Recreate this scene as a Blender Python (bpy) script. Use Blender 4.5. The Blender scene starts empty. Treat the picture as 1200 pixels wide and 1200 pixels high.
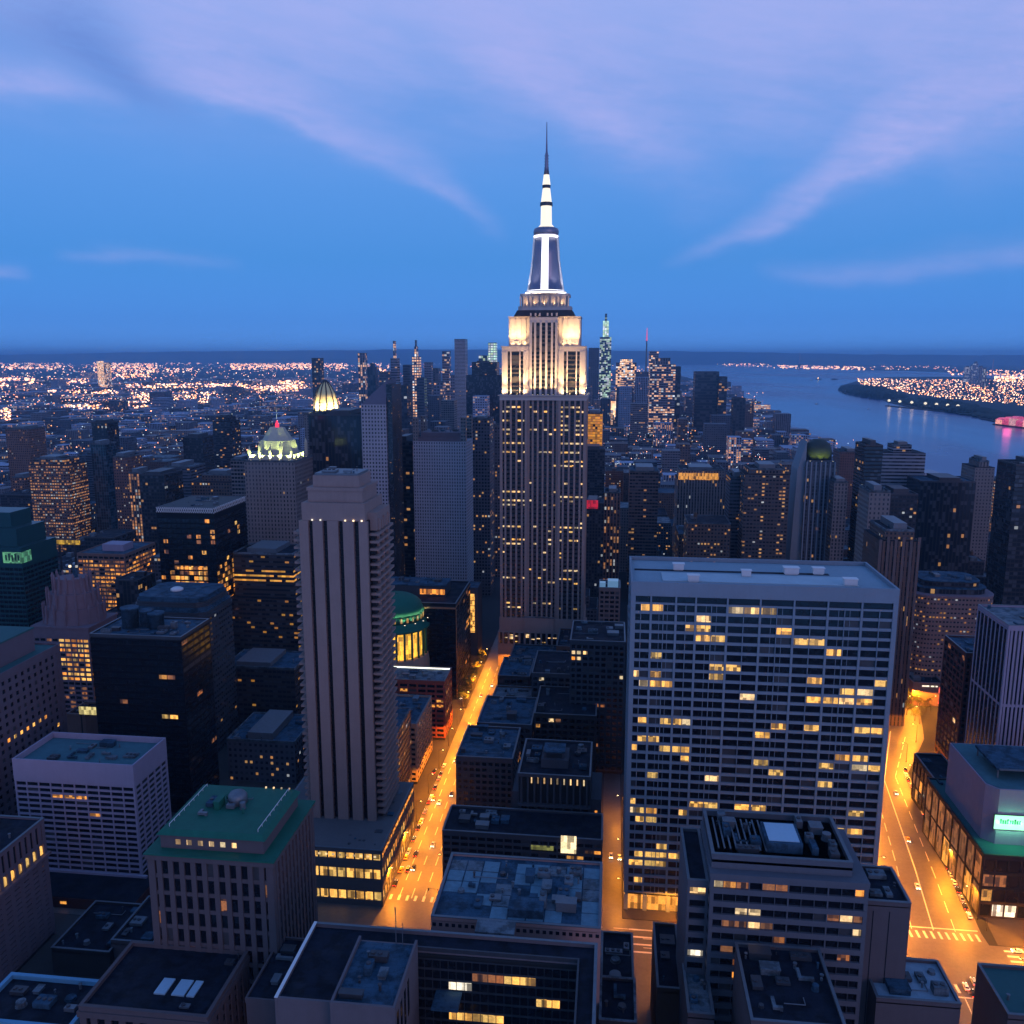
import bpy, math, random
from mathutils import Vector
random.seed(7)
C = bpy.context
SC = C.scene
COL = SC.collection
R = math.radians

# ---------------------------------------------------------------- camera
F = 1017.0; PSI = R(6.6); TH = math.atan(182 / 1017.0); EYE = 255.0
camd = bpy.data.cameras.new("camera"); camo = bpy.data.objects.new("camera", camd); COL.objects.link(camo)
camd.sensor_width = 36.0; camd.lens = 36.0 * F / 1200.0
camd.clip_start = 1.0; camd.clip_end = 90000.0
camo.location = (0, 0, EYE); camo.rotation_euler = (R(90) - TH, 0, PSI)
SC.camera = camo
cs, sn = math.cos(PSI), math.sin(PSI); ct, st = math.cos(TH), math.sin(TH)
FW = (-sn * ct, cs * ct, -st); RT = (cs, sn, 0.0); UP = (-sn * st, cs * st, ct)

def ray(px, py):
    a, b = px - 600, 600 - py
    return [F * FW[i] + RT[i] * a + UP[i] * b for i in range(3)]
def G(px, py, z=0.0):                       # a sight line met with a level at height z
    d = ray(px, py); t = (z - EYE) / d[2]
    return d[0] * t, d[1] * t
def HIT(px, py, Y):                         # a sight line met with the upright plane at distance Y
    d = ray(px, py); t = Y / d[1]
    return d[0] * t, EYE + d[2] * t
def XAT(px, Y, Z):
    k = (px - 600) / F; z = Z - EYE
    return -((RT[1] - k * FW[1]) * Y + (RT[2] - k * FW[2]) * z) / (RT[0] - k * FW[0])
def PR(x, y, z):
    p = (x, y, z - EYE); f = sum(FW[i] * p[i] for i in range(3))
    if f < 1: return (-9999, -9999)
    return 600 + F * sum(RT[i] * p[i] for i in range(3)) / f, 600 - F * sum(UP[i] * p[i] for i in range(3)) / f
def sky_dir(px, py):                        # azimuth and elevation in degrees of a direction
    d = ray(px, py); n = math.sqrt(sum(c * c for c in d))
    return math.degrees(math.atan2(d[0], d[1])), math.degrees(math.asin(d[2] / n))

# ---------------------------------------------------------------- node helper
class NT:
    def __init__(s, tree): s.t = tree; s.n = tree.nodes; s.l = tree.links
    def new(s, typ, **kw):
        n = s.n.new(typ)
        for k, v in kw.items(): setattr(n, k, v)
        return n
    def put(s, sock, v):
        if hasattr(v, 'is_linked'): s.l.new(v, sock)
        else: sock.default_value = v
    def m(s, op, a, b=0.0, c=None, clamp=False):
        n = s.new('ShaderNodeMath', operation=op, use_clamp=clamp)
        s.put(n.inputs[0], a); s.put(n.inputs[1], b)
        if c is not None: s.put(n.inputs[2], c)
        return n.outputs[0]
    def mix(s, f, a, b, mode='MIX'):
        n = s.new('ShaderNodeMix', data_type='RGBA', blend_type=mode)
        s.put(n.inputs[0], f); s.put(n.inputs[6], a if hasattr(a, 'is_linked') else (*a, 1)); s.put(n.inputs[7], b if hasattr(b, 'is_linked') else (*b, 1))
        return n.outputs[2]
    def ss(s, v, a, b, c=0.0, d=1.0):
        n = s.new('ShaderNodeMapRange', interpolation_type='SMOOTHSTEP')
        s.put(n.inputs[0], v); n.inputs[1].default_value = a; n.inputs[2].default_value = b; n.inputs[3].default_value = c; n.inputs[4].default_value = d
        return n.outputs[0]
    def xyz(s, x, y, z):
        n = s.new('ShaderNodeCombineXYZ'); s.put(n.inputs[0], x); s.put(n.inputs[1], y); s.put(n.inputs[2], z); return n.outputs[0]
    def noise(s, vec, scale, detail=3.0, rough=0.55):
        n = s.new('ShaderNodeTexNoise'); 
        if vec is not None: s.put(n.inputs['Vector'], vec)
        n.inputs['Scale'].default_value = scale; n.inputs['Detail'].default_value = detail; n.inputs['Roughness'].default_value = rough
        return n.outputs['Fac']
    def curve(s, v, pts, lo, hi, vmin, vmax):
        n = s.new('ShaderNodeFloatCurve')
        x = s.m('DIVIDE', s.m('SUBTRACT', v, lo), hi - lo, clamp=True)
        cu = n.mapping.curves[0]
        pts = sorted(pts)
        pp = [((p - lo) / (hi - lo), (q - vmin) / (vmax - vmin)) for p, q in pts]
        while len(cu.points) < len(pp): cu.points.new(0.5, 0.5)
        for k, (a, b) in enumerate(pp): cu.points[k].location = (a, b)
        n.mapping.update(); s.put(n.inputs['Value'], x)
        return s.m('MULTIPLY_ADD', n.outputs[0], vmax - vmin, vmin)

# ---------------------------------------------------------------- sky and light
world = bpy.data.worlds.new("World"); SC.world = world; world.use_nodes = True
W = NT(world.node_tree); bg = W.n['Background']
tc = W.new('ShaderNodeTexCoord'); sep = W.new('ShaderNodeSeparateXYZ'); W.l.new(tc.outputs['Generated'], sep.inputs[0])
AZ = W.m('MULTIPLY', W.m('ARCTAN2', sep.outputs[0], sep.outputs[1]), 57.29578)
EL = W.m('MULTIPLY', W.m('ARCSINE', sep.outputs[2]), 57.29578)
sky = W.new('ShaderNodeTexSky', sky_type='NISHITA', sun_disc=False, altitude=200.0, ozone_density=8.0)
SUN_EL, SUN_ROT = R(9.0), R(146)
sky.sun_elevation = SUN_EL; sky.sun_rotation = SUN_ROT
ramp = W.new('ShaderNodeValToRGB'); cr = ramp.color_ramp
W.put(ramp.inputs[0], W.m('DIVIDE', W.m('ADD', EL, 2.0), 92.0))
stops = [(0.0, (.12, .38, 1.0)), (2.2, (.078, .28, .80)), (6, (.072, .275, .72)), (11, (.105, .305, .755)), (16, (.165, .33, .76)), (21, (.31, .42, .84)), (34, (.17, .34, .80)), (55, (.09, .23, .64)), (90, (.05, .16, .50))]
while len(cr.elements) < len(stops): cr.elements.new(0.5)
for e, (a, c) in zip(cr.elements, stops): e.position = (a + 2) / 92.0; e.color = (*c, 1)
# thin dusk cirrus: soft ribbons that follow curves across the sky
wv = W.noise(W.xyz(W.m('MULTIPLY', AZ, .05), W.m('MULTIPLY', EL, .16), 3.1), 2.2, 5.0)
wv2 = W.noise(W.xyz(W.m('MULTIPLY', AZ, .05), W.m('MULTIPLY', EL, .10), 9.7), 5.5, 6.0, .6)
ELw = W.m('ADD', EL, W.m('MULTIPLY', W.m('SUBTRACT', wv, .5), 2.2))
def ribbon(pts, soft=1.0):                   # pts: (px, py, half width up, half width down, strength)
    cc, uu, dd, ii = [], [], [], []
    for px, py, up, dn, q in pts:
        a, e = sky_dir(px, py); k = 1 / 17.5
        cc.append((a, e)); uu.append((a, up * k)); dd.append((a, dn * k)); ii.append((a, q))
    lo, hi = min(p[0] for p in cc) - .01, max(p[0] for p in cc) + .01
    c = W.curve(AZ, cc, lo, hi, -5, 45); u = W.curve(AZ, uu, lo, hi, 0, 25); d = W.curve(AZ, dd, lo, hi, 0, 25); q = W.curve(AZ, ii, lo, hi, 0, 1)
    dv = W.m('SUBTRACT', ELw, c)
    wdt = W.m('ADD', W.m('MULTIPLY', W.m('GREATER_THAN', dv, 0.0), W.m('SUBTRACT', u, d)), d)
    x = W.m('DIVIDE', dv, wdt)
    g = W.m('POWER', 2.71828, W.m('MULTIPLY', W.m('MULTIPLY', x, x), -1.0))
    inside = W.m('MULTIPLY', W.m('GREATER_THAN', AZ, lo), W.m('LESS_THAN', AZ, hi))
    return W.m('MULTIPLY', W.m('MULTIPLY', g, q), inside)
rib = [ribbon([(40, 66, 40, 16, 0), (110, 76, 50, 12, .35), (180, 93, 56, 11, .7), (240, 108, 56, 11, .8), (320, 128, 55, 10, .8), (390, 160, 40, 11, .6), (450, 185, 30, 10, .55), (510, 212, 26, 10, .5), (560, 250, 16, 9, .25), (600, 272, 10, 9, 0)]),
       ribbon([(-80, 90, 16, 14, .7), (0, 98, 18, 12, .7), (70, 104, 18, 10, .75), (115, 112, 14, 8, .5), (160, 128, 10, 8, 0)]),
       ribbon([(340, -10, 60, 30, 0), (430, 0, 60, 26, .2), (500, 20, 60, 24, .4), (560, 55, 80, 26, .7), (640, 100, 90, 30, .8), (700, 130, 90, 36, .8), (760, 165, 90, 34, .5), (810, 185, 80, 50, .3), (870, 200, 70, 60, .12), (940, 210, 60, 60, 0)]),
       ribbon([(770, 316, 10, 8, 0), (815, 298, 12, 8, .25), (850, 282, 16, 9, .5), (900, 265, 24, 10, .62), (950, 238, 40, 14, .72), (990, 205, 60, 20, .85), (1040, 185, 70, 20, 1), (1090, 155, 80, 26, .95), (1140, 120, 90, 50, .85), (1220, 70, 120, 60, .8), (1320, 40, 120, 60, .6)]),
       ribbon([(120, 50, 60, 30, 0), (190, 45, 40, 30, .55), (300, 40, 40, 40, .6), (420, 40, 40, 40, .35), (500, 60, 40, 30, 0)]),
       ribbon([(60, 298, 6, 6, 0), (130, 298, 8, 5, .3), (220, 303, 7, 6, .25), (290, 310, 6, 6, 0)]),
       ribbon([(880, 312, 8, 8, 0), (960, 318, 12, 8, .3), (1100, 310, 16, 10, .35), (1220, 300, 18, 10, .3)]),
       ribbon([(-60, 322, 6, 6, .3), (10, 322, 7, 5, .35), (40, 325, 6, 6, 0)]),
       ribbon([(700, 60, 90, 90, 0), (800, 60, 100, 90, .2), (900, 60, 120, 90, .45), (1000, 60, 120, 90, .5), (1220, 40, 120, 60, .5)])]
tot = rib[0]
for r_ in rib[1:]: tot = W.m('MAXIMUM', tot, r_)
fib = W.noise(W.xyz(W.m('ADD', W.m('MULTIPLY', AZ, .045), W.m('MULTIPLY', EL, .05)), W.m('ADD', W.m('MULTIPLY', EL, .34), W.m('MULTIPLY', AZ, .06)), W.m('MULTIPLY', wv, 1.6)), 4.2, 8.0, .62)
tex = W.m('MULTIPLY', W.ss(wv2, .25, .75, .6, 1.1), W.ss(fib, .25, .72, .72, 1.08))
cm = W.m('MULTIPLY', W.m('MULTIPLY', tot, tex), .95, clamp=True)
veil = W.m('MULTIPLY', W.m('MULTIPLY', W.ss(EL, 9.0, 22.0), W.ss(EL, 26.0, 42.0, 1.0, 0.0)), W.ss(wv, .30, .65, .08, .62))
grey = ribbon([(-60, 10, 40, 40, .35), (40, 30, 60, 30, .7), (100, 56, 60, 30, .9), (140, 84, 50, 26, .85), (185, 112, 34, 22, .5), (250, 140, 24, 20, 0)])
veil = W.m('MULTIPLY', veil, W.ss(fib, .25, .7, .5, 1.2))
base = W.mix(W.m('MULTIPLY', W.m('MULTIPLY', grey, .62), W.ss(fib, .25, .7, .5, 1.2)), ramp.outputs[0], (.125, .22, .60))
gq = W.m('SUBTRACT', 1.0, W.m('MULTIPLY', grey, 1.05), clamp=True)
veil = W.m('MULTIPLY', veil, gq); cm = W.m('MULTIPLY', cm, gq)
col = W.mix(veil, base, (.36, .43, .84))
col = W.mix(cm, col, (.41, .44, .84))
add = W.mix(0.012, col, sky.outputs[0], 'ADD')
W.l.new(add, bg.inputs[0]); bg.inputs[1].default_value = 1.0

sl = bpy.data.lights.new("sun", 'SUN'); slo = bpy.data.objects.new("sun", sl); COL.objects.link(slo)
sl.energy = 0.42; sl.angle = R(30); sl.color = (1.0, .52, .52)
slo.rotation_euler = (R(81), 0, R(34))      # low afterglow from behind the viewer
SC.view_settings.view_transform = 'Standard'; SC.view_settings.look = 'None'
SC.view_settings.exposure = 0.0; SC.view_settings.gamma = 1.0
try:
    SC.cycles.use_denoising = True
    SC.cycles.max_bounces = 5; SC.cycles.diffuse_bounces = 2; SC.cycles.glossy_bounces = 2
    SC.cycles.volume_bounces = 0; SC.cycles.sample_clamp_indirect = 3.0; SC.cycles.caustics_reflective = False
except Exception: pass

# ---------------------------------------------------------------- materials
MATS = {}
def bsdf(name):
    m = bpy.data.materials.new(name); m.use_nodes = True
    t = NT(m.node_tree); p = t.n['Principled BSDF']
    m.cycles.emission_sampling = 'NONE'
    MATS[name] = m
    return m, t, p
def plain(name, rgb, rough=.8, metal=0.0, var=.28, scale=.12, spec=.3):
    m, t, p = bsdf(name)
    g = t.new('ShaderNodeTexCoord')
    n1 = t.noise(g.outputs['Object'], scale, 5.0); n2 = t.noise(g.outputs['Object'], scale * 9, 3.0)
    mp = t.new('ShaderNodeMapping'); mp.inputs['Scale'].default_value = (.55, .55, .035); t.l.new(g.outputs['Object'], mp.inputs[0])
    n3 = t.noise(mp.outputs[0], 1.0, 4.0, .7)
    k = t.m('ADD', 1 - var * 1.2, t.m('MULTIPLY', t.m('ADD', t.m('ADD', n1, t.m('MULTIPLY', n2, .5)), t.m('MULTIPLY', n3, .9)), var))
    hs = t.new('ShaderNodeMix', data_type='RGBA', blend_type='MULTIPLY')
    hs.inputs[0].default_value = 1; hs.inputs[6].default_value = (*rgb, 1)
    t.l.new(t.xyz(k, k, k), hs.inputs[7])
    t.l.new(hs.outputs[2], p.inputs['Base Color']); p.inputs['Roughness'].default_value = rough; p.inputs['Metallic'].default_value = metal
    p.inputs['Specular IOR Level'].default_value = spec
    return m
def glow(name, rgb, strength, base=(.05, .05, .05), room=True, lo=.25):
    """a lit pane: what shows of the room behind it varies from metre to metre"""
    m, t, p = bsdf(name)
    p.inputs['Base Color'].default_value = (*base, 1); p.inputs['Roughness'].default_value = .3
    p.inputs['Emission Color'].default_value = (*rgb, 1)
    if room:
        g = t.new('ShaderNodeTexCoord'); gi = t.new('ShaderNodeNewGeometry')
        sp = t.new('ShaderNodeSeparateXYZ'); t.l.new(g.outputs['Object'], sp.inputs[0])
        wn = t.new('ShaderNodeTexWhiteNoise', noise_dimensions='3D')
        t.l.new(t.xyz(t.m('FLOOR', t.m('MULTIPLY', sp.outputs[0], .62)), t.m('FLOOR', t.m('MULTIPLY', sp.outputs[1], .62)), t.m('FLOOR', t.m('MULTIPLY', sp.outputs[2], .29))), wn.inputs[0])
        n = t.noise(g.outputs['Object'], 1.3, 2.0, .7)
        k = t.m('MULTIPLY', t.ss(wn.outputs[0], .0, .85, lo * .6, 1.2), t.ss(n, .25, .7, .72, 1.15))
        oi = t.new('ShaderNodeObjectInfo')
        r = t.m('FRACT', t.m('ADD', gi.outputs['Random Per Island'], oi.outputs['Random']))
        t.put(p.inputs['Emission Strength'], t.m('MULTIPLY', t.m('MULTIPLY', k, t.m('ADD', .55, t.m('MULTIPLY', r, .75))), strength))
        t.put(p.inputs['Emission Color'], t.mix(r, rgb, (rgb[0], rgb[1] * .72, rgb[2] * .45)))
    else:
        p.inputs['Emission Strength'].default_value = strength
    return m
def facade_mat(name, wall, wu=.55, wv=.55, lit=.06, litcol=(1., .55, .2), power=1.1, rough=.8, row=.6, glass=(.012, .016, .024), cool=.15, vert=False, kinds=True):
    """wall with a grid of panes; u and v of the uv map count the panes"""
    m, t, p = bsdf(name)
    uv = t.new('ShaderNodeUVMap'); s = t.new('ShaderNodeSeparateXYZ'); t.l.new(uv.outputs[0], s.inputs[0])
    cu, cv = t.m('FLOOR', s.outputs[0]), t.m('FLOOR', s.outputs[1])
    fu, fv = t.m('FRACT', s.outputs[0]), t.m('FRACT', s.outputs[1])
    gi = t.new('ShaderNodeNewGeometry'); oi = t.new('ShaderNodeObjectInfo')
    rnd = t.m('MULTIPLY', t.m('ADD', gi.outputs['Random Per Island'], oi.outputs['Random']), 91.7)
    w = t.new('ShaderNodeTexWhiteNoise', noise_dimensions='3D'); t.l.new(t.xyz(cu, cv, rnd), w.inputs[0])
    wk = t.new('ShaderNodeTexWhiteNoise', noise_dimensions='1D'); t.put(wk.inputs['W'], t.m('ADD', rnd, 7.3)); ks = t.new('ShaderNodeSeparateColor'); t.l.new(wk.outputs['Color'], ks.inputs[0])
    hu, hv = wu / 2, wv / 2                               # buildings differ: punched windows, ribbons or upright strips
    if kinds:
        hu = t.m('ADD', t.m('ADD', wu / 2 - .06, t.m('MULTIPLY', ks.outputs[1], .12)), t.m('MULTIPLY', t.m('GREATER_THAN', ks.outputs[0], .74), .2)); hv = t.m('ADD', t.m('ADD', wv / 2 - .05, t.m('MULTIPLY', ks.outputs[2], .1)), t.m('MULTIPLY', t.m('LESS_THAN', ks.outputs[0], .24), .17))
    mk = t.m('MULTIPLY', t.m('LESS_THAN', t.m('ABSOLUTE', t.m('SUBTRACT', fu, .5)), hu), t.m('LESS_THAN', t.m('ABSOLUTE', t.m('SUBTRACT', fv, .5)), hv))
    w2 = t.new('ShaderNodeTexWhiteNoise', noise_dimensions='2D'); t.l.new(t.xyz(cu if vert else cv, rnd, 0.0), w2.inputs[0])
    w3 = t.new('ShaderNodeTexWhiteNoise', noise_dimensions='1D'); t.put(w3.inputs['W'], rnd)
    sc = t.new('ShaderNodeSeparateColor'); t.l.new(w.outputs['Color'], sc.inputs[0])
    prob = t.m('MULTIPLY', t.m('ADD', 1 - row, t.m('MULTIPLY', t.m('POWER', w2.outputs[0], 4.0), row * 5)), t.m('MULTIPLY', t.m('ADD', .15, t.m('MULTIPLY', t.m('POWER', w3.outputs[0], 2.0), 2.2)), lit))
    on = t.m('MULTIPLY', t.m('LESS_THAN', w.outputs[0], prob), mk)
    g = t.new('ShaderNodeTexCoord')
    n1 = t.noise(g.outputs['Object'], .07, 5.0); n2 = t.noise(g.outputs['Object'], .6, 3.0)
    k = t.m('ADD', .62, t.m('ADD', t.m('MULTIPLY', n1, .45), t.m('MULTIPLY', n2, .3)))
    wallc = t.mix(1.0, wall, t.xyz(k, k, k), 'MULTIPLY')
    bl_ = t.m('MULTIPLY', t.m('GREATER_THAN', sc.outputs[1], .72), .55)
    t.put(p.inputs['Base Color'], t.mix(mk, wallc, t.mix(bl_, glass, (.09, .095, .11))))
    t.put(p.inputs['Roughness'], t.m('ADD', rough, t.m('MULTIPLY', mk, .16 - rough)))
    warm = t.mix(sc.outputs[1], litcol, (litcol[0], litcol[1] * .75, litcol[2] * .5))
    lc = t.mix(t.m('LESS_THAN', sc.outputs[2], cool), warm, (.8, .85, .9))
    t.put(p.inputs['Emission Color'], lc)
    t.put(p.inputs['Emission Strength'], t.m('MULTIPLY', on, t.m('MULTIPLY', power, t.m('ADD', .3, t.m('MULTIPLY', sc.outputs[0], .9)))))
    return m

# ---------------------------------------------------------------- mesh builder
class MB:
    def __init__(s): s.v = []; s.f = []; s.uv = []; s.mi = []; s.sm = []
    def face(s, pts, m=0, uv=None, smooth=False):
        k = len(s.v); s.v += [tuple(p) for p in pts]; s.f.append(tuple(range(k, k + len(pts)))); s.mi.append(m); s.sm.append(smooth)
        if uv is None:
            a, b, c = Vector(pts[0]), Vector(pts[1]), Vector(pts[2]); n = (b - a).cross(c - a)
            ax = max(range(3), key=lambda i: abs(n[i]))
            uv = [(p[0], p[1]) if ax == 2 else ((p[1], p[2]) if ax == 0 else (p[0], p[2])) for p in pts]
        s.uv += uv
    def idx(s, verts, faces, m=0, smooth=False, cells=None):   # shared vertices: a closed solid
        k = len(s.v); s.v += [tuple(p) for p in verts]
        for fi, f in enumerate(faces):
            s.f.append(tuple(k + i for i in f)); s.mi.append(m); s.sm.append(smooth)
            pts = [verts[i] for i in f]
            if cells and cells[fi]: s.uv += cells[fi]; continue
            a, b, c = Vector(pts[0]), Vector(pts[1]), Vector(pts[2]); n = (b - a).cross(c - a)
            ax = max(range(3), key=lambda i: abs(n[i]))
            s.uv += [(p[0], p[1]) if ax == 2 else ((p[1], p[2]) if ax == 0 else (p[0], p[2])) for p in pts]
    def box(s, x0, x1, y0, y1, z0, z1, m=0, cell=None):
        if x1 < x0: x0, x1 = x1, x0
        if y1 < y0: y0, y1 = y1, y0
        V = [(x0, y0, z0), (x1, y0, z0), (x1, y1, z0), (x0, y1, z0), (x0, y0, z1), (x1, y0, z1), (x1, y1, z1), (x0, y1, z1)]
        Fc = [(0, 1, 5, 4), (1, 2, 6, 5), (2, 3, 7, 6), (3, 0, 4, 7), (4, 5, 6, 7), (3, 2, 1, 0)]
        cells = None
        if cell:
            pu, pv = cell; o = random.randint(0, 200); nx = max(1, round((x1 - x0) / pu)); ny = max(1, round((y1 - y0) / pu)); nz = max(1, round((z1 - z0) / pv))
            cells = []
            for q, nn in ((0, nx), (1, ny), (2, nx), (3, ny)):
                a = o + q * 37; cells.append([(a, 0), (a + nn, 0), (a + nn, nz), (a, nz)])
            cells += [[(.02, .02)] * 4, [(.02, .02)] * 4]
        s.idx(V, Fc, m, False, cells)
    def solid(s, poly, z0, z1, m=0, poly2=None, cell=None, smooth=False):   # poly counter-clockwise from above
        n = len(poly); p2 = poly2 or poly
        V = [(x, y, z0) for x, y in poly] + [(x, y, z1) for x, y in p2]
        Fc = [(i, (i + 1) % n, n + (i + 1) % n, n + i) for i in range(n)] + [tuple(range(n, 2 * n)), tuple(range(n - 1, -1, -1))]
        cells = None
        if cell:
            pu, pv = cell; nz = max(1, round((z1 - z0) / pv)); cells = []; a = random.randint(0, 99)
            for i in range(n):
                L = math.dist(poly[i], poly[(i + 1) % n]); nn = max(1, round(L / pu))
                cells.append([(a, 0), (a + nn, 0), (a + nn, nz), (a, nz)]); a += nn + 7
            cells += [[(.02, .02)] * n, [(.02, .02)] * n]
        s.idx(V, Fc, m, smooth, cells)
    def ngon(s, cx, cy, r, n=12, ry=None, ph=0.0):
        return [(cx + r * math.cos(ph + 2 * math.pi * i / n), cy + (ry or r) * math.sin(ph + 2 * math.pi * i / n)) for i in range(n)]
    def cyl(s, cx, cy, r, z0, z1, n=12, m=0, r2=None, smooth=False):
        s.solid(s.ngon(cx, cy, r, n), z0, z1, m, s.ngon(cx, cy, r2, n) if r2 is not None else None, smooth=smooth)
    def rod(s, a, b, r, n=6, m=0):
        a, b = Vector(a), Vector(b); d = (b - a).normalized(); u = d.orthogonal().normalized(); w = d.cross(u)
        V = []
        for p in (a, b):
            for i in range(n):
                t = 2 * math.pi * i / n; V.append(tuple(p + u * math.cos(t) * r + w * math.sin(t) * r))
        s.idx(V, [(i, (i + 1) % n, n + (i + 1) % n, n + i) for i in range(n)] + [tuple(range(n, 2 * n)), tuple(range(n - 1, -1, -1))], m)
    def lathe(s, cx, cy, prof, n=16, m=0, smooth=True):
        V = []; 
        for r, z in prof: V += [(cx + r * math.cos(2 * math.pi * i / n), cy + r * math.sin(2 * math.pi * i / n), z) for i in range(n)]
        Fc = []
        for k in range(len(prof) - 1):
            for i in range(n): Fc.append((k * n + i, k * n + (i + 1) % n, (k + 1) * n + (i + 1) % n, (k + 1) * n + i))
        Fc += [tuple(range(n - 1, -1, -1)), tuple(range((len(prof) - 1) * n, len(prof) * n))]
        s.idx(V, Fc, m, smooth)
    def mesh(s, name, mats):
        me = bpy.data.meshes.new(name); me.from_pydata(s.v, [], s.f)
        ul = me.uv_layers.new(name='UVMap')
        flat = []
        for q in s.uv: flat += q
        ul.data.foreach_set('uv', flat)
        me.polygons.foreach_set('material_index', s.mi); me.polygons.foreach_set('use_smooth', s.sm)
        for m in (mats if isinstance(mats, (list, tuple)) else [mats]): me.materials.append(m)
        me.update(); return me
    def build(s, name, mats, parent=None, label=None, kind=None, loc=None):
        if not s.f: return None
        o = bpy.data.objects.new(name, s.mesh(name, mats)); COL.objects.link(o)
        if parent is not None: o.parent = parent
        if loc: o.location = loc
        if label: o['label'] = label
        if kind: o['kind'] = kind
        return o

LABELS = set()
def empty(name, label, cat, loc=(0, 0, 0), rz=0.0, group=None):
    o = bpy.data.objects.new(name, None); COL.objects.link(o); o.empty_display_size = 2
    o.location = loc; o.rotation_euler = (0, 0, rz); tag(o, label, cat, group); return o
def tag(o, label, cat, group=None):
    o['label'] = label; o['category'] = cat
    if group: o['group'] = group
    return o

# shared materials
dark_glass, _t, _p = bsdf('dark_glass'); _p.inputs['Base Color'].default_value = (.006, .008, .013, 1); _p.inputs['Roughness'].default_value = .16; _p.inputs['Specular IOR Level'].default_value = .35
_n = _t.noise(_t.new('ShaderNodeTexCoord').outputs['Object'], .35, 2.0); _t.put(_p.inputs['Roughness'], _t.ss(_n, .3, .7, .08, .3))
blind_glass = plain('blind_glass', (.05, .05, .055), .35, var=.6, scale=.5)
lit_yellow = glow('lit_yellow', (1., .62, .17), 1.15)
lit_amber = glow('lit_amber', (1., .44, .08), 1.05)
lit_pale = glow('lit_pale', (1., .78, .45), 1.1)
lit_white = glow('lit_white', (.95, .95, .85), 1.6)
lit_dim = glow('lit_dim', (1., .42, .16), .28, lo=.1)
MW = {'y': lit_yellow, 'a': lit_amber, 'p': lit_pale, 'w': lit_white, 'd': lit_dim, 'g': dark_glass, 'b': blind_glass}
WL = {'y': 'yellow lit window', 'a': 'amber lit window', 'p': 'pale lit window', 'w': 'white lit window', 'd': 'dimly lit window', 'b': 'window with drawn blind'}
def roof_mat(name, rgb, var=.5, sheet=(4.2, 1.6), wet=.5):
    """felt or gravel roof: laid sheets with seams, stains and damp patches"""
    m, t, p = bsdf(name); g = t.new('ShaderNodeTexCoord'); o = g.outputs['Object']
    br = t.new('ShaderNodeTexBrick'); t.l.new(o, br.inputs[0]); br.inputs['Scale'].default_value = 1.0; br.inputs['Brick Width'].default_value = sheet[0]; br.inputs['Row Height'].default_value = sheet[1]; br.inputs['Mortar Size'].default_value = .05
    br.inputs['Color1'].default_value = (1, 1, 1, 1); br.inputs['Color2'].default_value = (.86, .86, .88, 1); br.inputs['Mortar'].default_value = (.6, .6, .6, 1)
    n1 = t.noise(o, .11, 5.0, .65); n2 = t.noise(o, 1.1, 4.0, .6); st = t.ss(t.noise(o, .19, 6.0, .7), .44, .60, 1.0, .45)
    k = t.m('MULTIPLY', t.m('ADD', 1 - var * .9, t.m('MULTIPLY', t.m('ADD', n1, t.m('MULTIPLY', n2, .6)), var * 1.2)), st)
    t.l.new(t.mix(1.0, t.mix(1.0, rgb, t.xyz(k, k, k), 'MULTIPLY'), br.outputs[0], 'MULTIPLY'), p.inputs['Base Color'])
    t.put(p.inputs['Roughness'], t.ss(t.noise(o, .16, 5.0, .6), .46, .60, .92, 1 - wet)); p.inputs['Specular IOR Level'].default_value = .2
    return m
roof_dark = roof_mat('roof_dark', (.008, .012, .024), wet=.25); roof_blue = roof_mat('roof_blue', (.032, .080, .125), wet=.35); roof_grey = roof_mat('roof_grey', (.12, .155, .18))
metal_grey = plain('metal_grey', (.13, .15, .17), .5, .4, var=.4, scale=.4)
metal_dark = plain('metal_dark', (.05, .055, .065), .5, .3, var=.4, scale=.4)
copper = plain('copper', (.006, .10, .065), .7, var=.45, scale=.2)
steel_white = plain('steel_white', (.6, .6, .6), .5, var=.15)

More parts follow.
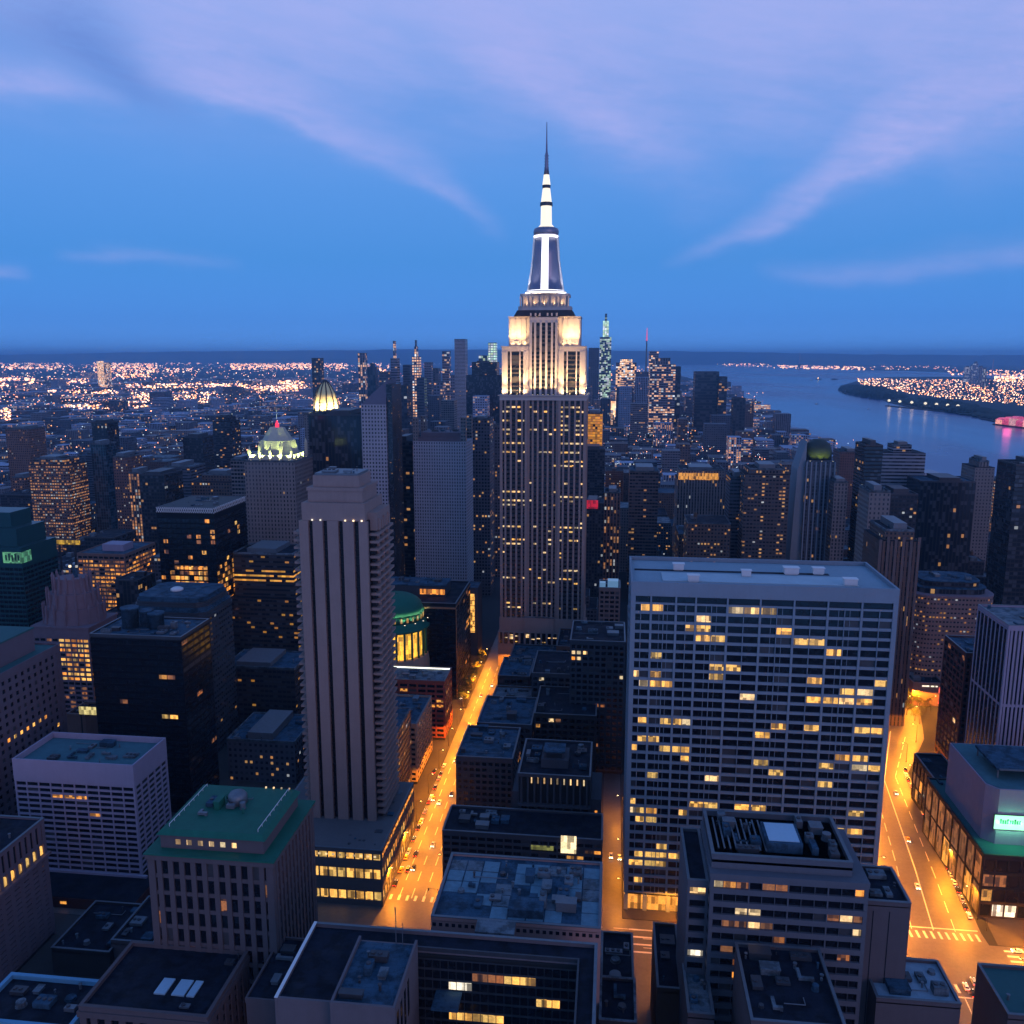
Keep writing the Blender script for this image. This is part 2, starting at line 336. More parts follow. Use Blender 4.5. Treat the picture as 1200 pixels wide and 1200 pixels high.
# ---------------------------------------------------------------- a building that is put together face by face
class Bld:
    def __init__(s, name, label, xl, xr, yt, Y, dep, base=0.0, cat='building', group=None):
        x0, z = HIT(xl, yt, Y); x1 = XAT(xr, Y, z)
        s.w, s.d, s.h = x1 - x0, dep, z - base
        s.root = empty(name, label, cat, (x0, Y, base), 0, group)
        s.X, s.Y, s.B = x0, Y, base
        s.parts = {}; s.wins = []
    def mb(s, part, mat):
        if part not in s.parts: s.parts[part] = (MB(), [])
        m, L = s.parts[part]
        if mat not in L: L.append(mat)
        return m, L.index(mat)
    def box(s, part, mat, *a, **k):
        m, i = s.mb(part, mat); m.box(*a, m=i, **k)
    def single(s, part, mat, *a, **k):               # a piece that is a mesh of its own
        m = MB(); m.box(*a, **k); return m.build(part, mat, s.root)
    def z(s, px, py, y=0.0): return HIT(px, py, s.Y + y)[1] - s.B
    def x(s, px, y=0.0, z=None): return XAT(px, s.Y + y, s.B + (s.h if z is None else z)) - s.X
    def T(s, face, at, u0, u1, o0, o1, z0, z1):
        if face == 'f': return (u0, u1, at - o1, at - o0, z0, z1)
        if face == 'r': return (at + o0, at + o1, u0, u1, z0, z1)
        return (at - o1, at - o0, u0, u1, z0, z1)
    def grid(s, face, at, u0, u1, z0, z1, cols, rows, pier, band, wall, rec=.5, pick=None, proud=.08, mullion=0, bandmat=None, out=0.0, part='wall', endpier=None, win=True):
        """piers and bands in relief with a pane in every opening; cols: number or list of fractions"""
        fr = [i / cols for i in range(cols + 1)] if isinstance(cols, int) else cols
        n = len(fr) - 1; L = u1 - u0; us = [u0 + f * L for f in fr]; hz = (z1 - z0) / rows
        o1 = out; o0 = out - rec
        PW = pier if isinstance(pier, list) else [pier] * (n + 1)
        for i, u in enumerate(us):
            pier = PW[i]; pw = pier if 0 < i < n else (endpier or pier)
            a, b = (u - pw / 2, u + pw / 2) if 0 < i < n else ((u, u + pw) if i == 0 else (u - pw, u))
            if pw > 0: s.box(part, wall, *s.T(face, at, a, b, o0, o1, z0, z1))
        if band > 0:
            for j in range(rows + 1):
                zc = z0 + j * hz; a = max(z0, zc - band / 2); b = min(z1, zc + band / 2)
                s.box(part, bandmat or wall, *s.T(face, at, u0 + .02, u1 - .02, o0, o1 - proud, a + .01, b - .01))
        if not win: return
        for i in range(n):
            a = us[i] + (PW[i] / 2 if i else (endpier or PW[0])); b = us[i + 1] - (PW[i + 1] / 2 if i < n - 1 else (endpier or PW[-1]))
            for j in range(rows):
                k = pick(i, rows - 1 - j) if pick else 'g'
                za, zb = z0 + j * hz + band / 2, z0 + (j + 1) * hz - band / 2
                s.wins.append((s.T(face, at, a, b, o0 + .03, o0 + .12, za, zb), k))
                if mullion:
                    for q in range(1, mullion + 1):
                        um = a + (b - a) * q / (mullion + 1)
                        s.box('mullion', metal_dark, *s.T(face, at, um - .09, um + .09, o0 + .12, o0 + .22, za, zb))
    def roof(s, x0, x1, y0, y1, z, par=1.2, thick=.6, deck=roof_dark, wall=None, cop=None):
        s.box('roof', deck, x0 + thick, x1 - thick, y0 + thick, y1 - thick, z - .6, z)
        if par > 0:
            a = (z - .9, z + par)
            s.box('parapet', wall, x0, x1, y0, y0 + thick, *a); s.box('parapet', wall, x0, x1, y1 - thick, y1, *a)
            s.box('parapet', wall, x0, x0 + thick, y0 + thick, y1 - thick, *a); s.box('parapet', wall, x1 - thick, x1, y0 + thick, y1 - thick, *a)
            if cop:
                c = (z + par, z + par + .25); e = .15
                s.box('coping', cop, x0 - e, x1 + e, y0 - e, y0 + thick + e, *c); s.box('coping', cop, x0 - e, x1 + e, y1 - thick - e, y1 + e, *c)
                s.box('coping', cop, x0 - e, x0 + thick + e, y0 + thick + e, y1 - thick - e, *c); s.box('coping', cop, x1 - thick - e, x1 + e, y0 + thick + e, y1 - thick - e, *c)
    def clutter(s, x0, x1, y0, y1, z, n, seed, hmax=3.5, mats=None):
        rd = random.Random(seed); used = []
        mats = mats or [metal_grey, roof_blue, metal_dark, roof_grey]
        for k in range(n * 4):
            if len(used) >= n: break
            w, d, h = rd.uniform(1.8, 7), rd.uniform(1.8, 6), rd.uniform(.8, hmax)
            if x1 - x0 < w + 1 or y1 - y0 < d + 1: continue
            x, y = rd.uniform(x0, x1 - w), rd.uniform(y0, y1 - d)
            if any(x < a[1] + .4 and x + w > a[0] - .4 and y < a[3] + .4 and y + d > a[2] - .4 for a in used): continue
            used.append((x, x + w, y, y + d)); m = MB(); t = rd.random(); mt = rd.choice(mats)
            if t < .45:
                m.box(x, x + w, y, y + d, z + .3, z + h); m.box(x + .3, x + w - .3, y + .3, y + d - .3, z, z + .3)
                cu = m.build('cooling_unit', mt, s.root)
                for q in range(int(w // 2)): m = MB(); m.cyl(x + 1 + 2 * q, y + d / 2, .7, z + h, z + h + .4, 10); m.build('fan', metal_dark, cu)
            elif t < .62:
                m.box(x, x + w, y, y + 1, z + .4, z + 1.3); m.box(x, x + 1, y + 1, y + d, z + .4, z + 1.2); m.box(x + w - .8, x + w, y + .1, y + .9, z, z + .4)
                m.build('duct', mt, s.root)
            elif t < .8:
                m.cyl(x + w / 2, y + d / 2, min(w, d) / 2.6, z + .2, z + h * .8, 14); m.cyl(x + w / 2, y + d / 2, min(w, d) / 2.2, z, z + .2, 14)
                m.build('fan_housing', mt, s.root)
            else:
                m.box(x, x + w, y, y + d, z, z + h * 1.1); m.box(x - .2, x + w + .2, y - .2, y + d + .2, z + h * 1.1, z + h * 1.1 + .25)
                m.build('stair_bulkhead', mt, s.root)
        for k in range(n // 2 + 1):                      # small vents and pipe runs
            if x1 - x0 < 4 or y1 - y0 < 4: break
            x, y = rd.uniform(x0 + .5, x1 - .5), rd.uniform(y0 + .5, y1 - .5)
            if any(a[0] - .6 < x < a[1] + .6 and a[2] - .6 < y < a[3] + .6 for a in used): continue
            m = MB(); r_ = rd.uniform(.2, .45); m.cyl(x, y, r_, z, z + rd.uniform(.8, 1.7), 8); m.cyl(x, y, r_ * 1.5, z + 1.75, z + 2.0, 8); m.build('vent', rd.choice(mats), s.root)
        if n > 4:
            for k in range(2):
                y = rd.uniform(y0 + .6, y1 - .6); xa = rd.uniform(x0, (x0 + x1) / 2); xb = min(x1, xa + rd.uniform(5, 16))
                if any(xa < a[1] and xb > a[0] and a[2] - .3 < y < a[3] + .3 for a in used): continue
                m = MB(); m.rod((xa, y, z + .45), (xb, y, z + .45), .16, 6); m.rod((xb, y, z + .45), (xb, min(y + 3, y1), z + .45), .16, 6); m.build('pipe', metal_grey, s.root)
    def finish(s, limit=100):
        made = {}
        for part, (m, L) in s.parts.items(): made[part] = m.build(part.split('#')[0], L, s.root)
        for a, q in (('parapet', 'roof'), ('coping', 'roof'), ('mullion', 'wall')):
            if made.get(a) and made.get(q): made[a].parent = made[q]
        def key(w):
            b = w[0]; c = (s.X + (b[0] + b[1]) / 2, s.Y + (b[2] + b[3]) / 2, s.B + (b[4] + b[5]) / 2)
            p = PR(*c); off = not (0 < p[0] < 1200 and 0 < p[1] < 1200)
            ar = max(b[1] - b[0], b[3] - b[2]) * (b[5] - b[4])
            return (off, -(ar / ((c[0]) ** 2 + c[1] ** 2 + (c[2] - EYE) ** 2)) * (1.15 if w[1] not in 'gb' else 1))
        ws = sorted(s.wins, key=key)
        for b, k in ws[:limit]:
            m = MB(); m.box(*b); m.build('window', MW[k], s.root, WL.get(k))
        rest = ws[limit:]
        if rest:
            m = MB(); L = []
            for b, k in rest:
                if MW[k] not in L: L.append(MW[k])
                m.box(*b, m=L.index(MW[k]))
            m.build('glazing', L, s.root, kind='stuff')
        return s

def lit_pick(p, kinds='yyyap', seed=1, rowbias=.0, clump=True, blind=.1):
    rd = random.Random(seed); st = {}
    def f(i, j):
        rb = st.setdefault(j, rd.random()); pr = p * ((1 - rowbias) + rowbias * 3.2 * rb ** 2.2)
        prev = st.get((i - 1, j))
        if clump and prev: pr = max(pr, .5)
        on = rd.random() < pr; st[(i, j)] = on
        if on: return rd.choice(kinds)
        return 'b' if rd.random() < blind else 'g'
    return f
# ================================================================ THE SETTING
def structure(o, kind='structure'):
    o['kind'] = kind; return o
asphalt = plain('asphalt', (.085, .08, .075), .5, var=.75, scale=.07, spec=.5)
ground_m = plain('city_ground', (.018, .02, .024), .9, var=.5, scale=.02)
pave_m = plain('pavement_concrete', (.055, .05, .048), .85, var=.35, scale=.3)
paint_m = plain('road_paint', (.62, .58, .48), .6, var=.3, scale=.8)
land_m = plain('far_land', (.022, .03, .035), .95, var=.5, scale=.002)
hill_m = plain('far_hill', (.03, .045, .05), .95, var=.3, scale=.0006)

shore = [G(*p) for p in ((1500, 690), (1200, 606), (1100, 570), (1000, 540), (950, 514), (905, 487), (870, 468), (845, 452), (800, 441), (740, 436), (700, 431), (640, 427), (560, 423))]
m = MB(); poly = [(-30000, -60), (1500, -60)] + shore + [(-6000, 38000), (-30000, 38000)]
m.solid(poly, -6, 0); structure(m.build('ground', ground_m))
wm, t, p = bsdf('water_surface')
p.inputs['Base Color'].default_value = (.015, .08, .22, 1); p.inputs['Roughness'].default_value = .12; p.inputs['IOR'].default_value = 1.33
g = t.new('ShaderNodeTexCoord'); mp = t.new('ShaderNodeMapping'); mp.inputs['Scale'].default_value = (.02, .006, .02); t.l.new(g.outputs['Object'], mp.inputs[0])
bp = t.new('ShaderNodeBump'); bp.inputs['Strength'].default_value = .07; bp.inputs['Distance'].default_value = 2.0
t.put(bp.inputs['Height'], t.noise(mp.outputs[0], 1.0, 6.0, .6)); t.l.new(bp.outputs[0], p.inputs['Normal'])
t.put(p.inputs['Roughness'], t.ss(t.noise(mp.outputs[0], .06, 3.0), .35, .7, .16, .34))
m = MB(); m.box(-32000, 32000, 200, 39500, -9, -2); structure(m.build('water', wm))
def land(name, px, z=0.0, mat=land_m):
    m = MB(); pts = [G(*q) for q in px]
    ar = sum(pts[i][0] * pts[(i + 1) % len(pts)][1] - pts[(i + 1) % len(pts)][0] * pts[i][1] for i in range(len(pts)))
    m.solid(pts if ar > 0 else pts[::-1], -6, z); return structure(m.build(name, mat))
land('far_shore', [(838, 424.2), (930, 428.5), (1016, 434), (1060, 434.5), (1130, 437), (1320, 443), (1320, 424.5), (1000, 424.8), (838, 423.4)])
isl = land('headland', [(982, 457), (990, 461.5), (1030, 466), (1040, 471), (1065, 477), (1128, 483), (1150, 491), (1200, 501), (1330, 516), (1330, 447), (1100, 441.5), (1040, 442), (1004, 447), (985, 452)], z=2.0)
m = MB(); rd = random.Random(3)
V = []; n = 90; ridge = [(-250, 417), (0, 416), (150, 413), (300, 411), (500, 409.5), (700, 410.5), (850, 412), (960, 414.5), (1100, 416), (1450, 416.5)]
for i in range(n + 1):
    px = -250 + 1700 * i / n; k = max(j for j in range(len(ridge) - 1) if ridge[j][0] <= px or j == 0)
    (a, ya), (b, yb) = ridge[k], ridge[min(k + 1, len(ridge) - 1)]; y = ya + (yb - ya) * (px - a) / max(1, b - a) + rd.uniform(-.5, .5)
    x, z = HIT(px, y, 31000); V += [(x, 30000, -4), (x, 31000, max(20, z)), (x, 36000, -4)]
Fc = []
for i in range(n):
    for j in (0, 1): Fc.append((3 * i + j, 3 * i + 3 + j, 3 * i + 4 + j, 3 * i + 1 + j))
m.idx(V, Fc, 0, True); structure(m.build('hills', hill_m))

# streets (sheets a little above the ground) and kerbed pavements
def sheet(name, poly, mat, z, kind='structure'):
    m = MB(); m.face([(x, y, z) for x, y in poly]); return structure(m.build(name, mat), kind)
AVL, AVR = -103.0, -79.0
sheet('avenue', [(AVL, 40), (AVR, 40), (AVR, 1700), (AVL, 1700)], asphalt, .03)
sheet('cross_street', [(-700, 338), (700, 338), (700, 364), (-700, 364)], asphalt, .06)
bl = [(118, 230), (128, 372), (140, 436), (152, 505), (176, 600), (205, 700), (262, 900)]
br = [(172, 230), (169, 372), (173, 407), (187, 528), (214, 580), (244, 690), (292, 900)]
sheet('diagonal_avenue', bl[::1] [0:0] + [(x, y) for x, y in br] + [(x, y) for x, y in bl[::-1]], asphalt, .09)
sheet('lane', [(-1, 364), (9, 364), (9, 900), (-1, 900)], asphalt, .03)
sheet('side_street', [(13, 150), (29, 150), (29, 338), (13, 338)], asphalt, .03)
def pavement(poly):
    m = MB(); m.solid(poly, -.2, .16); structure(m.build('pavement', pave_m))
pavement([(-79, 364.4), (-1.3, 364.4), (-1.3, 620), (-79, 620)])
pavement([(9.3, 364.4), (125, 364.4), (137, 436), (149, 505), (9.3, 505)])
pavement([(-400, 364.4), (-103.3, 364.4), (-103.3, 690), (-400, 690)])
pavement([(-79, 100), (12.7, 100), (12.7, 337.6), (-79, 337.6)])
pavement([(29.3, 150), (112, 150), (119, 337.6), (29.3, 337.6)])
pavement([(173, 364.4), (420, 364.4), (420, 560), (216, 560), (191, 528), (177, 407)])
pavement([(176, 200), (420, 200), (420, 337.6), (174, 337.6)])
pavement([(-400, 150), (-103.3, 150), (-103.3, 337.6), (-400, 337.6)])
# painted markings
def strip(a, b, w, z=.13, dash=None):
    a, b = Vector(a), Vector(b); L = (b - a).length; d = (b - a) / L; s = Vector((-d.y, d.x)) * w / 2
    m = MB(); t0 = 0
    while t0 < L:
        t1 = min(L, t0 + (dash[0] if dash else L)); p, q = a + d * t0, a + d * t1
        m.face([(*(p - s), z), (*(q - s), z), (*(q + s), z), (*(p + s), z)]); t0 += (dash[0] + dash[1]) if dash else L
    return structure(m.build('lane_marking', paint_m))
for k in (.27, .5, .73):
    for (p0, q0, p1, q1) in [(bl[i], br[i], bl[i + 1], br[i + 1]) for i in (1, 2, 3)]:
        f = lambda p, q: (p[0] + (q[0] - p[0]) * k, p[1] + (q[1] - p[1]) * k)
        strip(f(p0, q0), f(p1, q1), .5 if k == .5 else .35, dash=None if k == .5 else (9, 5))
for x in (-97, -91, -85): strip((x, 368), (x, 690), .35, .07, (8, 6))
for y in (345, 351, 357): strip((-60, y), (124, y), .35, .10, (8, 5)); strip((178, y), (420, y), .35, .10, (8, 5))
for k in range(12): strip((131 + k * 3.2, 366), (131 + k * 3.2, 371), 1.1); strip((121 + k * 4.0, 332), (121 + k * 4.0, 337), 1.2)
for k in range(7): strip((174, 341 + k * 3.3), (179, 341 + k * 3.3), 1.1); strip((119, 341 + k * 3.3), (124, 341 + k * 3.3), 1.1)
for k in range(6): strip((-101 + k * 4, 366), (-101 + k * 4, 370), 1.2, .10)
for k in range(4): strip((12, 342 + k * 5), (28, 342 + k * 5), 1.0, .10)
strip((128, 373.5), (168, 373.5), .7); strip((120, 329.5), (168, 329.5), .7)
strip((140, 240), (146, 330), .35); strip((156, 240), (158, 330), .35, dash=(8, 5))

# the air over the city
hz = bpy.data.materials.new('haze_air'); hz.use_nodes = True; hn = NT(hz.node_tree)
hn.n.remove(hn.n['Principled BSDF']); pv = hn.new('ShaderNodeVolumePrincipled'); pv.inputs['Color'].default_value = (.36, .66, 1.0, 1); pv.inputs['Density'].default_value = HAZE = 5.6e-5; pv.inputs['Anisotropy'].default_value = .55
hn.l.new(pv.outputs[0], hn.n['Material Output'].inputs['Volume'])
m = MB(); m.box(-33000, 33000, -700, 40000, -10, 480)
structure(m.build('haze', hz), 'stuff')
# ================================================================ THE LANDMARK AND THE BUILDINGS ONE CAN NAME
limestone = plain('limestone', (.40, .35, .33), .8, var=.25, scale=.15); limestone_shaded = plain('limestone_shaded_tone', (.26, .19, .17), .8, var=.25, scale=.15)  # shaft copy of the same limestone, darkened in colour as if out of floodlight
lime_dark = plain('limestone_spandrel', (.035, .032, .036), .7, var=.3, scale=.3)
def spot(parent, loc, target, power, size=1.2, blend=.6, col=(1, .62, .26), rad=.4, angle=70):
    l = bpy.data.lights.new('floodlight_beam', 'SPOT'); o = bpy.data.objects.new('floodlight_beam', l); COL.objects.link(o)
    l.energy = power; l.color = col; l.spot_size = R(angle); l.spot_blend = blend; l.shadow_soft_size = rad
    o.parent = parent; o.location = loc; o.rotation_euler = (Vector(target) - Vector(loc)).to_track_quat('-Z', 'Y').to_euler(); return o
flood_case = plain('floodlight_case', (.1, .1, .1), .5)
flood_lens = glow('floodlight_lens', (1, .82, .55), 3.0, room=False)
def flood(b, x, y, z, tx, ty, tz, power, **k):
    m = MB(); m.box(x - .5, x + .5, y - .4, y + .4, z, z + .5); m.box(x - .4, x + .4, y - .3, y + .3, z + .5, z + .56, m=1)
    o = m.build('floodlight', [flood_case, flood_lens], b.root)
    spot(b.root, (x, y, z + .7), (tx, ty, tz), power, **k)

# ---- the floodlit stone skyscraper with a spire
b = Bld('skyscraper', 'tallest stone skyscraper with floodlit golden top, white lit mast and needle spire', 585.5, 687.5, 463, 690, 46, cat='skyscraper')
w, h = b.w, b.h
U = w / 102.0                                     # metres to a unit of the elevation
zt = lambda y: b.z(636, y)
b.box('core', lime_dark, .9, w - .9, 2.3, 45.2, 0, h - 1.0)
rd = random.Random(5)
litrows = {4: .8, 5: .5, 6: .7, 7: .5, 9: .8, 11: .8, 12: .7, 13: .4, 14: .7, 16: .5, 18: .25, 20: .95, 21: 1, 22: 1, 23: .8, 27: .5, 28: .8, 29: .7, 31: .6, 32: .8, 34: .35, 38: .35, 40: .7, 41: .5, 46: .5, 47: .35, 50: .4, 1: .8, 2: .7, 3: .35}
def epick(side):
    def f(i, j):
        q = litrows.get(j, .015) * (1 if side != 'c' else .25)
        q *= {0: 1}.get(0, 1)
        r2 = random.Random(j * 31 + (7 if side == 'l' else 3)).random()
        if side != 'c' and r2 < .3: q *= .15
        return rd.choice('ppy') if rd.random() < q else 'g'
    return f
zb = zt(725)
for face_side, u0, u1, n_, ep in (('l', 0, 33 * U, 5, 2.2), ('c', 33 * U, 69 * U, 6, 1.6), ('r', 69 * U, w, 5, 2.2)):
    b.grid('f', 1.3 if face_side == 'c' else 0.0, u0, u1, zb, h - 4, n_, 50, 1.55, 2.2, limestone_shaded, rec=.8, proud=.55, pick=epick(face_side), endpier=ep, bandmat=lime_dark)
b.grid('r', w, .05, 46, zb, h - 4, 9, 50, 1.6, 2.2, limestone_shaded, rec=.7, proud=.5, pick=epick('r'), endpier=3, bandmat=lime_dark, out=.05, win=True)
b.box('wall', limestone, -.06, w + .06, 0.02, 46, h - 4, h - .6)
b.box('ledge', limestone, -1.4, w + 1.4, -1.4, 47, h - .6, h)
# lower block stepping out
b.box('base', limestone_shaded, -1.6, w + 1.6, -2.4, 47, 0, zb - 12); 
b.grid('f', -2.4, -1.6, w + 1.6, 20, zb - 12, 16, 12, 1.7, 1.6, limestone_shaded, rec=.05, out=.5, pick=epick('c'), bandmat=lime_dark, proud=.2)
b.box('base', limestone_shaded, -.6, w + .6, -.9, 46.5, zb - 12, zb)
b.box('base', limestone_shaded, 30 * U, 66 * U, -2.6, -1.0, zb - 11.9, zb + 2)
b.box('base_ledge', roof_grey, 28 * U, 66 * U, -3.0, -2.7, zb + 1.2, zb + 2.2)
b.box('wing', limestone_shaded, -14, -1.7, 4, 44, 0, zb - 50); b.box('wing#2', limestone_shaded, w + 1.7, w + 12, 4, 44, 0, zb - 62)
# floodlit upper stage
z1 = zt(407); y0 = 3.6
def stage(x0, x1, ya, z0_, z1_, n, pier, end, rows, gl='g', part='upper_wall'):
    b.grid('f', ya, x0, x1, z0_, z1_, n, rows, pier, 1.2, limestone, rec=.7, proud=.5, bandmat=lime_dark, endpier=end, part=part, pick=lambda i, j: rd.choice('gggb'))
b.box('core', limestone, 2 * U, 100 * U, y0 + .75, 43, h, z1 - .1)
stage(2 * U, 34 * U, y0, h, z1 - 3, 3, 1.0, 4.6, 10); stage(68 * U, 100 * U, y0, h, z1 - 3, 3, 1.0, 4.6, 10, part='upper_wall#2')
b.box('upper_wall', limestone, 2 * U, 34 * U, y0 + .1, 8, z1 - 3, z1); b.box('upper_wall#2', limestone, 68 * U, 100 * U, y0 + .1, 8, z1 - 3, z1)
b.box('ledge#2', limestone, 1 * U, 34.4 * U, y0 - .7, 9, z1, z1 + 1.0); b.box('ledge#3', limestone, 67.6 * U, 101 * U, y0 - .7, 9, z1, z1 + 1.0)
z2 = zt(371.5); y1 = y0 + 7
b.box('core', limestone, 9 * U, 93 * U, y1 + .75, 40, z1, z2 - .1)
b.box('upper_wall#3', limestone, 9 * U, 34.5 * U, y1, y1 + .7, z1 + 1, z2 - .2); b.box('upper_wall#4', limestone, 67.5 * U, 93 * U, y1, y1 + .7, z1 + 1, z2 - .2)
stage(34.6 * U, 67.4 * U, y0 - 1.0, h, z2 - 4, 5, 1.7, 2.0, 18, part='central_bay')
b.box('central_bay', limestone, 34.6 * U, 67.4 * U, y0 - .9, y1 + .7, z2 - 4, z2); b.box('core', limestone, 35.0 * U, 67.0 * U, y0 - .2, y1 + .7, z1, z2 - 4)
b.box('ledge#4', limestone, 8.4 * U, 93.6 * U, y1 - .9, 41, z2, z2 + .9)
for x in (6, 17, 28, 74, 85, 96): spot(b.root, (x * U, -1.2, h + .8), (x * U, y0, h + 34), 150000, angle=54, blend=1.0)
for x in (14, 24, 78, 88): spot(b.root, (x * U, y0 - .4, z1 + 1.6), (x * U, y1, z1 + 24), 62000, angle=88, blend=1.0)
for x in (41, 51, 61): spot(b.root, (x * U, -1.2, h + .8), (x * U, y0 - 1, h + 52), 190000, angle=46, blend=1.0)
for x in (4, 12, 20, 28, 74, 82, 90, 98): flood(b, x * U, 1.3, h, x * U, y0 + 1, h + 12, 11500, angle=150, blend=1.0)
for x in (39, 45, 51, 57, 63): flood(b, x * U, -.2, h, x * U, y0 + 2, h + 34, 26000, angle=60)
for x in (14, 21, 28, 74, 81, 88): flood(b, x * U, y0 + 5.0, z1 + 1, x * U, y1, z1 + 9, 4200, angle=150, blend=1.0)
for y in (10, 24, 38): flood(b, w + .4, y, h, 98 * U, y, h + 26, 26000)
for x in (11, 17, 23, 29, 73, 79, 85, 91): b.single('pilaster', limestone, x * U - .55, x * U + .55, y1 - .55, y1 - .01, z1 + 1.02, z2 - 1.2)
for x in (36, 41.5, 46.5, 55.5, 60.5, 66): b.single('finial', limestone, x * U - .6, x * U + .6, y0 - 1.0, y0 + .2, z2 + .92, z2 + 3.2)
# dark tiered crown under the mast
z3 = zt(358); z4 = zt(343); cx = 51 * U; cy = 22.0
def oct_(hw, hd, c=.25): return [(cx - hw, cy - hd * (1 - c)), (cx - hw * (1 - c), cy - hd), (cx + hw * (1 - c), cy - hd), (cx + hw, cy - hd * (1 - c)), (cx + hw, cy + hd * (1 - c)), (cx + hw * (1 - c), cy + hd), (cx - hw * (1 - c), cy + hd), (cx - hw, cy + hd * (1 - c))]
m = MB(); m.solid(oct_(36 * U, 14.5, .12), z2 + .9, z3 - 3, 0, oct_(32 * U, 13, .12)); m.build('crown', lime_dark, b.root)
m = MB(); m.solid(oct_(31 * U, 12.6, .15), z3 - 3, z3); m.solid(oct_(27 * U, 12, .15), z3, z4 - 2); m.solid(oct_(29 * U, 12.4, .15), z4 - 2, z4); 
for k in range(15): m.box(cx - 28 * U + k * 4 * U - .5, cx - 28 * U + k * 4 * U + .5, cy - 13.2, cy - 12.0, z3, z4 - 2)
m.build('observation_deck', limestone, b.root)
for x in (30, 40, 51, 62, 72): flood(b, x * U, cy - 14.4, z3 + .0, x * U, cy - 12.2, z4 + 4, 2600, angle=110)
mast_white = glow('lit_mast_glass', (.95, .93, 1.0), 2.6, room=False); mast_metal = plain('mast_metal', (.19, .19, .26), .35, .6, var=.2)
z5 = zt(272); z6 = zt(262)
m = MB(); m.lathe(cx, cy, [(24 * U, z4), (24 * U, z4 + 2.5), (20.5 * U, z4 + 3), (18 * U, z4 + 12), (15 * U, z4 + 30), (13 * U, z5)], 24); m.build('mast', mast_metal, b.root)
m = MB()                                           # glowing glass shaft and fins
m.solid([(cx - 4.2 * U, cy - 20.5 * U - .4), (cx + 4.2 * U, cy - 20.5 * U - .4), (cx + 4.2 * U, cy), (cx - 4.2 * U, cy)], z4 + 3, z5 - 1, 0, [(cx - 3.6 * U, cy - 13 * U - .4), (cx + 3.6 * U, cy - 13 * U - .4), (cx + 3.6 * U, cy), (cx - 3.6 * U, cy)])
m.build('lit_glass_strip', mast_white, b.root, 'white glowing glass strip')
for sg in (-1, 1):
    m = MB(); f = lambda r: [(cx + sg * r - .8, cy - 3), (cx + sg * r + .8, cy - 3), (cx + sg * r + .8, cy + 3), (cx + sg * r - .8, cy + 3)]
    m.solid(f(20.6 * U), z4 + 2.6, z4 + 26, 0, f(15.2 * U)); m.solid(f(15.2 * U), z4 + 26, z5, 0, f(13.4 * U)); m.build('fin', steel_white, b.root)
for a in (-1, 1):
    flood(b, cx + a * 15 * U, cy - 24 * U, z4, cx + a * 11 * U, cy, z5, 30000, col=(.9, .88, 1.0), angle=50)
    flood(b, cx + a * 24 * U, cy - 10 * U, z4, cx + a * 14 * U, cy, z5 - 6, 16000, col=(.9, .88, 1.0), angle=50)
m = MB(); m.lathe(cx, cy, [(13.4 * U, z5), (14.5 * U, z5 + 1.2), (15 * U, z6 - 3), (14 * U, z6 - 1), (11 * U, z6)], 20); m.build('upper_deck', mast_metal, b.root)
m = MB(); m.lathe(cx, cy, [(24.6 * U, z4 + .3), (23.6 * U, z4 + 2.6), (20.8 * U, z4 + 3.1)], 24); m.build('light_ring', mast_white, b.root)
m = MB(); m.lathe(cx, cy, [(14.4 * U, z5 - 1.6), (14.9 * U, z5 - .2), (13.3 * U, z5 + .1)], 20); m.build('light_ring', mast_white, b.root)
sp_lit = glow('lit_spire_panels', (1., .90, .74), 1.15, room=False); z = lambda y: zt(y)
def ring(name, ya, yb, ra, rb, mat, n=12):
    m = MB(); m.lathe(cx, cy, [(ra * U, z(ya)), (rb * U, z(yb))], n, smooth=False); m.build(name, mat, b.root)
ring('lit_spire_stage', 261.5, 258.5, 9.5, 7, sp_lit); ring('lit_spire_stage', 258.5, 236, 6.6, 6.2, sp_lit); ring('collar', 236, 231.5, 7.4, 7.2, metal_dark)
ring('lit_spire_stage', 231.5, 214.5, 6.3, 4.3, sp_lit); ring('collar', 214.5, 210.5, 4.6, 4.9, metal_dark); ring('lit_spire_stage', 210.5, 198, 4.7, 3.2, sp_lit)
m = MB(); m.lathe(cx, cy, [(3.2 * U, z(198)), (2.0 * U, z(186)), (1.7 * U, z(172)), (1.2 * U, z(171)), (.75 * U, z(155)), (.35 * U, z(134))], 8); m.build('needle', mast_metal, b.root)
for k in range(7): m = MB(); m.box(cx - 2.6 * U, cx + 2.6 * U, cy - .25, cy + .25, z(197 - 3.6 * k), z(197 - 3.6 * k) + .5); m.build('antenna_arm', metal_dark, b.root)
b.clutter(4, 30 * U, 1.2, 2.9, h, 0, 1)
b.finish(100)

# ---- wide pale slab office tower
trav = plain('pale_travertine', (.18, .225, .27), .75, var=.22, scale=.08); slabdark = plain('slab_core', (.015, .017, .02), .6)
b = Bld('office_tower', 'wide pale concrete slab office tower with a grid of scattered yellow lit windows', 740, 1054.5, 682, 371, 50, cat='office tower')
ybot = b.h * .972
b.box('core', slabdark, .5, b.w - .5, 1.3, b.d - .1, 0, b.h - 2.5)
zr = b.z(740, 697.5); zr2 = b.z(740, 706)
cols = [0, .078, .174, .25, .37, .494, .62, .745, .87, 1]
col2 = [0.0]; pw2 = [2.0]
for a_, c_ in zip(cols, cols[1:]): col2 += [(a_ + c_) / 2, c_]; pw2 += [.3, .95]
b.grid('f', 0, 0, b.w, 9, zr2, col2, 32, pw2, 1.3, trav, rec=1.1, proud=.25, pick=lit_pick(.115, 'yyyyyp', 21, .7, clump=True), endpier=2.0)
